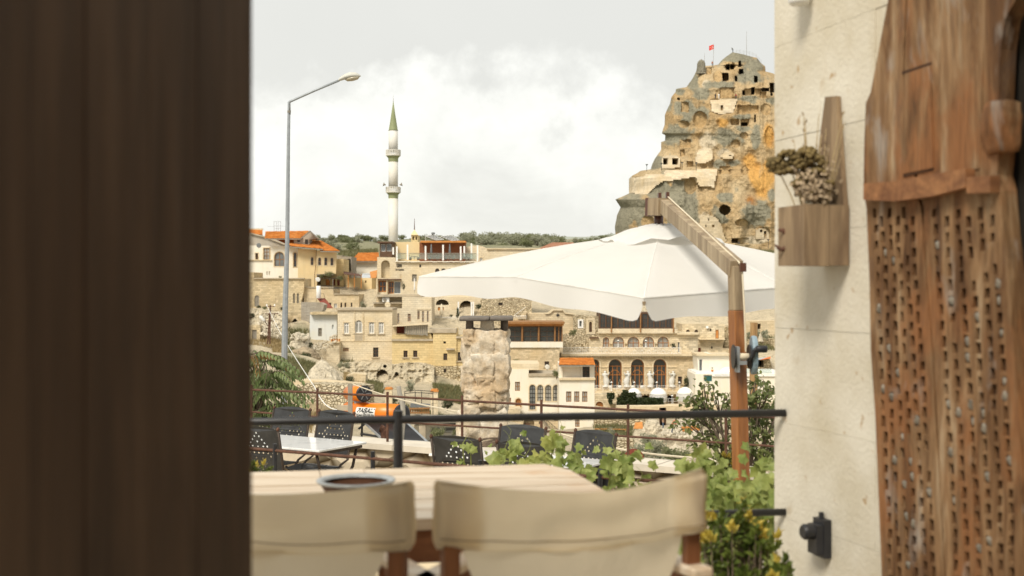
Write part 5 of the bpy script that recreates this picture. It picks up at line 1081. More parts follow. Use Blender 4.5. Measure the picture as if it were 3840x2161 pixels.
A_ = rb(CT[:, 0], CT[:, 1]); Dm = np.linalg.norm(A_[:, None] - A_[None], axis=-1); Nn = len(A_)
Pm = np.concatenate([np.ones((Nn, 1)), A_], 1); big = np.zeros((Nn + 3, Nn + 3)); big[:Nn, :Nn] = -Dm - 0 * np.eye(Nn) ; big[:Nn, :Nn] -= -.06 * np.eye(Nn); big[:Nn, Nn:] = Pm; big[Nn:, :Nn] = Pm.T
# heights are interpolated as elevation tangents so that far and near points weigh alike
tan_ = (CT[:, 2] - EYE) / CT[:, 1]
SOL = np.linalg.solve(big, np.concatenate([tan_, np.zeros(3)]))
def ground_z(x, y):
    x = np.atleast_1d(np.asarray(x, float)); y = np.atleast_1d(np.asarray(y, float)); q = rb(x, y); out_ = np.empty(len(q))
    for i in range(0, len(q), 4000):
        s_ = q[i:i + 4000]; K = -np.linalg.norm(s_[:, None] - A_[None], axis=-1); out_[i:i + 4000] = K @ SOL[:Nn] + SOL[Nn] + s_ @ SOL[Nn + 1:]
    return EYE + out_ * y
nd, ncx = 330, 300
dd = np.geomspace(5, 9000, nd); rr_ = np.concatenate([np.linspace(-1.6, -.3, 40, endpoint=False), np.linspace(-.3, .34, 225, endpoint=False), np.linspace(.34, 1.6, 35)])
X = dd[:, None] * rr_[None]; Y = np.repeat(dd[:, None], ncx, 1); Zg = ground_z(X.ravel(), Y.ravel()).reshape(X.shape)
Wp = np.stack([X, Y, np.zeros_like(X)], -1); Zg += (fbm(Wp * .22, 4, 2) - .5) * np.clip(Y / 150, .3, 2.2) * .9 + (fbm(Wp * .03, 3, 8) - .5) * np.clip((Y - 250) / 60, 0, 4) * 1.2
pxg = CX + F * X / Y; pyg = CY - F * (Zg - EYE) / Y
gr = np.clip((Y - 225) / 60, 0, 1) * .9
for z, u, v, ru, rv, dlo, dhi in ((z2, 560, 630, 160, 130, 100, 150), (z2, 1000, 580, 90, 60, 130, 175), (z2, 1220, 720, 120, 70, 100, 165), (z2, 1980, 800, 170, 60, 90, 165), (zG, 600, 440, 260, 70, 90, 145), (zG, 650, 560, 200, 120, 80, 130), (zG, 1150, 560, 260, 160, 60, 120), (zI, 1150, 230, 260, 80, 190, 230), (z2, 450, 560, 120, 120, 100, 170), (zB, 880, 720, 180, 60, 150, 180)):
    x, y = z(u, v); x2, y2 = z(u + ru, v + rv); gr = np.maximum(gr, np.exp(-(((pxg - x) / (x2 - x)) ** 2 + ((pyg - y) / (y2 - y)) ** 2)) * ((Y > dlo) & (Y < dhi)))
nzz = fbm(Wp * .12, 5, 40); n3 = fbm(Wp * .02, 4, 41); gw = np.clip((gr + .9 * (nzz - .5) - .35) / .3, 0, 1)[..., None]
earth = np.array([.68, .575, .40]) * (.75 + .5 * fbm(Wp * .3, 4, 43))[..., None]; dryc = np.array([.42, .33, .17]); grn = np.array([.25, .255, .14]) * (1 - n3[..., None]) + np.array([.33, .32, .20]) * n3[..., None]
far = np.clip((Y - 230) / 50, 0, 1)[..., None] * np.clip((n3[..., None] - .42) / .2, 0, 1) * .55
Cg = earth * (1 - gw) + grn * gw; Cg = Cg * (1 - far) + np.array([.42, .38, .27]) * far
m_ground = rockmat('ground', 1.0)
gnd = struct(np_mesh('ground', np.stack([X, Y, Zg], -1).reshape(-1, 3), grid_faces(nd, ncx)[:, ::-1], m_ground, None, True, Cg.reshape(-1, 3)))
# far table mountain
mx = np.linspace(1700, 3600, 120); tp = np.interp(mx, [1700, 1990, 2027, 2200, 2310, 2600, 3600], [912, 904, 886, 888, 877, 874, 872]) + np.sin(mx * .021) * .8
V = []; 
for d_, k in ((3300, 0), (3420, 1), (3700, 1), (4600, 1)):
    for x_, t_ in zip(mx, tp): q = P(x_, (960 if k == 0 else t_) if d_ < 3500 else t_, d_ if d_ < 3500 else 3420); V.append((q.x * (d_ / 3420 if d_ > 3500 else 1), d_, q.z))
struct(np_mesh('table_mountain', V, grid_faces(4, 120), plain('grey green scrubland', (.30, .32, .27), 1, .12, .01), None, True))  # the scrub's own grey-green tone
# low round hill of the valley side, left of the frame, keeps the horizon closed from other positions
# ------------------------------------------------------------------ vegetation
def leaf_cloud(seed, n, rad, leaf, clumps=14, shape_=None, squash=.8):
    """leaf-sized quads gathered in clumps through a crown volume"""
    g = np.random.default_rng(seed); cc = g.normal(size=(clumps, 3)); cc /= np.linalg.norm(cc, axis=1)[:, None]; cc *= (g.random(clumps) ** .45)[:, None] * .78
    cr = .22 + .22 * g.random(clumps); k = g.integers(0, clumps, n); p = g.normal(size=(n, 3)); p /= np.linalg.norm(p, axis=1)[:, None]; p *= (g.random(n) ** .4)[:, None]
    P_ = (cc[k] + p * cr[k][:, None]) * np.array(rad); P_[:, 2] *= squash
    a = g.normal(size=(n, 3)); a /= np.linalg.norm(a, axis=1)[:, None]; b = np.cross(a, g.normal(size=(n, 3))); b /= np.linalg.norm(b, axis=1)[:, None]
    s = leaf * (.6 + .8 * g.random(n))[:, None]
    V = np.stack([P_ - a * s, P_ - b * s * .45, P_ + a * s, P_ + b * s * .45], 1).reshape(-1, 3); return V, np.arange(4 * n).reshape(-1, 4)
BUSH = {}
def bush_mesh(key, seed, mat, n=900, leaf=.09):
    V, Fq = leaf_cloud(seed, n, (1, 1, 1), leaf, 16); V[:, 2] += .55
    o = np_mesh('foliage', V, Fq, mat); me = o.data; bpy.data.objects.remove(o)
    mb = M(); g = random.Random(seed)
    for k in range(5): mb.tube([(0, 0, -.4), (g.uniform(-.15, .15), g.uniform(-.15, .15), .1), (g.uniform(-.6, .6), g.uniform(-.6, .6), g.uniform(.4, .9))], [.05, .035, .01], 5)
    ob = mb.build('stem', m_bark); BUSH[key] = (me, ob.data); bpy.data.objects.remove(ob)
for i, (k, m_) in enumerate((('g0', m_bush), ('g1', m_bush), ('s0', m_sage), ('s1', m_sage), ('d0', m_dark), ('d1', m_dark))): bush_mesh(k, 100 + i, m_)
def bush(key, loc, sc, label, group=None, name='bush', rz=None):
    r_ = empty(name, loc, label, 'bush' if name != 'tree' else 'tree', group); r_.scale = sc if isinstance(sc, tuple) else (sc, sc, sc); r_.rotation_euler = (0, 0, rnd.uniform(0, 6.3) if rz is None else rz)
    for nm, me in (('foliage' if name != 'tree' else 'crown', BUSH[key][0]), ('stem' if name != 'tree' else 'trunk', BUSH[key][1])):
        o = bpy.data.objects.new(nm, me); COL.objects.link(o); o.parent = r_
    return r_
def gz(x, y): return float(ground_z(x, y)[0])
# scrub on the far hill
g = random.Random(11)
for k in range(150):
    px = g.choice((g.uniform(1150, 1420), g.uniform(1560, 2080), g.uniform(1700, 2350), g.uniform(1000, 1700))); d = g.choice((g.uniform(300, 480), g.uniform(430, 490)))
    x = (px - CX) / F * d; s = g.uniform(1.0, 2.6) * (1.3 if px > 1700 else .8); sage = g.random() < .7
    bush('s%d' % (k % 2) if sage else 'g%d' % (k % 2), (x, d, gz(x, d) - .2), (s * 1.25, s * 1.25, s), ('pale silvery shrub on the grassy hill behind the town' if sage else 'green shrub on the grassy hill behind the town'), 'silvery shrubs on the hill' if sage else 'green shrubs on the hill')
for z, u, v, h, d, key, lab in ((z1, 1060, 300, 70, 300, 's0', 'pale silvery tree right of the tiled dormer'), (zO, 800, 370, 90, 380, 'g0', 'tall round tree on the hill skyline beside the vaulted hall'), (zO, 1320, 380, 95, 330, 's1', 'pale silvery tree above the brown roof'), (zO, 1480, 400, 80, 335, 's0', 'pale silvery tree right of the brown roof'), (zO, 1850, 350, 80, 400, 's1', 'wide silvery tree near the castle rock foot'), (zO, 650, 420, 70, 330, 'g1', 'dark rounded bush in front of the skyline tree'), (zO, 250, 380, 70, 350, 'g0', 'green bush behind the white terrace columns')):
    q = PZ(z, u, v, d); s = h * (.3 if z is zO else .3) / F * d / 1.05; bush(key, (q.x, q.y, q.z - s * .7), (s * 1.2, s * 1.2, s), lab, name='tree')
for k, u in enumerate((1490, 1555)):   # two small conifers
    a, b = PZ(z1, u, 300, 400), PZ(z1, u, 225, 400); r_ = empty('conifer', a, 'small dark conifer on the hill left of the minaret', 'tree', 'conifers on the hill')
    H_ = b.z - a.z; V, Fq = leaf_cloud(300 + k, 500, (1, 1, 1), .12, 12); V[:, 2] = (V[:, 2] + .8) / 1.6; V[:, :2] *= (1.02 - V[:, 2:3]).clip(.03) * .28 * H_; V[:, 2] *= H_
    np_mesh('crown', V + np.array(a), Fq, m_dark, r_); M().tube([a - UZ, a + UZ * H_ * .8], [.2, .05], 6).build('trunk', m_bark, r_)
# shrubs of the town: (zoom, u, v base, half width px, d, kind, label)
for z, u, v, wpx, d, key, lab in (
    (zB, 90, 490, 65, 172, 'd0', 'dark rounded bush on the rubble bank'), (zB, 960, 1170, 100, 150, 'd0', 'dark green bush under the brown rock ledge'), (zB, 1040, 940, 48, 160, 'd1', 'small dark bush at the boulder mass'), (zB, 940, 850, 80, 162, 's0', 'dry tan shrub on the boulder mass'),
    (zB, 230, 350, 50, 186, 'd1', 'low dark shrub at the foot of the boarded arch'), (zB, 310, 350, 40, 186, 'g1', 'green tuft beside the boarded arch shrub'), (zB, 575, 350, 32, 188, 'd0', 'dark shrub tucked behind the lamp post'),
    (z1, 945, 735, 35, 202, 'g0', 'climbing plant over the porch of the yellow house'), (z1, 1040, 740, 60, 202, 'g1', 'wide climbing plant over the orange door'), (z1, 1170, 765, 45, 203, 'g0', 'leafy climber at the porch corner'), (z1, 1455, 1110, 55, 188, 's1', 'dry grey shrub at the wall with small windows'), (z1, 435, 735, 22, 203, 's0', 'grey tuft on the weathered house cornice'),
    (zM, 250, 1290, 110, 166, 's0', 'dry grey green shrub below the pale house'), (zA, 575, 960, 35, 193, 'd0', 'slim dark climber beside the cafe door'), (zA, 1430, 1400, 55, 188.5, 'd1', 'dark conical thuja on the vaulted terrace'), (zA, 1335, 1400, 28, 188, 'd0', 'small dark potted shrub by the folded cream parasol'),
    (zA, 1760, 1270, 55, 189, 'd0', 'creeper hanging by the white columns'), (z3, 1425, 385, 42, 186, 'g0', 'round leafy bush beside the chapel gable'), (z3, 1275, 760, 45, 162.5, 'g0', 'roof shrub beside the tiled white house'), (z3, 905, 640, 30, 176, 'g1', 'grass tuft shrub on the flat roof'),
    (zH, 1930, 1100, 75, 178, 'd0', 'tall dark shrub beside the outdoor steps'), (zH, 1730, 440, 45, 183, 'd1', 'dark potted shrub on the hotel balcony'), (zI, 1200, 300, 120, 204, 's0', 'large silvery bush on the slope by the door jamb'), (zI, 1000, 290, 70, 206, 's1', 'silvery bush left of the pale rock spur'), (zI, 1040, 260, 60, 212, 'g1', 'green bush behind the pale rock spur'),
    (zG, 980, 720, 150, 108, 's0', 'big grey green shrub low in the ravine'), (zG, 1180, 720, 160, 104, 's1', 'broad grey green shrub beside the fluted rock bank'), (zG, 1080, 560, 120, 112, 's0', 'grey green shrub climbing towards the boulder'), (zG, 1330, 740, 130, 96, 'g0', 'green shrub just beyond the parapet'), (zG, 1480, 745, 100, 98, 'g1', 'fresh green shrub beside the smooth rock spur'),
    (zG, 640, 480, 90, 130, 's1', 'grey shrub on the bank above the cellar wall'), (zG, 480, 440, 60, 132, 's0', 'grey shrub at the foot of the plank stack'), (zG, 500, 620, 70, 118, 's0', 'dull shrub left of the cellar wall'), (z2, 1600, 830, 60, 120, 's1', 'rusty dry shrub above the gate piers'), (z2, 1960, 1010, 60, 78, 'd0', 'dark shrub right of the gate pier'), (z2, 2060, 1290, 60, 50, 'g0', 'green shrub below the strip window'), (z2, 1860, 1330, 90, 49, 'g1', 'green shrub at the end of the heater tubes'),
    (z2, 1440, 960, 40, 82, 'd1', 'dark shrub between the gate piers'), (z2, 1020, 760, 45, 125, 'd0', 'dark tuft behind the tuff cone')):
    q = PZ(z, u, v, d); e = PZ(z, u + wpx, v, d); s = (e.x - q.x) / .85; tall = 1.9 if 'slim' in lab or 'conical' in lab or 'tall dark' in lab else 1.0
    bush(key, (q.x, q.y, q.z), (s * (.6 if tall > 1 else 1), s * (.6 if tall > 1 else 1), s * tall), lab)
for q, par in pot_spots:
    o = bpy.data.objects.new('foliage', BUSH['d0'][0]); COL.objects.link(o); o.location = q; o.scale = (.18, .18, .15); adopt(o, par)
# ivy hedge by the pods
hd = empty('ivy_hedge', PZ(zH, 1190, 1390, 173.4), 'long clipped ivy hedge before the white garden pods', 'hedge'); Vs = []; Fs = []; n0 = 0
for k, (u0, u1, v0, v1) in enumerate(((830, 1560, 1250, 1375), (900, 1130, 1170, 1290), (1180, 1560, 1262, 1392), (925, 1000, 1130, 1200), (675, 780, 1175, 1260), (700, 745, 1240, 1340))):
    a, b = PZ(zH, u0, v1, 173.2), PZ(zH, u1, v0, 173.2); V, Fq = leaf_cloud(40 + k, int(14 * (u1 - u0) * (v1 - v0) / 300) + 300, (1, 1, 1), .1, 60, squash=1.0)
    V2 = V.copy(); g_ = np.random.default_rng(k); cnt = len(Fq); ctr = np.repeat(g_.random((cnt, 3)), 4, 0); loc = (V - np.repeat(V.reshape(-1, 4, 3).mean(1), 4, 0)) * 2.2
    V2 = np.array([a.x, a.y - .5, a.z]) + ctr * np.array([b.x - a.x, 1.4, b.z - a.z]) + loc * .8; Vs.append(V2); Fs.append(Fq + n0); n0 += len(V2)
np_mesh('foliage', np.concatenate(Vs), np.concatenate(Fs), m_dark, hd)
M().box(PZ(zH, 1190, 1372, 173.4), (6.6, .3, .3)).build('root_bed', m_dwood, hd)
# grass: patches of blades, dry and green
def grass_patch(name, label, mat, spots, seed, hgt):
    g_ = np.random.default_rng(seed); Vs = []
    for z, u0, v0, u1, v1, d, n in spots:
        x0, y0 = z(u0, v0); x1, y1 = z(u1, v1); px = x0 + (x1 - x0) * g_.random(n); dd_ = d * (.93 + .14 * g_.random(n)); x = (px - CX) / F * dd_; zz = ground_z(x, dd_)
        h = hgt * (.5 + g_.random(n)); an = g_.random(n) * 6.28; wv = np.stack([np.cos(an), np.sin(an), 0 * an], 1) * (h * .16)[:, None]; ln = g_.normal(size=(n, 3)) * (h * .35)[:, None]; ln[:, 2] = h
        b = np.stack([x, dd_, zz - .1], 1); Vs.append(np.stack([b - wv, b + wv, b + ln], 1).reshape(-1, 3))
    V = np.concatenate(Vs); o = np_mesh(name, V, np.arange(len(V)).reshape(-1, 3), mat); o['kind'] = 'stuff'; o['label'] = label; o['category'] = 'grass'; return o
grass_patch('grass', 'rough green grass on the slopes between the houses', m_grass, ((z2, 410, 500, 720, 740, 135, 5000), (z2, 410, 500, 640, 740, 120, 4000), (z2, 910, 540, 1060, 640, 165, 1500), (z2, 1170, 690, 1330, 790, 135, 2500), (z2, 1830, 760, 2130, 850, 150, 4000), (z2, 1840, 760, 2130, 850, 110, 3000), (zG, 420, 400, 880, 480, 132, 3500), (zG, 420, 500, 620, 700, 118, 2500), (zG, 850, 500, 1500, 740, 100, 3000),
    (zI, 930, 270, 1400, 300, 210, 2000), (zB, 690, 690, 1030, 740, 168, 2000), (zD, 1640, 1320, 2180, 1450, 300, 5000), (zD, 1640, 1300, 2180, 1350, 325, 3000), (z2, 1380, 960, 1800, 1000, 84, 1500), (z1, 1150, 380, 1640, 420, 290, 4000)), 1, .5)
grass_patch('dry_grass', 'tufts of straw coloured grass on mound and banks', m_dry, ((z2, 480, 900, 830, 1000, 74, 4000), (zB, 30, 340, 590, 420, 172, 3500), (zB, 440, 750, 600, 830, 165, 900), (z2, 960, 640, 1140, 690, 150, 1500), (z2, 430, 690, 560, 740, 130, 900), (z2, 640, 1000, 860, 1060, 70, 900), (zD, 270, 300, 690, 340, 372, 900)), 2, .42)
# rubble heaps: stones one can pick out on the building site and the banks
BM = []
for k in range(5):
    mb = bmesh.new(); bmesh.ops.create_icosphere(mb, subdivisions=1, radius=1); g_ = random.Random(k)
    for v in mb.verts: v.co = v.co * g_.uniform(.72, 1.2); v.co.z *= .75
    me = bpy.data.meshes.new('stone'); mb.to_mesh(me); mb.free(); me.materials.append(m_boulder); BM.append(me)
def heap(z, pts, d, n, s0, s1, label, seed, name='rubble_heap'):
    g_ = random.Random(seed); r_ = None
    xs = [p[0] for p in pts]; tops = pts
    for k in range(n):
        u = g_.uniform(xs[0], xs[-1]); vt = np.interp(u, xs, [p[1] for p in pts]); vb = np.interp(u, xs, [p[2] for p in pts]); f_ = g_.random(); v = vb + (vt - vb) * f_
        q = PZ(z, u, v, d - 2 + 5 * f_)
        if r_ is None: r_ = empty(name, PZ(z, sum(xs) / len(xs), max(p[2] for p in pts), d), label, 'rubble')
        o = bpy.data.objects.new('stone', BM[k % 5]); COL.objects.link(o); s = g_.uniform(s0, s1); o.scale = (s * g_.uniform(.8, 1.4), s, s * g_.uniform(.7, 1.1)); o.rotation_euler = (g_.uniform(0, 6), g_.uniform(0, 6), g_.uniform(0, 6)); o.location = q; adopt(o, r_)
heap(zG, [(1220, 345, 415), (1350, 360, 440), (1500, 360, 455), (1650, 350, 470), (1790, 390, 470)], 131, 250, .09, .24, 'heap of broken pale stones on the building site', 1)
heap(zG, [(1420, 215, 330), (1550, 225, 320), (1720, 240, 310)], 141, 160, .09, .22, 'upper heap of white stones behind the orange beam', 2)
heap(zB, [(190, 390, 720), (330, 410, 760), (480, 400, 780), (590, 390, 790)], 168, 170, .10, .30, 'fallen stones below the weathered ashlar house', 3)
heap(zB, [(1090, 890, 1000), (1200, 880, 990), (1310, 800, 960), (1450, 740, 860)], 171, 110, .09, .24, 'broken masonry between the ruin and the turret', 4)
heap(zB, [(740, 730, 830), (900, 730, 820), (1010, 750, 830)], 161, 60, .12, .35, 'loose pale stones on the boulder mass', 5)
# ------------------------------------------------------------------ people
def person_mesh(mats, pose):
    sk = {'stand': [(0, 0, .92), (0, 0, 1.18), (0, 0, 1.42), (0, -.02, 1.52), (0, -.03, 1.64), (.19, 0, 1.40), (.25, .02, 1.12), (.24, -.08, .88), (-.19, 0, 1.40), (-.25, .02, 1.12), (-.24, -.08, .88), (.09, 0, .88), (.10, .0, .48), (.10, .03, .06), (.10, -.12, .03), (-.09, 0, .88), (-.10, -.02, .48), (-.10, .03, .06), (-.10, -.12, .03)],
          'bend': [(0, 0, .85), (-.08, 0, 1.08), (-.2, 0, 1.28), (-.28, -.02, 1.36), (-.36, -.03, 1.44), (-.05, -.15, 1.25), (-.2, -.28, 1.0), (-.4, -.2, .92), (-.25, .15, 1.25), (-.35, .2, 1.0), (-.5, .1, .9), (.06, -.08, .82), (.0, -.1, .46), (.12, -.1, .06), (-.02, -.12, .03), (.06, .1, .82), (-.06, .1, .46), (.1, .12, .06), (-.04, .12, .03)]}[pose]
    ed = [(0, 1), (1, 2), (2, 3), (3, 4), (2, 5), (5, 6), (6, 7), (2, 8), (8, 9), (9, 10), (0, 11), (11, 12), (12, 13), (13, 14), (0, 15), (15, 16), (16, 17), (17, 18)]
    rad = [.15, .14, .15, .055, .105, .065, .048, .035, .065, .048, .035, .095, .065, .045, .035, .095, .065, .045, .035]
    me = bpy.data.meshes.new('body'); me.from_pydata(sk, ed, []); o = bpy.data.objects.new('body', me); COL.objects.link(o)
    md_ = o.modifiers.new('skin', 'SKIN'); o.modifiers.new('sub', 'SUBSURF').levels = 1
    for v, r_ in zip(me.skin_vertices[0].data, rad): v.radius = (r_, r_)
    me.skin_vertices[0].data[0].use_root = True
    bpy.context.view_layer.update(); m2 = bpy.data.meshes.new_from_object(o.evaluated_get(bpy.context.evaluated_depsgraph_get())); bpy.data.objects.remove(o)
    m2.materials.clear()
    for m_ in mats: m2.materials.append(m_)
    top_z = 1.5 if pose == 'stand' else 1.37
    for p_ in m2.polygons:
        z_ = p_.center.z; x_ = abs(p_.center.x); p_.material_index = 0 if z_ > top_z or (pose == 'stand' and x_ > .22 and z_ < 1.0 and z_ > .75) else (1 if z_ > .9 else 2); p_.use_smooth = True
    return m2
m_skin = plain('skin', (.42, .25, .17), .6, .1, 5)
def cloth(n, c): return plain('cloth ' + n, c, .9, .15, 5)
def person(loc, rz, shirt, legs, label, pose='stand'):
    me = person_mesh([m_skin, shirt, legs], pose); o = bpy.data.objects.new('person', me); COL.objects.link(o); o.location = loc; o.rotation_euler = (0, 0, rz); top(o, label, 'person')
    c = Vector((0, -.02, 1.69)) if pose == 'stand' else Vector((-.39, -.03, 1.5)); hm = M().lathe([(.1, -.06), (.115, .0), (.08, .07), (.02, .095)], c, 10).build('hair', cloth('hair', (.03, .022, .018)), None, True); hm.parent = o
    return o
def cas(z, u, v, off=4): x, y = z(u, v); d = castle_d(x, y) - off; return P(x, y, d)
person(cas(zC, 1354, 785, 4.6), 0, cloth('black', (.03, .03, .03)), cloth('navy', (.04, .05, .08)), 'person in black standing on the masonry ledge of the castle rock')
person(cas(zC, 1400, 782, 4.6), .5, cloth('white', (.7, .69, .66)), cloth('white', (.7, .69, .66)), 'person all in white standing beside another on the castle ledge')
person(cas(zC, 1627, 782, 4.4), 1, cloth('red', (.42, .06, .05)), cloth('navy', (.04, .05, .08)), 'person in red leaning at the end of the castle ledge', 'bend')
person(cas(zC, 1585, 168, 0), .3, cloth('olive', (.07, .075, .05)), cloth('navy', (.04, .05, .08)), 'person bending forward on the very summit of the castle rock', 'bend')
person(cas(zC, 1312, 352, 1.5), 2.5, cloth('rust', (.35, .12, .06)), cloth('black', (.03, .03, .03)), 'person in a rust top beside the flag pole on the castle rock')
person(PZ(zG, 1360, 395, 130), 2.6, cloth('terracotta', (.45, .17, .09)), cloth('blue', (.09, .12, .17)), 'worker in a terracotta shirt and blue trousers bending on the rubble heap', 'bend')
person(PZ(zG, 1245, 370, 134), 1.2, cloth('sand', (.40, .25, .16)), cloth('blue', (.09, .12, .17)), 'worker in a sand shirt standing by the dark timber door')
# flag on the castle
fb = cas(zC, 1322, 352, 1.5); fh = 20.5; fl = empty('flag_pole', fb, 'pole flying a red flag with white crescent and star on the castle rock', 'flag'); M().tube([fb - UZ * 1, P(*zC(1333, 52), fb.y)], [.06, .04], 6).build('pole', m_gwood, fl)
zs_ = P(*zC(1333, 65), fb.y); V = []; nx, ny = 12, 6; fw, fhh = 1.5, 1.65
def fpos(i, j): s = i / nx; return (zs_.x - s * fw, fb.y - .2 * math.sin(s * 6) * s, zs_.z - fhh * (j / ny) * .9 - s * .3 + .08 * math.sin(s * 5))
for j in range(ny + 1):
    for i in range(nx + 1): V.append(fpos(i, j))
fo = np_mesh('flag', V, grid_faces(ny + 1, nx + 1), plain('red flag cloth', (.60, .035, .02), .8, .1, 3), fl, True)
def fp2(s, t_): q = Vector(fpos(s * nx, t_ * ny)); return q + Vector((0, -.05, 0))
mb = M(); cr_ = []
for k in range(15): a = R(35 + 290 * k / 14); cr_.append(fp2(.38 + .19 * math.cos(a), .5 + .27 * math.sin(a)))
for k in range(14, -1, -1): a = R(40 + 280 * k / 14); cr_.append(fp2(.41 + .145 * math.cos(a), .5 + .205 * math.sin(a)))
n = 15; mb.add(cr_, [(i, i + 1, 28 - i, 29 - i) for i in range(14)])
st5 = [fp2(.66 + (.09 if k % 2 == 0 else .036) * math.cos(R(36 * k + 180)), .5 + (.13 if k % 2 == 0 else .05) * math.sin(R(36 * k + 180))) for k in range(10)]; mb.add(st5 + [fp2(.66, .5)], [(k, (k + 1) % 10, 10) for k in range(10)])
mb.build('crescent_and_star', m_wfrm, fo, fix=False)
def mast(u, v0, v1, r_, label): b = cas(zC, u, v1, 0); t_ = P(*zC(u, v0), b.y); top(M().tube([b - UZ, t_], [r_, r_ * .5], 6).build('mast', m_gwood), label, 'mast')
mast(1767, -110, 240, .07, 'tall thin mast on the castle summit'); mast(1210, 172, 262, .06, 'short antenna mast on the left shoulder of the castle rock')
rl = empty('summit_railing', cas(zC, 1760, 200, 0), 'thin iron railing round the castle summit', 'railing'); mb = M()
sp_ = [(1630, 125, 185), (1680, 128, 190), (1730, 138, 195), (1805, 150, 215), (1850, 165, 228), (1895, 190, 240), (1935, 240, 290), (1960, 262, 315)]
for u, v0, v1 in sp_: b = cas(zC, u, v1, 0); mb.tube([b - UZ * .6, P(*zC(u, v0), b.y)], .03, 4)
mb.build('post', m_gwood, rl); mb = M(); pl_ = [P(*zC(u, v0 + 12), cas(zC, u, v1, 0).y) for u, v0, v1 in sp_]; mb.tube(pl_, .022, 4); mb.tube([p - UZ * .5 for p in pl_], .018, 4); mb.build('rail', m_gwood, rl)
for k, (u, v0, v1) in enumerate(((455, 203, 282), (655, 186, 268), (935, 176, 264), (1128, 180, 270), (1708, 1255, 1345), (2108, 1222, 1330))):
    x, y = zD(u, v1); d = castle_d(max(x, 2372), max(y, 640)) - 6; a, b = P(x, y, d), P(x, zD(u, v0)[1], d); q = empty('terrace_lamp', a, ('black lamp post at the open end of the castle terrace wall', 'black lamp post just before the two arched castle caves', 'black lamp post just past the two arched castle caves', 'black lamp post beside the pale masonry patch on the castle terrace', 'black lamp post at the castle foot near the low caves', 'black lamp post at the castle foot beside the small masonry house')[k], 'lamp', 'lamps on the castle terrace' if k < 4 else 'lamps at the castle foot')
    H_ = b.z - a.z; M().tube([a - UZ * .5, a + UZ * H_ * .7], .07, 6).build('post', m_black, q); M().lathe([(.08, H_ * .65), (.22, H_ * .85), (.14, H_ * .88)], a, 6).build('lantern', m_glassb, q); M().box(a + UZ * H_ * .95, (.75, .5, .15)).build('hood', m_black, q)
# ------------------------------------------------------------------ between town and terrace
m_galv = plain('galvanised steel', (.30, .32, .33), .55, .18, 10, .4, .3)
lp = empty('street_lamp', PZ(z2, 365, 1200, 30), 'tall tapering grey street lamp with one slanted arm', 'street lamp')
M().tube([P(1060, 1640, 30) - UZ * 5, P(1063, 1541, 30), P(1070, 1140, 30), P(1077, 920, 30), P(1082, 500, 30), P(1084, 395, 30)], [.095, .083, .07, .054, .04, .036], 8).build('pole', m_galv, lp)
M().tube([P(1084.5, 430, 30), P(1084, 384, 30), P(1088, 381, 30), P(1180, 340, 30), P(1272, 302, 30)], [.038, .034, .032, .032, .031], 10).build('arm', m_galv, lp, True)
hd_ = empty('tmp', (0, 0, 0)); bpy.data.objects.remove(hd_)
sec = []; axis0, axis1 = PZ(zP, 488, 132, 30), PZ(zP, 667, 98, 30); ax = (axis1 - axis0); upv = Vector((0, 0, 1)); prf = [(0, .03, .03), (.08, .075, .06), (.25, .10, .085), (.5, .115, .10), (.75, .10, .085), (.92, .06, .05), (1, .015, .015)]
Vv = []; n = 14
for t_, wy, hz in prf:
    c = axis0 + ax * t_ + UZ * (.05 * math.sin(t_ * math.pi))
    for j in range(n): a = 2 * math.pi * j / n; Vv.append(c + Vector((0, wy * math.cos(a), hz * math.sin(a) * (1 if math.sin(a) > 0 else .55))))
i = np.arange(len(prf) - 1)[:, None] * n; j = np.arange(n)[None]; j2 = (j + 1) % n
hs = np_mesh('lamp_head', [tuple(v) for v in Vv], np.stack([i + j, i + j2, i + n + j2, i + n + j], -1).reshape(-1, 4), plain('lamp housing', (.52, .51, .45), .5, .12, 12), lp, True)
c = axis0 + ax * .62 - UZ * .005; M().lathe([(.02, -.075), (.08, -.06), (.105, -.025), (.11, 0)], c, 16, Matrix.Rotation(math.atan2(-ax.z, ax.x), 3, 'Y') @ Matrix.Diagonal((1.7, .9, 1))).build('lens', plain('lamp lens', (.42, .37, .26), .2, .2, 20, .6), hs, True)
M().lathe([(.045, 0), (.045, .05)], P(1084, 423, 30), 10).build('collar', m_gwood, lp)
# lattice pole with its own lamp
up = empty('utility_pole', PZ(zB, 385, 800, 96), 'rusty lattice utility pole with insulators and a white lamp', 'utility pole'); mb = M(); D_ = 96
mb.bar(PZ(zB, 398, 275, D_), PZ(zB, 392, 900, D_), .1, .1); mb.bar(PZ(zB, 384, 420, D_), PZ(zB, 355, 900, D_), .09, .08); mb.build('mast', m_rust, up); mb = M()
for k in range(5): mb.bar(PZ(zB, 383 - k * 5, 480 + k * 75, D_), PZ(zB, 394, 520 + k * 75, D_), .04, .04)
mb.build('bracing', m_rust, up)
for a, b, v in ((330, 475, 300), (318, 530, 415), (318, 455, 530)): M().bar(PZ(zB, a, v, D_ - .2), PZ(zB, b, v - 3, D_ - .2), .06, .06).build('cross_arm', m_rust, up)
for u, v in ((343, 285), (468, 283)): M().lathe([(.04, -.06), (.07, 0), (.045, .04), (.06, .08), (.03, .12)], PZ(zB, u, v, D_ - .2), 8).build('insulator', m_wpaint, up, True)
M().tube([PZ(zB, 362, 612, D_), PZ(zB, 330, 560, D_), PZ(zB, 310, 540, D_)], .035, 6).build('lamp_arm', m_rust, up); M().tube([PZ(zB, 318, 545, D_ - .1), PZ(zB, 290, 520, D_ - .1), PZ(zB, 245, 462, D_ - .1), PZ(zB, 228, 450, D_ - .1)], [.06, .13, .13, .05], 10).build('lamp_head', m_minw, up, True)
CTRL_POLE = True
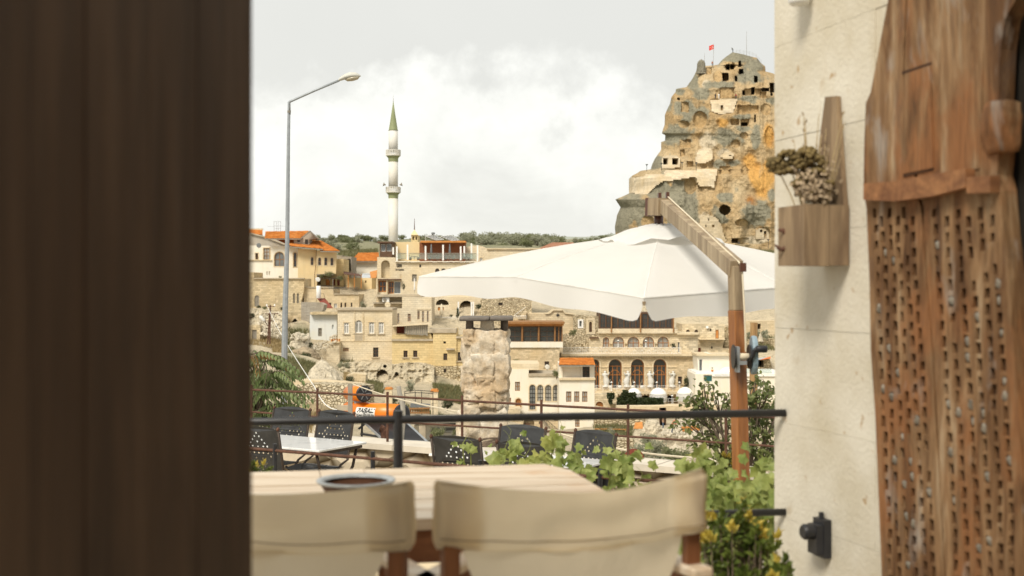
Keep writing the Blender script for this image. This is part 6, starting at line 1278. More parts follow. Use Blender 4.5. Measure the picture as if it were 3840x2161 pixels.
def cable(name, pts, r_, mat, label, sag=0, n=14):
    pts = [Vector(p) for p in pts]; o_ = []
    for a, b in zip(pts, pts[1:]):
        for k in range(n): t_ = k / n; q = a.lerp(b, t_); q.z -= sag * math.sin(math.pi * t_); o_.append(q)
    o_.append(pts[-1]); return top(M().tube(o_, r_, 5).build(name, mat), label, 'cable')
cable('cable', [PZ(zB, 345, 282, 95.6), P(1180, 1452, 46), P(1282, 1540, 28.6)], .016, m_wpaint, 'pale cable running from the lattice pole down to the heater', .25)
cable('rope', [PZ(z2, 1040, 778, 28.2), P(1731, 1547, 19), P(2100, 1627, 15), P(2660, 1722, 12.1), P(2950, 1760, 10.8)], .012, m_canv, 'pale rope sagging from the heater post past the rail', .06)
cable('wire', [PZ(z2, 1620, 940, 74), PZ(z2, 1900, 1010, 50), PZ(z2, 2180, 1075, 30)], .014, m_canv, 'pale wire crossing in front of the garden frame', .1)
wp = top(M().tube([PZ(zI, 1078, 40, 45), PZ(zI, 1072, 520, 45), PZ(zI, 1070, 1500, 45)], [.14, .15, .16], 8).build('timber_pole', wood('pale pole timber', (.42, .27, .12), (.27, .15, .06))), 'slim wooden pole seen below the parasol behind the winch', 'pole')

# ------------------------------------------------------------------ solar water heater
m_or = plain('orange enamel', (.72, .19, .008), .35, .07, 4, .45); D_ = 29
sh_ = empty('solar_water_heater', PZ(z2, 1300, 1330, 28), 'bright orange solar water heater with two tanks and black tubes', 'water heater')
def cyl(a, b, r_, name, mat, parent, n=28, dome=.0):
    a, b = Vector(a), Vector(b); t_ = (b - a).normalized(); return M().tube([a - t_ * dome, a, b, b + t_ * dome] if dome else [a, b], [r_ * .6, r_, r_, r_ * .6] if dome else r_, n).build(name, mat, parent, True)
ta, tb = PZ(z2, 1005, 1046, 29.6), PZ(z2, 1512, 1076, 28.3); RT = .245
lt_ = M().tube([ta, tb], RT, 32).build('lower_tank', m_or, sh_); 
for p_ in lt_.data.polygons: p_.use_smooth = len(p_.vertices) == 4
txd = (tb - ta).normalized(); M().lathe([(RT * 1.02, 0), (RT * 1.02, .05), (RT * .8, .09), (.02, .10)], tb, 28, txd.to_track_quat('Z', 'Y').to_matrix()).build('end_cap', m_black, lt_)
ua, ub = PZ(z2, 1020, 868, 29.9), PZ(z2, 1150, 872, 28.9); ut = M().tube([ua, ub], .19, 28).build('upper_tank', m_or, sh_)
for p_ in ut.data.polygons: p_.use_smooth = len(p_.vertices) == 4
uxd = (ub - ua).normalized(); um = uxd.to_track_quat('Z', 'Y').to_matrix(); ec = M().lathe([(.195, 0), (.2, .03), (.17, .05), (.05, .04), (.03, .08)], ub, 28, um).build('end_cap', m_black, ut)
mb = M()
for k in range(6): a = math.pi * k / 3; mb.bar(ub + um @ Vector((.04 * math.cos(a), .04 * math.sin(a), .055)), ub + um @ Vector((.16 * math.cos(a), .16 * math.sin(a), .05)), .02, .02, uxd)
mb.build('rib', m_slate, ec); M().box((ua + ub) / 2 + Vector((.1, -.05, -.27)), (.3, .16, .28)).build('saddle', m_galv, sh_)
# sign on the lower tank: curved plate with lettering wrapped on the cylinder
side = txd.cross(UZ).normalized(); side = side if side.y < 0 else -side; upt = side.cross(txd); upt = upt if upt.z > 0 else -upt
def on_tank(s, h, lift): a = math.asin(max(-.95, min(.95, h / RT))); return ta + txd * s + (side * math.cos(a) + upt * math.sin(a)) * (RT + lift)
L0 = (PZ(z2, 1135, 1040, 29.2) - ta).dot(txd) ; L1 = (PZ(z2, 1308, 1045, 28.7) - ta).dot(txd); V = []
for jj in range(9):
    for ii in range(2): V.append(on_tank(L0 if ii == 0 else L1, -.10 + .245 * jj / 8, .004))
sg = np_mesh('sign_plate', [tuple(v) for v in V], grid_faces(9, 2), m_wfrm, lt_, True)
def wrap_text(s, s0, h0, size, width, shear, bold):
    o = text(s, Vector((0, 0, 0)), size, UX, UZ, m_black, 'lettering', None, shear, bold, 0.0); me = o.data
    bm = bmesh.new(); bm.from_mesh(me); xs = [v.co.x for v in bm.verts]; k = width / (max(xs) - min(xs)); x0 = min(xs)
    for v in bm.verts: v.co = on_tank(s0 + (v.co.x - x0) * k, h0 + v.co.z, .008)
    bm.to_mesh(me); bm.free(); adopt(o, sg); return o
wrap_text('PAŞALI', L0 + .05, .035, .125, (L1 - L0) * .92, .3, .006); wrap_text('0544 635 50 50', L0 + .03, -.075, .10, (L1 - L0) * .92, .0, .002)
TL, TR, BR, BL = PZ(z2, 1135, 1128, 29.3), PZ(z2, 1545, 1140, 28.1), PZ(z2, 1765, 1345, 26.4), PZ(z2, 1345, 1325, 27.4)
for k in range(22): t_ = (k + .5) / 22; M().tube([TL.lerp(TR, t_), BL.lerp(BR, t_)], .024, 8).build('vacuum_tube', m_black, sh_, True)
mb = M(); mb.bar(BL, BR, .1, .06); mb.bar(TL, BL, .05, .05); mb.bar(TR, BR, .05, .05); mb.build('tube_frame', m_galv, sh_); mb = M()
for a, b in ((TL, PZ(z2, 1130, 1300, 29.5)), (TR, PZ(z2, 1520, 1330, 28.4)), (PZ(z2, 1100, 1215, 29), PZ(z2, 1190, 1140, 29)), (PZ(z2, 1125, 1262, 28.8), PZ(z2, 1300, 1290, 28))): mb.bar(a, b, .05, .05)
mb.build('stand', m_black, sh_); tk = txd
bp = empty('board_post', PZ(z2, 1015, 1100, 28.2), 'weathered grey board post in front of the orange tanks', 'post'); M().hexa([PZ(z2, u, v, d) for v in (1330, 778) for u, d in ((995, 28.1), (1038, 28.1), (1042, 28.25), (1000, 28.25))]).build('board', wood('driftwood', (.42, .38, .31), (.26, .22, .17)), bp)
M().box(PZ(z2, 965, 1010, 28.3), (.35, .12, .12)).build('bracket', m_capst, bp)
lg = top(M().tube([PZ(z2, 1488, 800, 24.5), PZ(z2, 1500, 880, 24.5), PZ(z2, 1530, 990, 24.5), PZ(z2, 1535, 1130, 24.5), PZ(z2, 1515, 1320, 24.5)], [.045, .05, .052, .05, .05], 8).build('leaning_post', wood('grey stake', (.50, .47, .40), (.33, .29, .23))), 'slim crooked grey stake leaning beside the orange tank', 'post')
fl_ = []
for k in range(26): t_ = k / 25; a = t_ * R(95); fl_.append(PZ(z2, 1355 - 48 * (1 - math.cos(a)) if t_ < 1 else 1300, 1300 - 100 * t_, 14.4) )
mb = M(); pts = [PZ(z2, 1352, 1335, 14.4), PZ(z2, 1352, 1290, 14.4), PZ(z2, 1350, 1255, 14.4), PZ(z2, 1342, 1228, 14.4), PZ(z2, 1325, 1212, 14.4), PZ(z2, 1305, 1205, 14.4)]; q = []
for a, b in zip(pts, pts[1:]):
    for k in range(6): q.append(a.lerp(b, k / 6))
mb.tube(q, [.043 + .006 * (k % 2) for k in range(len(q))], 12); top(mb.build('stove_pipe', m_rust), 'rusty ribbed stove pipe elbow behind the parapet', 'pipe')

# ------------------------------------------------------------------ rough stone chimney
def rough_block(name, c, sz, seed, amp, mat, parent, cuts=7):
    bm = bmesh.new(); bmesh.ops.create_cube(bm, size=1); bmesh.ops.subdivide_edges(bm, edges=bm.edges, cuts=cuts, use_grid_fill=True)
    co = np.array([v.co[:] for v in bm.verts]); s_ = np.array(sz); rr2 = np.linalg.norm(co, axis=1, keepdims=True); co2 = co * (1 - .07 * np.clip((rr2 - .5) / .37, 0, 1) ** 2)
    w_ = co2 * s_; nz = fbm(w_ * 6 + seed * 3.7, 5, seed, True) - .55; n2 = fbm(w_ * 26 + seed, 4, seed + 1, True) - .5; nr_ = co2 / np.maximum(np.linalg.norm(co2, axis=1, keepdims=True), .01)
    w_ = w_ + nr_ * (amp * nz * 1.9 + amp * .7 * n2)[:, None]
    for v, q in zip(bm.verts, w_): v.co = Vector(q) + Vector(c)
    me = bpy.data.meshes.new(name); bm.to_mesh(me); bm.free(); return link(name, me, mat, parent, True)
def chim_mat():
    t = NT('rough chimney stone'); f = t.noise(5, 6, .65); g_ = t.noise(38, 6, .7); o = t.noise(2.2, 5, .6); dk = t.noise(3.1, 6, .7)
    c = t.ramp(f, [(.3, (.46, .37, .25)), (.5, (.64, .54, .40)), (.7, (.76, .70, .59))]); c = t.mix(t.ramp(o, [(.52, 0.0), (.68, .6)]), c, (.50, .33, .16)); c = t.mix(t.ramp(dk, [(.62, 0.0), (.72, .75)]), c, (.19, .17, .14))
    c = t.mix(.55, c, t.ramp(g_, [(.3, .5), (.62, 1.0)]), 'MULTIPLY'); t.bump(g_, .012); return t.fin(c, .95, .1)
m_chim = chim_mat(); DC = 14.5
ch = empty('stone_chimney', PZ(z3, 620, 1340, DC), 'stout rough stone chimney with a dark slab top', 'chimney')
kk = .41388 / F * DC
M().box(PZ(z3, 625, 860, DC + .27), ((770 - 480) * kk, .36, (1340 - 370) * kk)).build('core', m_chim, ch)
for k, b in enumerate(((455, 345, 530, 445), (515, 350, 690, 585), (675, 352, 828, 575), (438, 435, 530, 700), (515, 570, 690, 772), (675, 565, 824, 858), (428, 685, 565, 868), (550, 760, 708, 910), (690, 845, 814, 1020), (455, 852, 605, 970), (590, 890, 706, 1010), (445, 955, 560, 1100), (545, 985, 700, 1100), (685, 1005, 808, 1140), (395, 1085, 615, 1360), (600, 1085, 812, 1360))):
    c = PZ(z3, (b[0] + b[2]) / 2, (b[1] + b[3]) / 2, DC + rnd.uniform(.01, .07)); rough_block('stone', c, ((b[2] - b[0]) * kk * 1.02, .30, (b[3] - b[1]) * kk * 1.08), 40 + k, .060, m_chim, ch, 13)
for k, (a, b) in enumerate(((440, 560), (560, 700), (690, 820))):
    for q in range(4): rough_block('stone', PZ(z3, (a + b) / 2, 470 + q * 240, DC + .42), ((b - a) * kk, .22, 250 * kk), 70 + k * 4 + q, .03, m_chim, ch, 5)
m_soot = plain('sooty stone', (.16, .13, .10), .95, .6, 9, .1, bump=.01)
for a, b, y in ((455, 516, 0), (588, 706, 0), (788, 832, 0), (455, 520, .4), (600, 690, .4), (770, 832, .4)): rough_block('pier', PZ(z3, (a + b) / 2, 300, DC + .06 + y), ((b - a) * kk, .12, 118 * kk), int(a + y * 10), .008, m_soot if y or a != 588 else m_chim, ch, 4)
for k, (a, b) in enumerate(((400, 672), (674, 880))): rough_block('cap_slab', PZ(z3, (a + b) / 2, 228 - 3 * k, DC + .22), ((b - a) * kk, .78, 34 * kk), 90 + k, .006, plain('weathered slab', (.15, .13, .11), .9, .4, 8), ch, 6)
tw = empty('twig_bundle', PZ(z3, 680, 1415, 12.95), 'coil of twisted brown vine branches lying on the parapet', 'branches'); g_ = random.Random(5)
for k in range(16):
    c = PZ(z3, 680, 1380, 12.95); a0 = g_.uniform(0, 6); pts = []
    for q in range(12): a = a0 + q * .32; pts.append(c + Vector((.21 * math.cos(a) * 1.2 * g_.uniform(.85, 1.1), .12 * math.sin(a), .055 * math.sin(a * 1.3 + k) + g_.uniform(-.02, .02) - .0)))
    M().tube(pts, [.011] * 11 + [.004], 5).build('branch', m_bark, tw, True)

# ------------------------------------------------------------------ trees close by
def leaves(mbV, p, dirv, nrm, L, W_, fold=.18):
    d_ = dirv.normalized(); s_ = d_.cross(nrm)
    if s_.length < 1e-3: s_ = d_.orthogonal()
    s_ = s_.normalized(); n_ = s_.cross(d_)
    pts = [p, p + d_ * L * .3 + s_ * W_ + n_ * W_ * fold, p + d_ * L * .68 + s_ * W_ * .72 + n_ * W_ * fold * .6, p + d_ * L - n_ * L * .12, p + d_ * L * .68 - s_ * W_ * .72 + n_ * W_ * fold * .6, p + d_ * L * .3 - s_ * W_ + n_ * W_ * fold, p + d_ * L * .5]
    mbV.add(pts, [(0, 1, 6), (1, 2, 6), (2, 3, 6), (3, 4, 6), (4, 5, 6), (5, 0, 6)])
g_ = random.Random(21); D_ = 16.2
sm = empty('sumac_tree', (P(960, 1600, D_).x, D_, -6.5), 'feathery green sumac with reddish young tips beside the lamp post', 'tree')
lv, lr_, br = M(), M(), M(); base = Vector((P(955, 1600, D_).x, D_, -6.6)); hub = P(950, 1600, D_)
br.tube([base, base + Vector((.05, 0, 2.5)), hub], [.11, .08, .05], 8)
tips = [(945, 1330), (985, 1360), (1015, 1400), (935, 1400), (1000, 1460), (960, 1470), (1020, 1520), (940, 1520), (985, 1545), (900, 1350), (890, 1440), (870, 1500), (1030, 1440), (965, 1420), (1010, 1560), (1000, 1330), (850, 1400), (955, 1580), (920, 1570)]
for ti, (tx_, ty_) in enumerate(tips):
    tp_ = P(tx_, ty_, D_ + g_.uniform(-.5, .5)); mid_ = hub.lerp(tp_, .5) + Vector((g_.uniform(-.1, .1), 0, g_.uniform(0, .1))); br.tube([hub, mid_, tp_], [.03, .018, .008], 5)
    young = ty_ < 1380 and ti % 2 == 0
    for q in range(7):
        az_ = q * 2.4 + ti; out_ = Vector((math.cos(az_) * .9 + .25, math.sin(az_) * .7, g_.uniform(.15, .6))); Lr = g_.uniform(.34, .56); pts = [tp_ + out_ * Lr * t_ - UZ * (Lr * .75 * t_ * t_) for t_ in [k / 9 for k in range(10)]]
        br.tube(pts, .004, 3, False)
        for k in range(2, 10):
            p_ = pts[k]; tg = (pts[k] - pts[k - 1]).normalized(); sd = tg.cross(UZ).normalized(); Ll = .115 * (1 - .03 * k) * g_.uniform(.85, 1.15)
            for s in (-1, 1): leaves(lr_ if young and q < 3 else lv, p_, sd * s * .55 - UZ * .8 + tg * .45, sd * s + UZ * .4, Ll, .021)
br.build('trunk', m_bark, sm, True); lv.build('crown', m_sumac, sm, fix=False); lr_.build('young_tips', m_sumacr, sm, fix=False)
g_ = random.Random(8); D_ = 21.5; ctr = P(2790, 1600, D_)
mt = empty('mulberry_tree', (ctr.x, D_, -9.0), 'leafy mulberry tree behind the parasol post', 'tree'); lv, br = M(), M()
fork = ctr - UZ * 1.3; br.tube([Vector((ctr.x + .1, D_, -9.2)), Vector((ctr.x, D_, -5)), fork], [.2, .15, .1], 9)
tips = [(2615, 1500), (2640, 1560), (2590, 1590), (2640, 1640), (2690, 1480), (2680, 1580), (2700, 1660), (2740, 1530), (2760, 1620), (2770, 1700), (2830, 1440), (2860, 1470), (2890, 1450), (2800, 1500), (2840, 1540), (2880, 1530), (2820, 1610), (2870, 1620), (2900, 1580), (2830, 1690), (2890, 1680), (2930, 1500), (2960, 1560), (2950, 1640), (2990, 1600), (2640, 1520), (2720, 1600), (2800, 1660), (2850, 1580), (2600, 1540), (2660, 1700), (2720, 1720), (2630, 1490), (2790, 1560), (2900, 1720), (2810, 1735)]
for tx_, ty_ in tips:
    tp_ = P(tx_, ty_, D_ + g_.uniform(-1.0, .9)); m1 = fork.lerp(tp_, .45) + Vector((g_.uniform(-.15, .15), g_.uniform(-.2, .2), .12)); br.tube([fork, m1, tp_], [.045, .025, .008], 5)
    for q in range(4):
        e_ = tp_ + Vector((g_.uniform(-.35, .35), g_.uniform(-.35, .35), g_.uniform(-.22, .26))); br.tube([m1.lerp(tp_, .6), tp_.lerp(e_, .5) + UZ * .04, e_], [.012, .008, .003], 4)
        for k in range(13):
            p_ = tp_.lerp(e_, g_.uniform(-.2, 1.15)) + Vector((g_.gauss(0, .07), g_.gauss(0, .07), g_.gauss(0, .05))); dv = Vector((g_.gauss(0, 1), g_.gauss(0, 1), -.7 + g_.gauss(0, .5))); leaves(lv, p_, dv, Vector((g_.gauss(0, .5), g_.gauss(0, .5) - .3, 1)), g_.uniform(.07, .12), g_.uniform(.027, .042))
br.build('trunk', m_bark, mt, True); lv.build('crown', m_tree, mt, fix=False)

# ------------------------------------------------------------------ lower terrace
ZT = -.96
A2 = Vector((P(943, 1462, 14.26).x, 14.26)); B2 = Vector((P(2904, 1570, 11.15).x, 11.15)); PU = (B2 - A2).normalized(); PN = Vector((PU.y, -PU.x))    # along the parapet, and towards the camera
def par(t_, o, z): q = A2 + PU * t_ + PN * o; return Vector((q.x, q.y, z))
m_pave = plaster('lower paving', (.50, .44, .34), .3)
struct(M().prism([Vector((-9, 4.9, ZT)), Vector((4.5, 4.9, ZT)), par(9, 0, ZT), par(-6, 0, ZT)], (0, 0, -.3)).build('lower_terrace_floor', m_pave))
pw = empty('parapet', par(2, 0, ZT), 'low stone parapet with pale slab coping along the lower terrace', 'wall')
m_parw = rubble('plastered rubble', (.55, .47, .35), .55, .12)
M().hexa([par(t_, o, z) for z in (-7, -.467) for t_, o in ((-5, -.17), (9, -.17), (9, .15), (-5, .15))]).build('wall', m_parw, pw)
m_cap = plain('marble coping', (.60, .54, .44), .55, .16, 3, bump=.002); t_ = -5
while t_ < 9:
    L_s = rnd.uniform(.85, 1.25); M().hexa([par(t, o, z) for z in (-.465, -.402 + rnd.uniform(-.002, .002)) for t, o in ((t_, -.22), (t_ + L_s - .006, -.22), (t_ + L_s - .006, .21), (t_, .21))]).build('coping_slab', m_cap, pw); t_ += L_s
rr = empty('rear_railing', par(2, 0, -.402), 'thin rusty two-bar railing on the stone parapet', 'railing')
for z, r_ in ((.095, .013), (-.172, .011)): M().tube([par(-5 + k, 0, z + rnd.uniform(-.006, .006)) for k in range(15)], r_, 7).build('rail', m_rust, rr, True)
for px in (690, 943, 1190, 1453, 1733, 2030, 2355, 2722, 3120):
    k = Vector(((px - CX) / F, 1)); den = k.dot(PN); s = A2.dot(PN) / den; q = k * s; M().tube([(q.x, q.y, -.402), (q.x, q.y, .15)], .0145, 7).build('post', m_rust, rr)
top(M().lathe([(.02, 0), (.105, .004), (.105, .012), (.02, .016)], P(2377, 1722, 12.2), 28, Matrix.Rotation(R(82), 3, 'X')).build('iron_disc', m_red), 'dark red iron disc standing behind the parapet rail', 'disc')
# perforated metal chairs and marble tables
m_steel = plain('blackened steel', (.055, .055, .055), .38, .35, 9, .5, .6); m_steel2 = plain('rusting steel tube', (.06, .045, .035), .55, .5, 25, .4, .5)
def dots():
    pts = []
    for k in range(12):
        a = 2 * math.pi * k / 12
    for a, b in (((0, .15), (.13, .0)), ((.13, 0), (0, -.15)), ((0, -.15), (-.13, 0)), ((-.13, 0), (0, .15))):
        for k in range(6): t_ = k / 6; pts.append((a[0] + (b[0] - a[0]) * t_, a[1] + (b[1] - a[1]) * t_))
    for k in range(5): pts.append((-.085 + k * .0425, .0)); 
    pts += [(0, .085), (0, .045), (-.03, -.04), (.03, -.04), (-.055, -.07), (.055, -.07), (0, -.085), (.05, .05), (-.05, .05), (.165, 0), (-.165, 0)]
    return pts
def metal_chair(label, loc, rz, seed):
    r_ = empty('metal_chair', (0, 0, 0), label, 'chair', None)
    def panel(name, w_, h_, place):
        ol = [Vector((x, y, 0)) for x, y in ((-w_ / 2, -h_ / 2), (w_ / 2, -h_ / 2), (w_ / 2, h_ / 2), (w_ * .3, h_ / 2 + .018), (0, h_ / 2 + .026), (-w_ * .3, h_ / 2 + .018), (-w_ / 2, h_ / 2))]
        hs_ = [[Vector((cx * 1.2 + .0098 * math.cos(a), cy * 1.25 + .0098 * math.sin(a), 0)) for a in [2 * math.pi * k / 7 for k in range(7)]] for cx, cy in dots()]
        polys = [ol] + hs_; flat = [p for q in polys for p in q]; tri = tessellate_polygon(polys); bm = bmesh.new(); vs = [bm.verts.new(place(p.x, p.y)) for p in flat]
        for t in tri:
            try: bm.faces.new([vs[i] for i in t])
            except ValueError: pass
        me = bpy.data.meshes.new(name); bm.to_mesh(me); bm.free(); o = link(name, me, m_steel, r_); md_ = o.modifiers.new('thick', 'SOLIDIFY'); md_.thickness = .003; return o
    panel('backrest', .46, .45, lambda x, y: Vector((x, -.20 - .22 * (y + .225) - .5 * (.053 - x * x) * .6, .735 + y)))
    panel('seat', .46, .40, lambda x, y: Vector((x, .03 + y, .45 + .02 * math.cos(y * 9) - .015)))
    for s in (-1, 1):
        x = s * .245
        M().tube([(x, .28, .0), (x, .10, .26), (x, -.10, .46), (x, -.20, .50), (x, -.30, .96)], .013, 7).build('leg', m_steel2, r_, True)
        M().tube([(x * .95, -.26, .0), (x * .95, -.03, .27), (x * .95, .2, .44)], .012, 7).build('leg', m_steel2, r_, True)
        M().lathe([(.012, -.012), (.022, 0), (.012, .012)], (x, -.302, .965), 9, Matrix.Rotation(R(90), 3, 'Y')).build('knob', m_rust, r_, True)
        M().lathe([(.02, -.02), (.026, 0), (.02, .02)], (x, -.02, .29), 9, Matrix.Rotation(R(90), 3, 'Y')).build('pivot', m_rust, r_, True)
    M().tube([(-.24, .27, .05), (.24, .27, .05)], .01, 6).build('stretcher', m_steel2, r_); M().tube([(-.23, -.25, .05), (.23, -.25, .05)], .01, 6).build('stretcher', m_steel2, r_)
    r_.location = loc; r_.rotation_euler = (0, 0, rz); return r_
for ch_ in (): pass
TA = math.atan2(.61, .4)
U1, V1 = Vector((-.85, .52)).normalized(), Vector((.52, .85)).normalized(); rzV = math.atan2(V1.y, V1.x) - R(90)
def marble_table(label, N0, lu, lv):
    N0 = Vector(N0); r_ = empty('marble_table', (*(N0 + U1 * lu / 2 + V1 * lv / 2), ZT), label, 'table'); Q = lambda a, b, z: Vector((*(N0 + U1 * a + V1 * b), z)); zt = -.22
    t = M().hexa([Q(a, b, z) for z in (zt - .022, zt) for a, b in ((0, 0), (lu, 0), (lu, lv), (0, lv))]).build('table_top', m_marb, r_); bv = t.modifiers.new('b', 'BEVEL'); bv.width = .004
    mb = M()
    for a, b in (((.04, .04), (lu - .04, .04)), ((lu - .04, .04), (lu - .04, lv - .04)), ((lu - .04, lv - .04), (.04, lv - .04)), ((.04, lv - .04), (.04, .04))): mb.bar(Q(*a, zt - .04), Q(*b, zt - .04), .03, .03)
    mb.build('frame', m_steel2, r_)
    for a in (.08, lu - .08):
        for b0, b1 in ((.06, lv - .06), (lv - .06, .06)): M().tube([Q(a, b0, zt - .05), Q(a, b0 + (b1 - b0) * .1, -.45), Q(a, b0 + (b1 - b0) * .45, -.68), Q(a, b1 - (b1 - b0) * .1, -.86), Q(a, b1, ZT)], .015, 7).build('leg', m_steel2, r_, True)
    M().tube([Q(.08, lv / 2, -.67), Q(lu - .08, lv / 2, -.67)], .012, 6).build('stretcher', m_steel2, r_); M().tube([Q(lu * .33, .1, zt - .05), Q(lu * .33, .1, ZT)], .016, 7).build('leg', m_steel2, r_)
def marb():
    t = NT('white marble'); f = t.noise(4, 7, .65, dist=1.2); c = t.ramp(f, [(.35, (.60, .61, .60)), (.5, (.76, .76, .74)), (.7, (.80, .80, .78))]); return t.fin(c, .13, .5)
m_marb = marb()
N1, N2 = (-1.81, 11.24), (.6, 10.17)
marble_table('white marble topped table before the orange heater', N1, 1.95, .72); marble_table('white marble topped table among the vines', N2, 1.6, .5)
def seat_at(N0, tu, tv, face, label, k, tw_=0):
    q = Vector(N0) + U1 * tu + V1 * tv; metal_chair(label, (q.x, q.y, ZT), (rzV if face > 0 else rzV + math.pi) + tw_, k)
seat_at(N1, .42, -.12, 1, 'perforated black metal chair with its back to the house at the table before the heater', 0, .1)
seat_at(N1, .70, .78, -1, 'perforated black metal chair facing the house, beside the orange heater', 1, -.05); seat_at(N1, 1.30, .8, -1, 'perforated black metal chair facing the house, in front of the sumac', 2, .05)
seat_at(N2, 1.05, -.10, 1, 'rust streaked metal chair with its back to the house at the vine clad table', 3, .06); seat_at(N2, .35, -.12, 1, 'grey metal chair wrapped in vine leaves at the marble table', 4)
seat_at(N2, .95, .3, -1, 'black metal chair facing the house next to the stone chimney', 5); seat_at(N2, .25, .28, -1, 'perforated black metal chair facing the house at the red disc', 6, -.25)
# rail in front of the lower terrace
mr = empty('vine_railing', (0, 6.6, ZT), 'slim dark railing along the near side of the lower terrace, overgrown with vines', 'railing')
mp = [(300, 1640), (920, 1681), (1300, 1712), (1900, 1764), (2200, 1786), (2500, 1808), (2720, 1826), (3000, 1845)]; mpts = []
for px, py in mp: d = 1.07 * F / (py - CY); mpts.append(P(px, py, d))
M().tube(mpts, .0105, 7).build('rail', m_rust, mr, True)
for px, py in ((640, 1664), (1031, 1690), (1398, 1720), (1800, 1755), (2250, 1790), (2695, 1824), (2960, 1842)):
    d = 1.07 * F / (py - CY); q = P(px, py, d); M().tube([(q.x, q.y, ZT), (q.x, q.y, q.z + .045)], .014, 7).build('post', m_black, mr)
M().tube([p - UZ * .45 for p in mpts], .009, 6).build('rail', m_rust, mr, True)
pt = empty('planting_trough', (0, 6.0, ZT), 'long earth filled stone trough below the vines', 'planter'); 
M().hexa([(x, y, z) for z in (ZT, -.35) for x, y in ((-4, 7.9), (3.2, 5.7), (3.2, 6.1), (-4, 8.3))]).build('trough', m_cream, pt)
# grape vines
LOBE = [(0, 0), (.28, -.12), (.5, .12), (.42, .32), (.62, .55), (.36, .62), (.22, .78), (0, 1.05), (-.22, .78), (-.36, .62), (-.62, .55), (-.42, .32), (-.5, .12), (-.28, -.12)]
def vleaf(mb, p, dirv, nrm, s):
    d_ = dirv.normalized(); x = d_.cross(nrm)
    if x.length < 1e-3: x = d_.orthogonal()
    x = x.normalized(); n_ = x.cross(d_); c = p + d_ * s * .4
    vs = [p + x * a * s + d_ * b * s + n_ * (s * .22 * (abs(a) - .25) + s * .12 * math.sin(b * 5 + a * 3)) for a, b in LOBE] + [c]
    mb.add(vs, [(i, (i + 1) % 14, 14) for i in range(14)])
def vine(label, spots, seed, zroot=-.35, scale=1.0, mat=None, n_per=13):
    g_ = random.Random(seed); q0 = P(spots[0][0], spots[0][1], spots[0][2]); r_ = empty('grape_vine', (q0.x, q0.y, zroot), label, 'plant'); lv, st_ = M(), M()
    for px, py, d, h in spots:
        q = P(px, py, d); b = Vector((q.x + g_.uniform(-.05, .05), q.y + .1, zroot)); tip = q + Vector((g_.uniform(-.04, .04), 0, h)); mid = b.lerp(q, .6) + Vector((g_.uniform(-.06, .06), 0, 0)); st_.tube([b, mid, q, tip], [.008, .006, .004, .0015], 5)
        path = [mid, q, tip]
        for k in range(n_per):
            t_ = k / n_per; p_ = (mid.lerp(q, t_ * 2) if t_ < .5 else q.lerp(tip, t_ * 2 - 1)) + Vector((g_.gauss(0, .055), g_.gauss(0, .05), g_.gauss(0, .03))); sz = (.085 if t_ < .75 else .05) * g_.uniform(.6, 1.15) * scale
            vleaf(lv, p_, Vector((g_.gauss(0, .7), g_.gauss(-.2, .5), g_.gauss(-.5, .5))), Vector((g_.gauss(0, .5), g_.gauss(-.9, .4), g_.gauss(.5, .4))), sz)
        pts = [tip + Vector((.02 * math.sin(k * 1.1) * k * .3, 0, .018 * k)) for k in range(5)]; st_.tube(pts, .0012, 4)
    lv.build('leaves', mat or m_vine, r_, fix=False); st_.build('stem', plain('green vine stem', (.20, .22, .06), .7), r_)
vine('grape vine shoot climbing across the rust streaked chair', [(1735, 1665, 7.8, .05), (1765, 1705, 7.8, .03)], 1, scale=.75, n_per=7)
vine('bushy grape vine in front of the black chair by the chimney', [(1880, 1720, 7.20, .1), (1920, 1700, 7.25, .1), (1960, 1725, 7.20, .06), (1900, 1760, 7.10, .05)], 2)
vine('tall grape vine over the middle of the marble table', [(2070, 1700, 7.00, .1), (2110, 1690, 7.00, .12), (2150, 1740, 7.00, .05), (2090, 1750, 6.90, .05), (2170, 1780, 6.90, .02)], 3)
vine('grape vine left of the red iron disc', [(2290, 1760, 6.60, .08), (2320, 1730, 6.60, .1), (2345, 1770, 6.60, .04), (2390, 1800, 6.50, .0)], 4, n_per=13)
vine('dense grape vine round the foot of the parasol post', [(2590, 1740, 5.90, .04), (2660, 1750, 5.80, .06), (2690, 1780, 5.80, .05), (2740, 1800, 5.70, .03), (2620, 1800, 5.80, .04), (2700, 1860, 5.60, .03), (2760, 1880, 5.50, .03), (2650, 1880, 5.60, .04)], 5, scale=1.05)
vine('grape vine with broad leaves against the plastered wall', [(2830, 1780, 5.30, .06), (2870, 1760, 5.30, .06), (2890, 1810, 5.20, .06), (2850, 1850, 5.20, .04), (2880, 1900, 5.10, .03), (2800, 1870, 5.30, .04)], 6, scale=1.05)
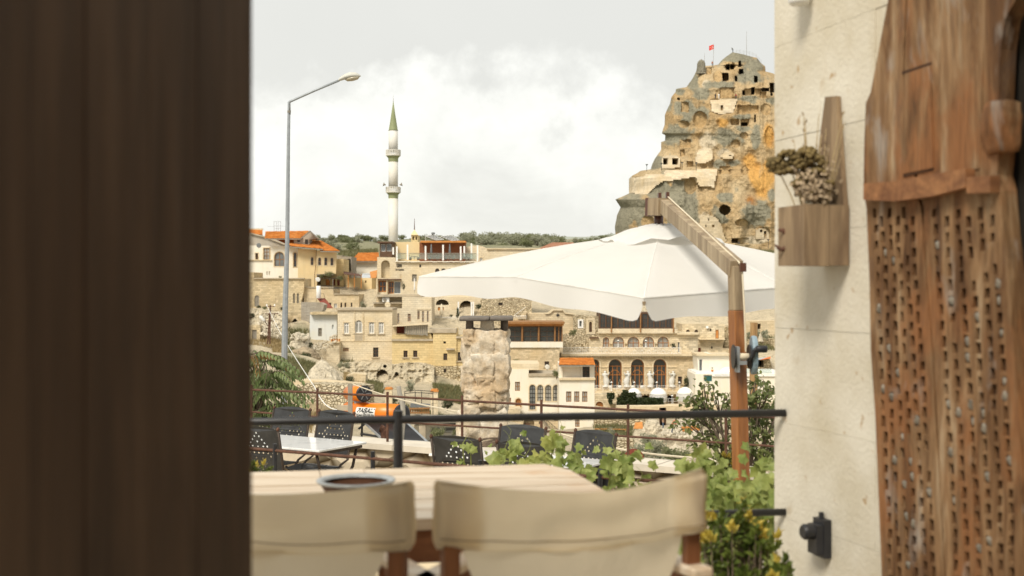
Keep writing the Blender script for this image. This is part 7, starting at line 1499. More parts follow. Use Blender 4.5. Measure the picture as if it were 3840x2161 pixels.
def euonymus(label, c, rad, n, leaf, seed, zroot, name='euonymus_shrub'):
    g_ = random.Random(seed); r_ = empty(name, (c.x, c.y, zroot), label, 'shrub'); lg_, ly, st_ = M(), M(), M()
    for k in range(n):
        v = Vector((g_.gauss(0, 1), g_.gauss(0, 1), g_.gauss(.25, 1))).normalized(); rr2 = g_.uniform(.55, 1.0); q = c + Vector((v.x * rad[0], v.y * rad[1], v.z * rad[2])) * rr2; b = Vector((c.x + v.x * rad[0] * .2, c.y + v.y * rad[1] * .2, zroot)); st_.tube([b, b.lerp(q, .6) + UZ * .01, q], [.006, .004, .002], 4)
        ax_ = (v + UZ * .9).normalized(); yel = rr2 > .72 and v.z > -.2 and g_.random() < .6
        for j in range(11):
            a = j * 2.4; o_ = ax_.orthogonal().normalized(); o_ = Matrix.Rotation(a, 3, ax_) @ o_; h = j / 10; leaves(ly if yel and h > .42 else lg_, q - ax_ * leaf * 1.6 * (1 - h), o_ * (1 - .65 * h) + ax_ * (.25 + h), ax_, leaf * (1.15 - .35 * h), leaf * .30, .1)
    st_.build('stem', m_bark, r_); lg_.build('leaves', m_euon, r_, fix=False); ly.build('yellow_tips', m_euony, r_, fix=False)['kind'] = 'stuff'
euonymus('yellow tipped euonymus shrub at the foot of the plastered wall', P(2770, 2060, 3.75), (.145, .15, .155), 62, .036, 3, -.4)
euonymus('low green euonymus shoots by the black socket', P(2930, 2150, 3.55), (.07, .08, .05), 10, .034, 4, -.3)
euonymus('small yellow shrub in a pot behind the parasol post', P(2715, 1750, 8.2), (.07, .07, .11), 26, .035, 5, ZT)
euonymus('yellow flowering shrub tips at the table end by the door', P(965, 1768, 6.0), (.08, .08, .06), 14, .03, 6, -.4)
# ------------------------------------------------------------------ cantilever parasol
m_pale_t = wood('pale parasol timber', (.46, .36, .23), (.20, .14, .08), 10, 2, .6, knots=.2); m_dark_t = wood('varnished parasol timber', (.40, .165, .045), (.17, .055, .016), 10, 2, .3, .5)
m_bracket = plain('brown bracket paint', (.085, .035, .022), .4, .15, 10, .4)
def canvas():
    t = NT('parasol canvas'); f = t.noise(2.2, 4); g = t.noise(900, 2); c = t.ramp(f, [(.3, (.75, .745, .72)), (.7, (.80, .795, .77))]); t.bump(g, .0004); t.fin(c, .85, .2)
    tr = t.n('ShaderNodeBsdfTranslucent'); t.l(c, tr.inputs[0]); mx = t.n('ShaderNodeMixShader'); mx.inputs[0].default_value = .38; t.l(t.b.outputs[0], mx.inputs[1]); t.l(tr.outputs[0], mx.inputs[2]); t.l(mx.outputs[0], t.o.inputs[0]); return t.m
m_canvas = canvas()
um = empty('cantilever_parasol', (P(2780, 1900, 6.2).x, 6.2, ZT), 'big white cantilever parasol on a bent wooden post with winch', 'parasol')
AP = P(2478, 872, 8.0); Lc = P(1572, 1038, 8.28); Nc = P(2415, 1118, 6.42); Rc = P(3390, 1085, 7.75); Fc = Lc + Rc - Nc + Vector((0, 0, .02))
M_LN = P(1937, 1040, 7.30); M_NR = Nc.lerp(Rc, .5) + Vector((0, 0, .035)); M_RF = Rc.lerp(Fc, .5) + Vector((0, 0, .03)); M_FL = Fc.lerp(Lc, .5) + Vector((0, 0, .03))
rim = [Lc, M_LN, Nc, M_NR, Rc, M_RF, Fc, M_FL]
nseg, nrad = 10, 16; V = []
for s in range(8):
    a, b = rim[s], rim[(s + 1) % 8]
    for i in range(nseg):
        t_ = i / nseg; e = a.lerp(b, t_); sag = math.sin(math.pi * t_)
        for j in range(nrad + 1):
            r_ = j / nrad; p = AP.lerp(e, r_); p.z -= .016 * sag * math.sin(math.pi * min(1, r_ * .9)); p.z += .034 * math.sin(math.pi * r_); V.append(p)
nc = nrad + 1; K = 8 * nseg; Fq = [(k * nc + j, ((k + 1) % K) * nc + j, ((k + 1) % K) * nc + j + 1, k * nc + j + 1) for k in range(K) for j in range(nrad)]
cn = np_mesh('canopy', [tuple(v) for v in V], Fq, m_canvas, um, True)
for s in range(0, 8, 2):     # one valance for each side, parted and curling at the corners
    a, m_, b = rim[s], rim[s + 1], rim[(s + 2) % 8]; V = []; n = 40; outw = ((a + b) / 2 - AP); outw.z = 0; outw.normalize()
    for j in range(9):
        for i in range(n + 1):
            t_ = i / n; p = (a.lerp(m_, t_ * 2) if t_ < .5 else m_.lerp(b, t_ * 2 - 1)); h = j / 8; endf = max(0, 1 - min(t_, 1 - t_) / .055)
            drop = .128 * (1 - .12 * endf ** 2) * (1 + .07 * math.sin(t_ * 21 + s)); tn = (b - a).normalized() * (.5 - t_) * 2
            V.append(p + Vector((0, 0, -drop * h)) + outw * (.010 * h * math.sin(t_ * 17 + s * 2) * (1 + 2 * endf) + .03 * h * endf + .01 * h) + tn * (.042 * h * h * endf))
    np_mesh('valance', [tuple(v) for v in V], grid_faces(9, n + 1), m_canvas, cn, True)
V = []; n = 48
for j in range(9):
    for i in range(n):
        a = 2 * math.pi * i / n; k = abs(math.cos(2 * (a + .45))) ; r_ = (.05 + .31 * j / 8) * (1 + .16 * k); V.append(AP + Vector((math.cos(a) * r_ * 1.02, math.sin(a) * r_, .055 - .125 * (j / 8) ** 1.25 + .022 * (j / 8) ** 2 * math.sin(a * 4 + 1.1) + .010 * (j / 8) * math.sin(a * 9) + .006 * math.sin(a * 14 + j))))
Fq = [(j * n + i, j * n + (i + 1) % n, (j + 1) * n + (i + 1) % n, (j + 1) * n + i) for j in range(8) for i in range(n)]
np_mesh('vent_cap', [tuple(v) for v in V], Fq, m_canvas, um, True)
m_seam = plain('canvas seam tape', (.70, .69, .65), .9)
for s in range(8): M().tube([Vector(tuple(AP.lerp(rim[s], r_))) + UZ * (.034 * math.sin(math.pi * r_) + .001) for r_ in [k / 12 for k in range(2, 13)]], .0028, 4).build('seam', m_seam, cn)
for s in range(8): M().tube([rim[s].lerp(rim[(s + 1) % 8], k / 6) + UZ * .001 for k in range(7)], .004, 4).build('hem', m_seam, cn)
for k, e in enumerate(rim): M().bar(AP - UZ * .05, e - UZ * .03, .018, .022).build('rib', m_pale_t, um)
tipz = PZ(zD, 620, 785, 7.95); pt_ = P(2757, 1020, 6.25); hubp = PZ(zD, 617, 1110, 8.0)
M().tube([hubp + UZ * .0, PZ(zD, 617, 865, 7.99)], .031, 12).build('hanger_tube', m_bracket, um, True)
M().lathe([(.095, 0), (.095, .018), (.06, .04), (.035, .05)], hubp - UZ * .005, 16).build('hub_plate', m_bracket, um)
t0 = PZ(zD, 555, 785, 7.97); t1 = PZ(zD, 700, 785, 7.85); M().bar(t0, t1, .10, .115).build('arm_end', m_pale_t, um); M().bar(PZ(zD, 522, 790, 8.0), PZ(zD, 560, 788, 7.97), .104, .12).build('end_plate', m_bracket, um)
armv = pt_ - t1; M().bar(t1 - armv.normalized() * .03 + UZ * .005, pt_ + armv.normalized() * .02 + UZ * .02, .068, .086).build('arm', m_pale_t, um)
pm = Matrix.Rotation(R(24), 3, 'Z')
def mast_seg(a, b, w_, name, mat): 
    a, b = Vector(a), Vector(b); q = [pm @ Vector((x * w_ / 2, y * w_ / 2, 0)) for x, y in ((-1, -1), (1, -1), (1, 1), (-1, 1))]; o = M().hexa([a + x for x in q] + [b + x for x in q]).build(name, mat, um); bv = o.modifiers.new('b', 'BEVEL'); bv.width = .004; bv.segments = 2; return o
bot = P(2779, 1790, 6.2); dirp = (pt_ + UZ * .02 - bot); joint = P(2762, 1165, 6.24)
mast_seg(joint - dirp.normalized() * .0, pt_ + UZ * .03, .060, 'upper_post', m_pale_t); mast_seg(bot - dirp.normalized() * ((bot.z - ZT) / dirp.normalized().z), joint, .066, 'lower_post', m_dark_t)
M().box((bot.x + .01, 6.2, ZT + .05), (.5, .5, .1)).build('base', m_capst, um)
for u, v in ((628, 672), (735, 662)): M().box(PZ(zD, u, v, 7.9), (.02, .05, .075)).build('pulley', m_bracket, um)
M().tube([PZ(zD, 735, 640, 7.9), P(2772, 985, 6.2), P(2783, 1008, 6.17), P(2792, 1170, 6.16), P(2797, 1320, 6.15)], .0045, 6).build('cord', m_canv, um)
M().box(P(2786, 1003, 6.17), (.03, .03, .045)).build('cord_guide', m_bracket, um)
wn = empty('tmp2', (0, 0, 0)); bpy.data.objects.remove(wn)
wc = PZ(z4, 1868, 545, 6.13); rotY = Matrix.Rotation(R(90), 3, 'Y'); m_blue = plain('winch blue grey', (.22, .30, .35), .4, .2, 20, .4)
dr = M().lathe([(.018, -.045), (.018, .045)], wc, 14, rotY).build('winch_drum', m_canv, um, True)
for x in (-.05, .03): M().lathe([(.062, -.003), (.062, .003)], wc + Vector((x, 0, 0)), 22, rotY).build('flange', m_black, dr)
M().lathe([(.078, -.012), (.08, 0), (.078, .014)], wc + Vector((.052, 0, .008)), 22, rotY @ Matrix.Diagonal((1.25, .75, 1))).build('gear_cover', m_blue, dr)
mb = M(); mb.box(PZ(z4, 1812, 570, 6.14), (.016, .06, .13)); mb.bar(PZ(z4, 1815, 602, 6.12), PZ(z4, 1900, 602, 6.12), .022, .02); mb.build('bracket', m_galv, dr)
M().tube([PZ(z4, 1915, 580, 6.08), PZ(z4, 1955, 545, 6.06), PZ(z4, 1972, 490, 6.05), PZ(z4, 1985, 475, 6.05), PZ(z4, 2000, 473, 6.05)], .0105, 8).build('crank', m_black, dr, True)
M().tube([PZ(z4, 1985, 474, 6.05), PZ(z4, 2000, 474, 6.05), PZ(z4, 2080, 474, 6.05), PZ(z4, 2092, 474, 6.05)], [.014, .0185, .0185, .015], 12).build('grip', m_black, dr, True)

# ------------------------------------------------------------------ plastered wall on the right with what hangs on it
WF = Face(2905, 4.25, 3740, (lambda r_: (.93 + .2856 * 1.172) / r_)((3740 - CX) / F))
class SledgeFace(Face):      # pixels meet the sledge's own front, a hand's breadth off the wall
    def __init__(s): s.A, s.U, s.N = WF.A, WF.U, WF.N
    def uv(s, px, py):
        k = Vector(((px - CX) / F, 1)); t = (s.A + s.N * .055).dot(s.N) / k.dot(s.N); q = k * t; return (q - s.A).dot(s.U), EYE + (CY - py) / F * t
SF = SledgeFace()
m_wall = None
def wallmat():
    t = NT('limewashed block wall'); f = t.noise(3.0, 6, .6); sp = t.noise(16, 3, .5); st = t.noise(5, 5, .6, sx=(1, 1, .18)); fi = t.noise(70, 4); sp2 = t.noise(9, 2, .4)
    c = t.ramp(f, [(.3, (.52, .465, .35)), (.55, (.62, .575, .475)), (.75, (.68, .64, .54))]); c = t.mix(t.ramp(sp, [(.68, 0.0), (.74, .7)]), c, (.36, .22, .09)); c = t.mix(t.ramp(st, [(.58, 0.0), (.75, .35)]), c, (.46, .37, .22))
    c = t.mix(t.ramp(sp2, [(.70, 0.0), (.78, .35)]), c, (.42, .30, .15)); t.bump(fi, .003); return t.fin(c, .9, .2)
m_wall = wallmat(); wr = empty('plastered_wall', WF.w(.6, 0), 'off-white block wall beside the doorway', 'wall'); LW = (Vector((WF.px(3740, 1080).x, WF.px(3740, 1080).y)) - WF.A).length
M().hexa([WF.w(u, z, o) for z in (-3, 3.4) for u, o in ((.002, -.9), (.002, -.02), (LW, -.02), (LW, -.9))]).build('core', m_wall, wr)
zz = -2.8; row = 0
while zz < 3.3:
    u = 0; first = True; hh = .33
    while u < LW - .01:
        L_s = (.34 if row % 2 else .62) if first else .64; first = False; e = min(LW, u + L_s); o_ = rnd.uniform(-.0012, .0012)
        b_ = M().hexa([WF.w(a, z, o) for z in (zz + .0005, zz + hh - .0005) for a, o in ((u + (.0 if u == 0 else .0004), -.018), (u + (.0 if u == 0 else .0004), o_), (e - .0004, o_), (e - .0004, -.018))]).build('block', m_wall, wr); u = e
    zz += hh; row += 1
# threshing sledge: two old boards studded with flints
sl_root = empty('threshing_sledge', WF.px(3530, 2161, .03), 'old wooden threshing sledge studded with flints hanging on the wall', 'threshing board')
def sledge_wood():
    t = NT('worn sledge wood'); f = t.noise(2.0, 7, .65, sx=(7, 7, .9), dist=.6); g = t.noise(26, 5, .6, sx=(3, 3, .35)); p = t.noise(3.3, 5, .62, sx=(1.5, 1.5, .8))
    c = t.ramp(f, [(.30, (.04, .018, .008)), (.43, (.145, .07, .028)), (.57, (.28, .165, .08)), (.74, (.47, .355, .225))]); c = t.mix(t.ramp(p, [(.50, 0.0), (.60, .8)]), c, (.28, .12, .045)); p2 = t.noise(7, 5, .65, sx=(1.5, 1.5, .5)); c = t.mix(t.ramp(p2, [(.56, 0.0), (.70, .8)]), c, (.12, .075, .05)); p3 = t.noise(5, 4, .6, sx=(1.5, 1.5, .6), dist=.5); c = t.mix(t.ramp(p3, [(.60, 0.0), (.70, .6)]), c, (.36, .33, .29)); c = t.mix(.5, c, t.ramp(g, [(.32, .4), (.6, 1.0)]), 'MULTIPLY')
    t.bump(g, .006); return t.fin(c, .75, .25)
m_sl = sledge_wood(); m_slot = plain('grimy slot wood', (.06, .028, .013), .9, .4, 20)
Lft = [z8(700, 0), z8(620, 360), z8(602, 465), z8(575, 520), z8(566, 700), z8(560, 960), z8(574, 1050), zK(553, 60), zK(560, 400), zK(575, 700), zK(590, 1000), zK(606, 1450)]
Mid = [z8(790, 0), z8(770, 360), z8(775, 520), z8(800, 700), z8(835, 960), z8(858, 1050), zK(818, 60), zK(845, 400), zK(862, 700), zK(880, 1000), zK(905, 1450)]
Rgt = [z8(1335, 0), z8(1275, 100), z8(1250, 250), z8(1238, 500), z8(1250, 700), z8(1232, 880), z8(1256, 960), z8(1272, 1180), zK(1206, 60), zK(1222, 300), zK(1247, 700), zK(1266, 1000), zK(1272, 1450)]
def ext(pts): a, b = pts[0], pts[1]; c, d = pts[-2], pts[-1]; return [(a[0] + (a[0] - b[0]) * .5 * 300 / max(1, b[1] - a[1]), a[1] - 300)] + pts + [(d[0] + 8, d[1] + 320)]
Lft, Mid, Rgt = ext(Lft), ext(Mid), ext(Rgt)
def xat(poly, y): return float(np.interp(y, [p[1] for p in poly], [p[0] for p in poly]))
def board(A_, B_, ga, gb, seed):
    g_ = random.Random(seed); left = [SF.uv(x + ga + g_.uniform(-3, 3), y) for x, y in A_]; right = [SF.uv(x - gb + g_.uniform(-3, 3), y) for x, y in B_]
    ol = left + right[::-1]; holes = []; stones = []; ncol = 6; y = 800
    rowk = 0
    while y < 2420:
        xa, xb = xat(A_, y) + ga + 18, xat(B_, y) - gb - 22; stp = (xb - xa) / ncol
        for c_ in range(ncol):
            if g_.random() < .07: continue
            x = xa + stp * (c_ + .5) + g_.uniform(-3, 3); yy = y + (29 if c_ % 2 else 0) + g_.uniform(-3, 3); u, z = SF.uv(x, yy); w2, h2 = .0112, .0145 * g_.uniform(.85, 1.15)
            w2 *= g_.uniform(.75, 1.1); sk_ = g_.uniform(-.003, .003); holes.append([(u - w2, z - h2), (u + w2, z - h2 + sk_), (u + w2 * .9 + sk_, z + h2), (u - w2 * .9 + sk_, z + h2 - sk_)])
            if g_.random() < (.08 if y < 1250 else .24): stones.append((u, z, g_.random()))
        y += 60; rowk += 1
    polys = [[Vector((u, z, 0)) for u, z in ol]] + [[Vector((u, z, 0)) for u, z in h] for h in holes]; flat = [p for q in polys for p in q]; tri = tessellate_polygon(polys); mb = M(); o1, o2 = .055, .043
    def bend(z): return max(0, z - 1.7) ** 2 * .06      # the nose of the sledge lifts off the wall
    W3 = lambda u, z, o: WF.w(u, z, o + bend(z))
    mb.add([W3(p.x, p.y, o1) for p in flat], [tuple(t) for t in tri]); n = len(ol)
    mb.add([W3(u, z, o1) for u, z in ol] + [W3(u, z, .006) for u, z in ol], [(i, (i + 1) % n, n + (i + 1) % n, n + i) for i in range(n)])
    for h in holes: mb.add([W3(u, z, o1) for u, z in h] + [W3(u, z, o2) for u, z in h], [(i, (i + 1) % 4, 4 + (i + 1) % 4, 4 + i) for i in range(4)])
    o = mb.build('board', m_sl, sl_root, fix=True)
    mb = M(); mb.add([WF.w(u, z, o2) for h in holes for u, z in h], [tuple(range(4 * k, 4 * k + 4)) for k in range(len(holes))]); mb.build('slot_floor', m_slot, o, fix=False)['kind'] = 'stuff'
    for u, z, q in stones:
        s = bpy.data.objects.new('flint', FL[int(q * 3) % 3]); COL.objects.link(s); s.location = WF.w(u, z, .050); s.rotation_euler = (q * .4, 0, math.atan2(WF.U.y, WF.U.x) + q - .5); s.scale = (.0085 + .003 * q, .006, .012 + .004 * q); adopt(s, o)
FL = []
for k in range(3):
    bm = bmesh.new(); bmesh.ops.create_icosphere(bm, subdivisions=2, radius=1); g_ = random.Random(k)
    for v in bm.verts: v.co *= 1 + .22 * math.sin(v.co.x * 4 + k) * math.cos(v.co.z * 3 + k * 2) + g_.uniform(-.05, .05)
    me = bpy.data.meshes.new('flint'); bm.to_mesh(me); bm.free(); me.materials.append(plain('flint', (.22, .195, .155), .55, .7, 45, .3)); me.polygons.foreach_set('use_smooth', np.ones(len(me.polygons), bool)); FL.append(me)
board(Lft, Mid, 0, 4, 1); board(Mid, Rgt, 4, 0, 2)
def bar_px(pts, thick, name, mat, o0=.056, w_=.03):
    mb = M(); 
    for (a, b) in zip(pts, pts[1:]): mb.add([], [])
    mb = M()
    for (x, a, b), (x2, a2, b2) in zip(pts, pts[1:]): mb.hexa([SF.px(x, b, o0), SF.px(x2, b2, o0), SF.px(x2, b2, o0 + w_), SF.px(x, b, o0 + w_), SF.px(x, a, o0), SF.px(x2, a2, o0), SF.px(x2, a2, o0 + w_), SF.px(x, a, o0 + w_)])
    o = mb.build(name, mat, sl_root); return o
m_bar = wood('rusty brown batten', (.36, .17, .07), (.17, .07, .03), 14, 0, .7)
bar_px([(*z8(606, 0)[:1], z8(0, 925)[1], z8(0, 1008)[1]), (z8(760, 0)[0], z8(0, 915)[1], z8(0, 1015)[1]), (z8(950, 0)[0], z8(0, 880)[1], z8(0, 990)[1]), (z8(1125, 0)[0], z8(0, 850)[1], z8(0, 945)[1])], 0, 'cross_batten', m_bar)
bar_px([(z8(1130, 0)[0], z8(0, 895)[1], z8(0, 975)[1]), (z8(1250, 0)[0], z8(0, 885)[1], z8(0, 970)[1])], 0, 'batten_end', m_bar)
for a in ((760, 370, 910, 320), (765, 885, 915, 850)): bar_px([(z8(a[0], 0)[0], z8(0, a[1] - 9)[1], z8(0, a[1] + 6)[1]), (z8(a[2], 0)[0], z8(0, a[3] - 9)[1], z8(0, a[3] + 6)[1])], 0, 'patch_edge', m_slot, .050, .008)
def grain_board(poly, name, o0, o1, mat): M().prism([SF.px(*p, o1) for p in poly], WF.w(0, 0, o0) - WF.w(0, 0, o1)).build(name, mat, sl_root)
grain_board([z8(775, 375), z8(905, 330), z8(918, 845), z8(770, 875), z8(760, 600)], 'patch_board', .05, .060, m_sl)
grain_board([z8(1080, 20), z8(1180, 10), z8(1150, 850), z8(1040, 855), z8(1060, 400)], 'patch_board', .05, .059, m_sl)
rough_block('wooden_peg', WF.px(3790, 492, .05) + Vector((.012, -.02, 0)), (.035, .06, .105), 12, .03, m_sl, None, 6); pg = bpy.data.objects['wooden_peg']; top(pg, 'gnarled wooden stub jutting from the dark wall right of the sledge', 'peg')
# flower box with dried flowers
fb_ = empty('flower_box', WF.px(3100, 995, .05), 'weathered wooden flower box with a tall back board', 'flower box'); m_box = wood('grey box wood', (.44, .32, .19), (.15, .095, .055), 10, 2, .8)
t0 = .483; zb, zt = 1.371, 1.561
def bx(a, b, c, d, e, f_, name, mat=None): return M().hexa([WF.w(u, z, o) for z in (e, f_) for u, o in ((a, c), (a, d), (b, d), (b, c))]).build(name, mat or m_box, fb_)
bx(t0 - .012, t0, .005, .075, zb, zt, 'front_board'); bx(t0 - .012, t0 + .001, .0775, .165, zb - .002, zt + .001, 'front_board'); bx(t0 - .15, t0 - .014, .15, .165, zb, zt, 'side_board'); bx(t0 - .15, t0 - .014, .005, .018, zb, zt, 'side_board'); bx(t0 - .162, t0 - .15, .005, .165, zb, zt, 'rear_board'); bx(t0 - .15, t0 - .014, .018, .15, zb, zb + .012, 'bottom_board')
M().prism([WF.px(*z8(*p), .02) for p in ((395, 490), (450, 485), (476, 870), (490, 1040), (350, 1040), (362, 740))], WF.w(0, 0, .003) - WF.w(0, 0, .02)).build('back_board', m_box, fb_)
hk = [P(*z8(*p), 3.86) for p in ((132, 1158), (160, 1160), (180, 1190), (182, 1225), (165, 1255), (140, 1255), (115, 1232))]; top(M().tube(hk, [.005, .008, .009, .009, .009, .007, .003], 9).build('iron_hook', m_rust, None, True), 'curved rusty iron hook on the flower box', 'hook')
dfl = empty('dried_flowers', WF.w(t0 - .08, zt, .08), 'bunch of dried brown yarrow and grasses in the flower box', 'dried flowers'); g_ = random.Random(4); st_, hdm, gr_ = M(), M(), M()
cb = WF.w(t0 - .08, zb + .03, .085)
for k in range(26):
    u, v = g_.uniform(205, 470), g_.uniform(560, 900); e = P(*z8(u, v), g_.uniform(3.74, 3.88)); st_.tube([cb + Vector((g_.uniform(-.03, .03), g_.uniform(-.04, .04), 0)), cb.lerp(e, .55) + Vector((g_.uniform(-.01, .01), 0, .01)), e], [.0026, .0022, .0012], 4)
    for q in range(5): 
        p_ = cb.lerp(e, g_.uniform(.55, 1.0)); leaves(gr_, p_, Vector((g_.gauss(0, .5), g_.gauss(0, .5), 1)), Vector((g_.gauss(0, 1), -1, .2)), .016, .003)
def head(c, r_, n):
    for k in range(n):
        v = Vector((g_.gauss(0, 1), g_.gauss(0, 1), g_.gauss(.4, .8))).normalized() * r_ * g_.uniform(.5, 1); v.z *= .62; q = c + v
        hdm.lathe([(.001, -.007), (.0085, -.003), (.0095, .002), (.004, .007)], q, 5)
for u, v, r_ in ((120, 830, .035), (180, 800, .045), (250, 795, .045), (310, 815, .04), (150, 855, .03), (215, 840, .04), (280, 770, .03)): head(P(*z8(u, v), 3.80), r_, 45)
for u, v in ((120, 830), (180, 800), (250, 795), (310, 815)): st_.tube([cb, cb.lerp(P(*z8(u, v), 3.80), .6) + UZ * .02, P(*z8(u, v), 3.80)], .002, 5)
for k in range(420):
    p_ = P(*z8(g_.triangular(200, 440, 300), g_.triangular(830, 1030, 960)), g_.uniform(3.74, 3.86)); leaves(gr_, p_, Vector((g_.gauss(0, 1), g_.gauss(0, .5), g_.gauss(.3, 1))), Vector((g_.gauss(0, .5), -1, .3)), .017, .006)
for u, v, r_ in ((330, 880, .03), (270, 900, .03), (380, 930, .025), (300, 960, .03), (240, 930, .025)): head(P(*z8(u, v), 3.79), r_, 40)
st_.build('stem', plain('straw', (.42, .32, .17), .8), dfl); hdm.build('flower_head', plain('dried yarrow', (.15, .11, .045), .95, .6, 40), dfl); gr_.build('seed_head', plain('dry seed', (.34, .26, .17), .9, .4, 30), dfl, fix=False)['kind'] = 'stuff'
# socket, lamp fixture
sk = empty('outdoor_socket', WF.px(3060, 2100, .0), 'black weatherproof outdoor socket on the off-white wall', 'socket'); uS, zS = WF.uv(3098, 2015)
M().hexa([WF.w(u, z, o) for z in (zS - .062, zS + .062) for u, o in ((uS - .035, .001), (uS - .035, .028), (uS + .035, .028), (uS + .035, .001))]).build('back_box', m_black, sk)
M().hexa([WF.w(u, z, o) for z in (zS - .05, zS + .045) for u, o in ((uS - .03, .028), (uS - .028, .052), (uS + .028, .052), (uS + .03, .028))]).build('cover', m_black, sk); M().lathe([(.026, 0), (.026, .03), (.02, .038)], WF.w(uS, zS + .022, .05), 16, Matrix.Rotation(math.atan2(WF.N.y, WF.N.x), 3, 'Z') @ Matrix.Rotation(R(90), 3, 'Y')).build('lid', m_black, sk)
M().tube([WF.w(uS - .005, zS + .06, .015), WF.w(uS - .005, zS + .082, .015)], .009, 8).build('cable_gland', m_black, sk)
wl_ = empty('wall_fixture', WF.px(3045, 20, .04), 'round white fixture on the wall above the flower box', 'lamp'); uL, zL = WF.uv(3046, 22); M().lathe([(.03, 0), (.036, .01), (.036, .13), (.03, .14)], WF.w(uL, zL, .05), 18).build('body', m_wfrm, wl_, True); M().box(WF.w(uL, zL + .09, .012), (.03, .05, .05)).build('bracket', m_wfrm, wl_)

# ------------------------------------------------------------------ upper terrace: near railing, table, bowl, chairs
m_floor = plaster('terrace stone', (.56, .50, .40), .25); TF = []
fl0 = struct(M().hexa([(x, y, z) for z in (-.25, -.03) for x, y in ((-5, 1.2), (3.2, 1.2), (3.2, 4.62), (-5, 4.62))]).build('terrace_floor', m_floor))
fw_ = .48
for i_ in range(17):
    for j_ in range(7):
        x0, y0 = -4.95 + i_ * fw_, 1.22 + j_ * fw_
        if y0 > 4.4 or x0 > 3: continue
        M().box((x0 + fw_ / 2, y0 + fw_ / 2, -.014 + rnd.uniform(-.001, .001)), (fw_ - .007, fw_ - .007, .03)).build('paver', m_floor, fl0)
struct(M().hexa([(x, y, z) for z in (-7, -.251) for x, y in ((-9, 1.0), (5, 1.0), (5, 4.89), (-9, 4.89))]).build('terrace_base', m_cream))
nr_ = empty('near_railing', P(1493, 1740, 4.12) , 'black iron pipe railing behind the wooden table, fixed to the wall', 'railing'); nr_.location.z = 0
ra, rb_ = P(920, 1583, 4.02), WF.px(2945, 1549, .0); rdir = (rb_ - ra).normalized(); ra2 = ra - rdir * 1.6
m_iron = plain('black painted iron', (.016, .016, .017), .42, .3, 30, .5)
for dz, r_ in ((0, .0135), (-.345, .0125), (-.66, .0125)): M().tube([ra2 + UZ * (dz + (0 if dz == 0 else .0)), rb_ + UZ * dz], r_, 12).build('rail', m_iron, nr_, True)
for px in (1493, 420):
    t_ = ((px - CX) / F * ra.y - ra.x) / (rdir.x - (px - CX) / F * rdir.y); q = ra + rdir * t_; M().tube([(q.x, q.y, 0), (q.x, q.y, q.z + .03)], .0165, 12).build('post', m_iron, nr_)
TAa = R(11.5); tu, tv = Vector((math.cos(TAa), math.sin(TAa))), Vector((-math.sin(TAa), math.cos(TAa))); FR = Vector((.15, 3.84)); LT, WT, ZTT = 1.62, .84, .74
def tb(a, b, z): q = FR - tu * (LT - a) - tv * (WT - b); return Vector((q.x, q.y, z))     # a along from the left end, b away from the camera
m_tab = wood('bleached table slat', (.66, .58, .47), (.52, .41, .29), 9, 0, .55, bump=.001); m_tabb = wood('red brown table wood', (.30, .13, .06), (.17, .06, .025), 9, 0, .5)
def tabmat():
    t = NT('bleached table top'); f = t.noise(3, 6, .6, sx=(.6, 9, 9)); p = t.noise(2.6, 5, .6); c = t.ramp(f, [(.3, (.44, .31, .19)), (.5, (.60, .49, .36)), (.7, (.69, .61, .49))]); c = t.mix(t.ramp(p, [(.60, 0.0), (.72, .7)]), c, (.52, .29, .12)); return t.fin(c, .5, .35)
m_tab = tabmat()
tt = empty('wooden_table', tb(LT / 2, WT / 2, 0), 'weathered slatted wooden table with bleached top behind the two canvas chairs', 'table')
xs_ = [0, .30, .47, .96, 1.10, LT]; rows_ = 6
for s0, s1, cross in ((0, .30, 0), (.303, .435, 1), (.438, .86, 0), (.863, .995, 1), (.998, LT, 0)):
    if cross: M().hexa([tb(a, b, z) for z in (ZTT - .03, ZTT) for a, b in ((s0, 0), (s1, 0), (s1, WT), (s0, WT))]).build('cross_board', m_tab, tt)
    else:
        for k in range(rows_):
            b0, b1 = WT * k / rows_ + .005, WT * (k + 1) / rows_ - .005; dz = rnd.uniform(-.0015, .0015); cut = .0 if s1 < LT or k < rows_ - 1 else .05
            M().hexa([tb(a, b, z) for z in (ZTT - .028, ZTT + dz) for a, b in ((s0, b0), (s1, b0), (s1 - cut, b1), (s0, b1))]).build('slat', m_tab, tt)
mb = M()
for a, b in (((.04, .03), (LT - .04, .03)), ((.04, WT - .05), (LT - .04, WT - .05)), ((.05, .03), (.05, WT - .05)), ((LT - .05, .03), (LT - .05, WT - .05))): mb.bar(tb(*a, ZTT - .07), tb(*b, ZTT - .07), .03, .08)
mb.build('apron', m_tabb, tt)
for a in (.07, LT - .07):
    for b in (.06, WT - .08): M().bar(tb(a, b, 0), tb(a, b, ZTT - .03), .06, .06).build('leg', m_tabb, tt)
bc = P(1335, 1812, 3.21); bc.z = ZTT + .001; bo = empty('clay_bowl', bc, 'shallow brown bowl with a grey blue rim on the table', 'bowl')
M().lathe([(.055, 0), (.08, .012), (.096, .038), (.094, .04), (.077, .016), (.01, .008)], bc, 40).build('body', plain('brown clay', (.085, .038, .02), .5, .3, 20), bo, True); M().lathe([(.093, .038), (.101, .039), (.106, .044), (.104, .048), (.091, .047), (.087, .04)], bc, 40, cap=False).build('rim', plain('grey blue glaze', (.34, .36, .36), .3, .25, 30, .5), bo, True)
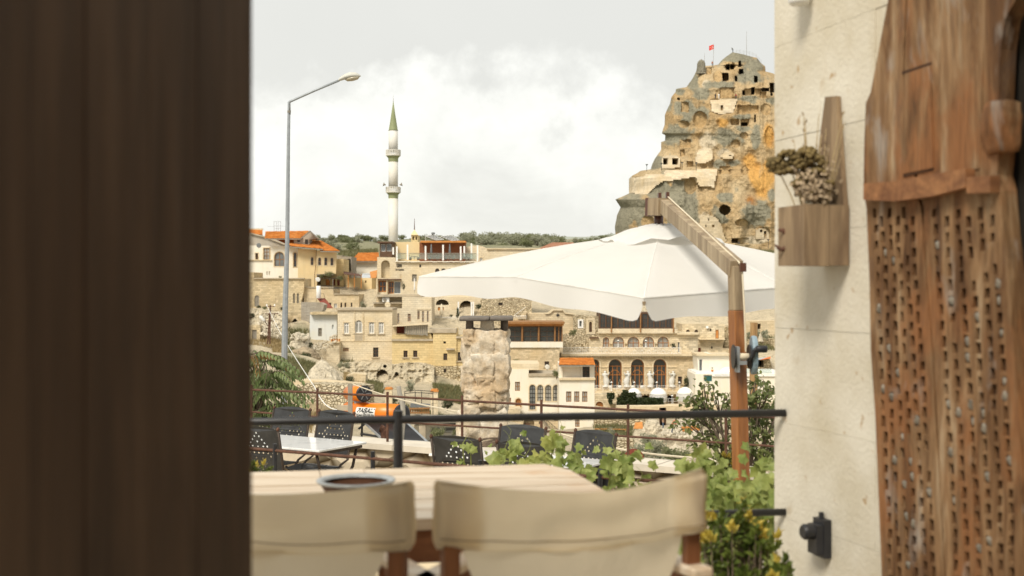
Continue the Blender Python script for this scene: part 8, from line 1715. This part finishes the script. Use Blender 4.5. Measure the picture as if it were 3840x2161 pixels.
def fabric(name, c, trans):
    t = NT(name); f = t.noise(2.5, 4); g = t.noise(420, 3); wr_ = t.noise(9, 4, .5, sx=(1, 1, .6)); col = t.ramp(f, [(.3, tint(c, .9)), (.7, tint(c, 1.06))]); t.bump(wr_, .012); t.fin(col, .9, .15)
    tr = t.n('ShaderNodeBsdfTranslucent'); t.l(col, tr.inputs[0]); mx = t.n('ShaderNodeMixShader'); mx.inputs[0].default_value = trans; t.l(t.b.outputs[0], mx.inputs[1]); t.l(tr.outputs[0], mx.inputs[2]); t.l(mx.outputs[0], t.o.inputs[0]); return t.m
m_fab = fabric('chair canvas', (.86, .74, .53), .52); m_fab2 = fabric('chair back canvas', (.87, .77, .58), .52); m_armw = tabmat(); m_chw = wood('red brown chair wood', (.28, .115, .045), (.14, .05, .022), 9, 2, .45)
def director_chair(label, pl, pr_, zl, zr, seed):
    """pl, pr_: plan positions of the two back posts; zl, zr: top of the canvas there"""
    pl, pr_ = Vector(pl), Vector(pr_); ux = (pr_ - pl).normalized(); fw2 = Vector((-ux.y, ux.x)); Wd = (pr_ - pl).length; c2 = (pl + pr_) / 2; q = c2 + fw2 * .22
    r_ = empty('director_chair', (q.x, q.y, 0), label, 'chair'); g_ = random.Random(seed)
    G = lambda a, b, z: Vector((*(pl + ux * a + fw2 * b), z))        # a across from the left post, b forward
    band = .138; n = 44; V = []
    for lay, off in ((0, -.021), (1, .021)):
        for j in range(13):
            for i in range(n + 1):
                t_ = i / n; a = -.028 + (Wd + .056) * t_; sag = math.sin(math.pi * t_); zt = zl + (zr - zl) * t_ - .030 * sag; zb_ = zl + (zr - zl) * t_ - band - .012 * sag; h = j / 12
                bow = -.05 * sag * (1 if True else 0); thick = off * (1 - .86 * max(0, min(1, (min(t_, 1 - t_) - .06) / .1))); wr_ = .009 * math.sin(h * 4 + t_ * 11 + seed) * sag + .010 * math.sin(t_ * 31 + h * 5) * (1 - sag) * (1 - h) + .006 * math.sin(h * 9 - t_ * 6 + seed) * sag + .016 * math.exp(-((t_ - .32 - .2 * h) / .07) ** 2) * (1 - h)
                edge = 1 if j in (0, 12) else 0; V.append(G(a, bow * -1 * -1 + thick * (1 - .75 * edge) + wr_, zb_ + (zt - zb_) * h))
    n1 = n + 1; Fq = [tuple(x) for x in grid_faces(13, n1)] + [tuple(x + 13 * n1) for x in grid_faces(13, n1) if not 5 < x[0] % n1 < n - 6]; k0 = 13 * n1
    for j in range(12): Fq += [(j * n1, (j + 1) * n1, k0 + (j + 1) * n1, k0 + j * n1), (j * n1 + n, k0 + j * n1 + n, k0 + (j + 1) * n1 + n, (j + 1) * n1 + n)]
    for i in [q for q in range(n) if not 5 < q < n - 6]: Fq += [(i, i + 1, k0 + i + 1, k0 + i), (12 * n1 + i, k0 + 12 * n1 + i, k0 + 12 * n1 + i + 1, 12 * n1 + i + 1)]
    cv = np_mesh('canvas_back', [tuple(v) for v in V], Fq, m_fab, r_, True)
    hv = [V[2 * n1 + i] + Vector((*(fw2 * -.003), 0)) for i in range(n1)]; M().tube(hv, .0012, 4).build('seam', plain('seam thread', (.30, .22, .13), .9), cv)
    V = []                                   # lower back cloth, its sides cut in a curve
    for j in range(17):
        h = j / 16
        for i in range(n + 1):
            t_ = i / n; cut = Wd * (.045 + .20 * math.sin(min(1, h * 1.15) * math.pi / 2) ** 1.6); a = cut + (Wd - 2 * cut) * t_; sag = math.sin(math.pi * a / Wd); V.append(G(a, -.05 * sag + .03 * h + .008 * math.sin(t_ * 9 + h * 4), zl + (zr - zl) * a / Wd - band - .010 * sag + .006 - .33 * h))
    np_mesh('lower_cloth', [tuple(v) for v in V], grid_faces(17, n1), m_fab2, r_, True)
    for a, zt in ((0, zl), (Wd, zr)):
        M().bar(G(a, 0, .66), G(a, 0, zt - .012), .034, .024, Vector((*fw2, 0))).build('back_post', m_chw, r_)
        ar = M().hexa([G(a + s * .027, b, z) for z in (.665, .69) for s, b in ((-1, -.05), (1, -.05), (1, .44), (-1, .44))]).build('arm_rest', m_armw, r_); bv = ar.modifiers.new('b', 'BEVEL'); bv.width = .006
        M().bar(G(a, -.05, .652), G(a, .44, .652), .024, .024).build('arm_rail', m_chw, r_)
        M().bar(G(a, .40, .02), G(a, .40, .65), .026, .034).build('front_post', m_chw, r_); M().bar(G(a, 0, .02), G(a, 0, .66), .026, .034).build('rear_post', m_chw, r_)
        M().bar(G(a, -.04, .03), G(a, .44, .03), .03, .04).build('foot_rail', m_chw, r_); M().bar(G(a, .0, .44), G(a, .42, .44), .026, .04).build('seat_rail', m_chw, r_)
    for b in (.06, .34): 
        for a0, a1 in ((0, Wd), (Wd, 0)): M().bar(G(a0, b, .05), G(a1, b + .01 * (a0 > a1), .43), .02, .035).build('cross_leg', m_chw, r_)
    V = []
    for j in range(9):
        for i in range(n + 1): t_ = i / n; V.append(G(Wd * t_, .01 + .41 * j / 8, .455 - .035 * math.sin(math.pi * t_)))
    np_mesh('seat', [tuple(v) for v in V], grid_faces(9, n1), m_fab, r_, True)
director_chair('canvas director chair turned to the left, standing before the plastered wall', (P(1688, 1800, 2.42).x, 2.42), (P(2592, 1775, 2.66).x, 2.66), .914, .898, 1)
director_chair('canvas director chair turned to the right, half hidden by the dark door', (P(1500, 1790, 2.42).x - .545, 2.63), (P(1492, 1790, 2.42).x, 2.42), .895, .912, 3)

# ------------------------------------------------------------------ doorway the photograph is taken from
m_door = wood('dark door wood', (.11, .065, .037), (.036, .021, .013), 6, 2, .55, .3); m_room = plaster('dim interior plaster', (.42, .37, .30), .3)
DF = Face(-3300, .62, 948, 1.7); DL = (Vector((P(948, 0, 1.7).x, 1.7)) - DF.A).length
dl = empty('door_leaf', DF.w(DL / 2, 0), 'dark plank door leaf swung open at the left', 'door'); u = .0; k = 0
while u < DL - .01:
    w_ = (.105, .13, .09, .12)[k % 4]; e = min(DL, u + w_); o_ = (.0, .0006, -.0006, .001)[k % 4]
    b_ = M().hexa([DF.w(a, z, o) for z in (  .01, 2.28) for a, o in ((u + .0004, -.045), (u + .0004, o_), (e - .0004, o_), (e - .0004, -.045))]).build('plank', m_door, dl); bv = b_.modifiers.new('b', 'BEVEL'); bv.width = .001; bv.segments = 1; u = e; k += 1
M().hexa([DF.w(a, z, o) for z in (1.95, 2.07) for a, o in ((.05, .0), (.05, .035), (DL - .12, .035), (DL - .12, .0))]).build('ledge', m_door, dl); M().hexa([DF.w(a, z, o) for z in (.2, .32) for a, o in ((.05, .0), (.05, .035), (DL - .12, .035), (DL - .12, .0))]).build('ledge', m_door, dl)
jx = DF.w(DL, 0)
struct(M().hexa([(x, y, z) for z in (-.02, 2.34) for x, y in ((-1.3, 1.72), (jx.x - .03, 1.72), (jx.x - .06, 1.9), (-1.3, 1.9))]).build('wall_left', m_room))
e0 = WF.w(LW, 0); RI = Vector((-WF.N.x, -WF.N.y, 0)); e1 = e0 + RI * 2.6
struct(M().hexa([Vector((p.x, p.y, z)) for z in (-.02, 2.34) for p in (e0 + Vector((.004, -.07, 0)) + RI * .03, e1 + Vector((.004, -.07, 0)), e1 + Vector((0, -.004, 0)), e0 + Vector((0, -.004, 0)) + RI * .03)]).build('wall_return', plaster('shade toned return wall', (.05, .045, .04), .3)))  # shade of the roofed recess is put into this near-black plaster colour
struct(M().hexa([(x, y, z) for z in (-.02, 2.31) for x, y in ((-2.2, -3.2), (4.6, -3.2), (4.6, -3.01), (-2.2, -3.01))]).build('sky_block_back', m_room)); struct(M().hexa([(x, y, z) for z in (-.02, 2.325) for x, y in ((-2.2, -3), (-2.05, -3), (-2.05, 1.2), (-2.2, 1.2))]).build('sky_block_left', m_room))  # both walls unseen, added to keep sky light off the door leaf
struct(M().prism([Vector((.62, -3, 2.32)), Vector((4.6, -3, 2.32)), Vector((e1.x, e1.y, 2.32)), Vector((e0.x + .05, e0.y - .1, 2.32)), Vector((.95, 2.4, 2.32))], (0, 0, .1)).build('shade_roof', m_room))  # unseen roof, added to shade the return wall and part of the sledge
struct(M().hexa([(x, y, z) for z in (-.02, 2.34) for x, y in ((4.4, -3), (4.6, -3), (4.6, 4.0), (4.4, 4.0))]).build('sky_block_right', m_room)); struct(M().hexa([(x, y, z) for z in (-.25, -.004) for x, y in ((-5, -3.2), (4.6, -3.2), (4.6, 1.19), (-5, 1.19))]).build('porch_floor', m_floor))  # unseen side wall added to shut out light from the right, then the floor
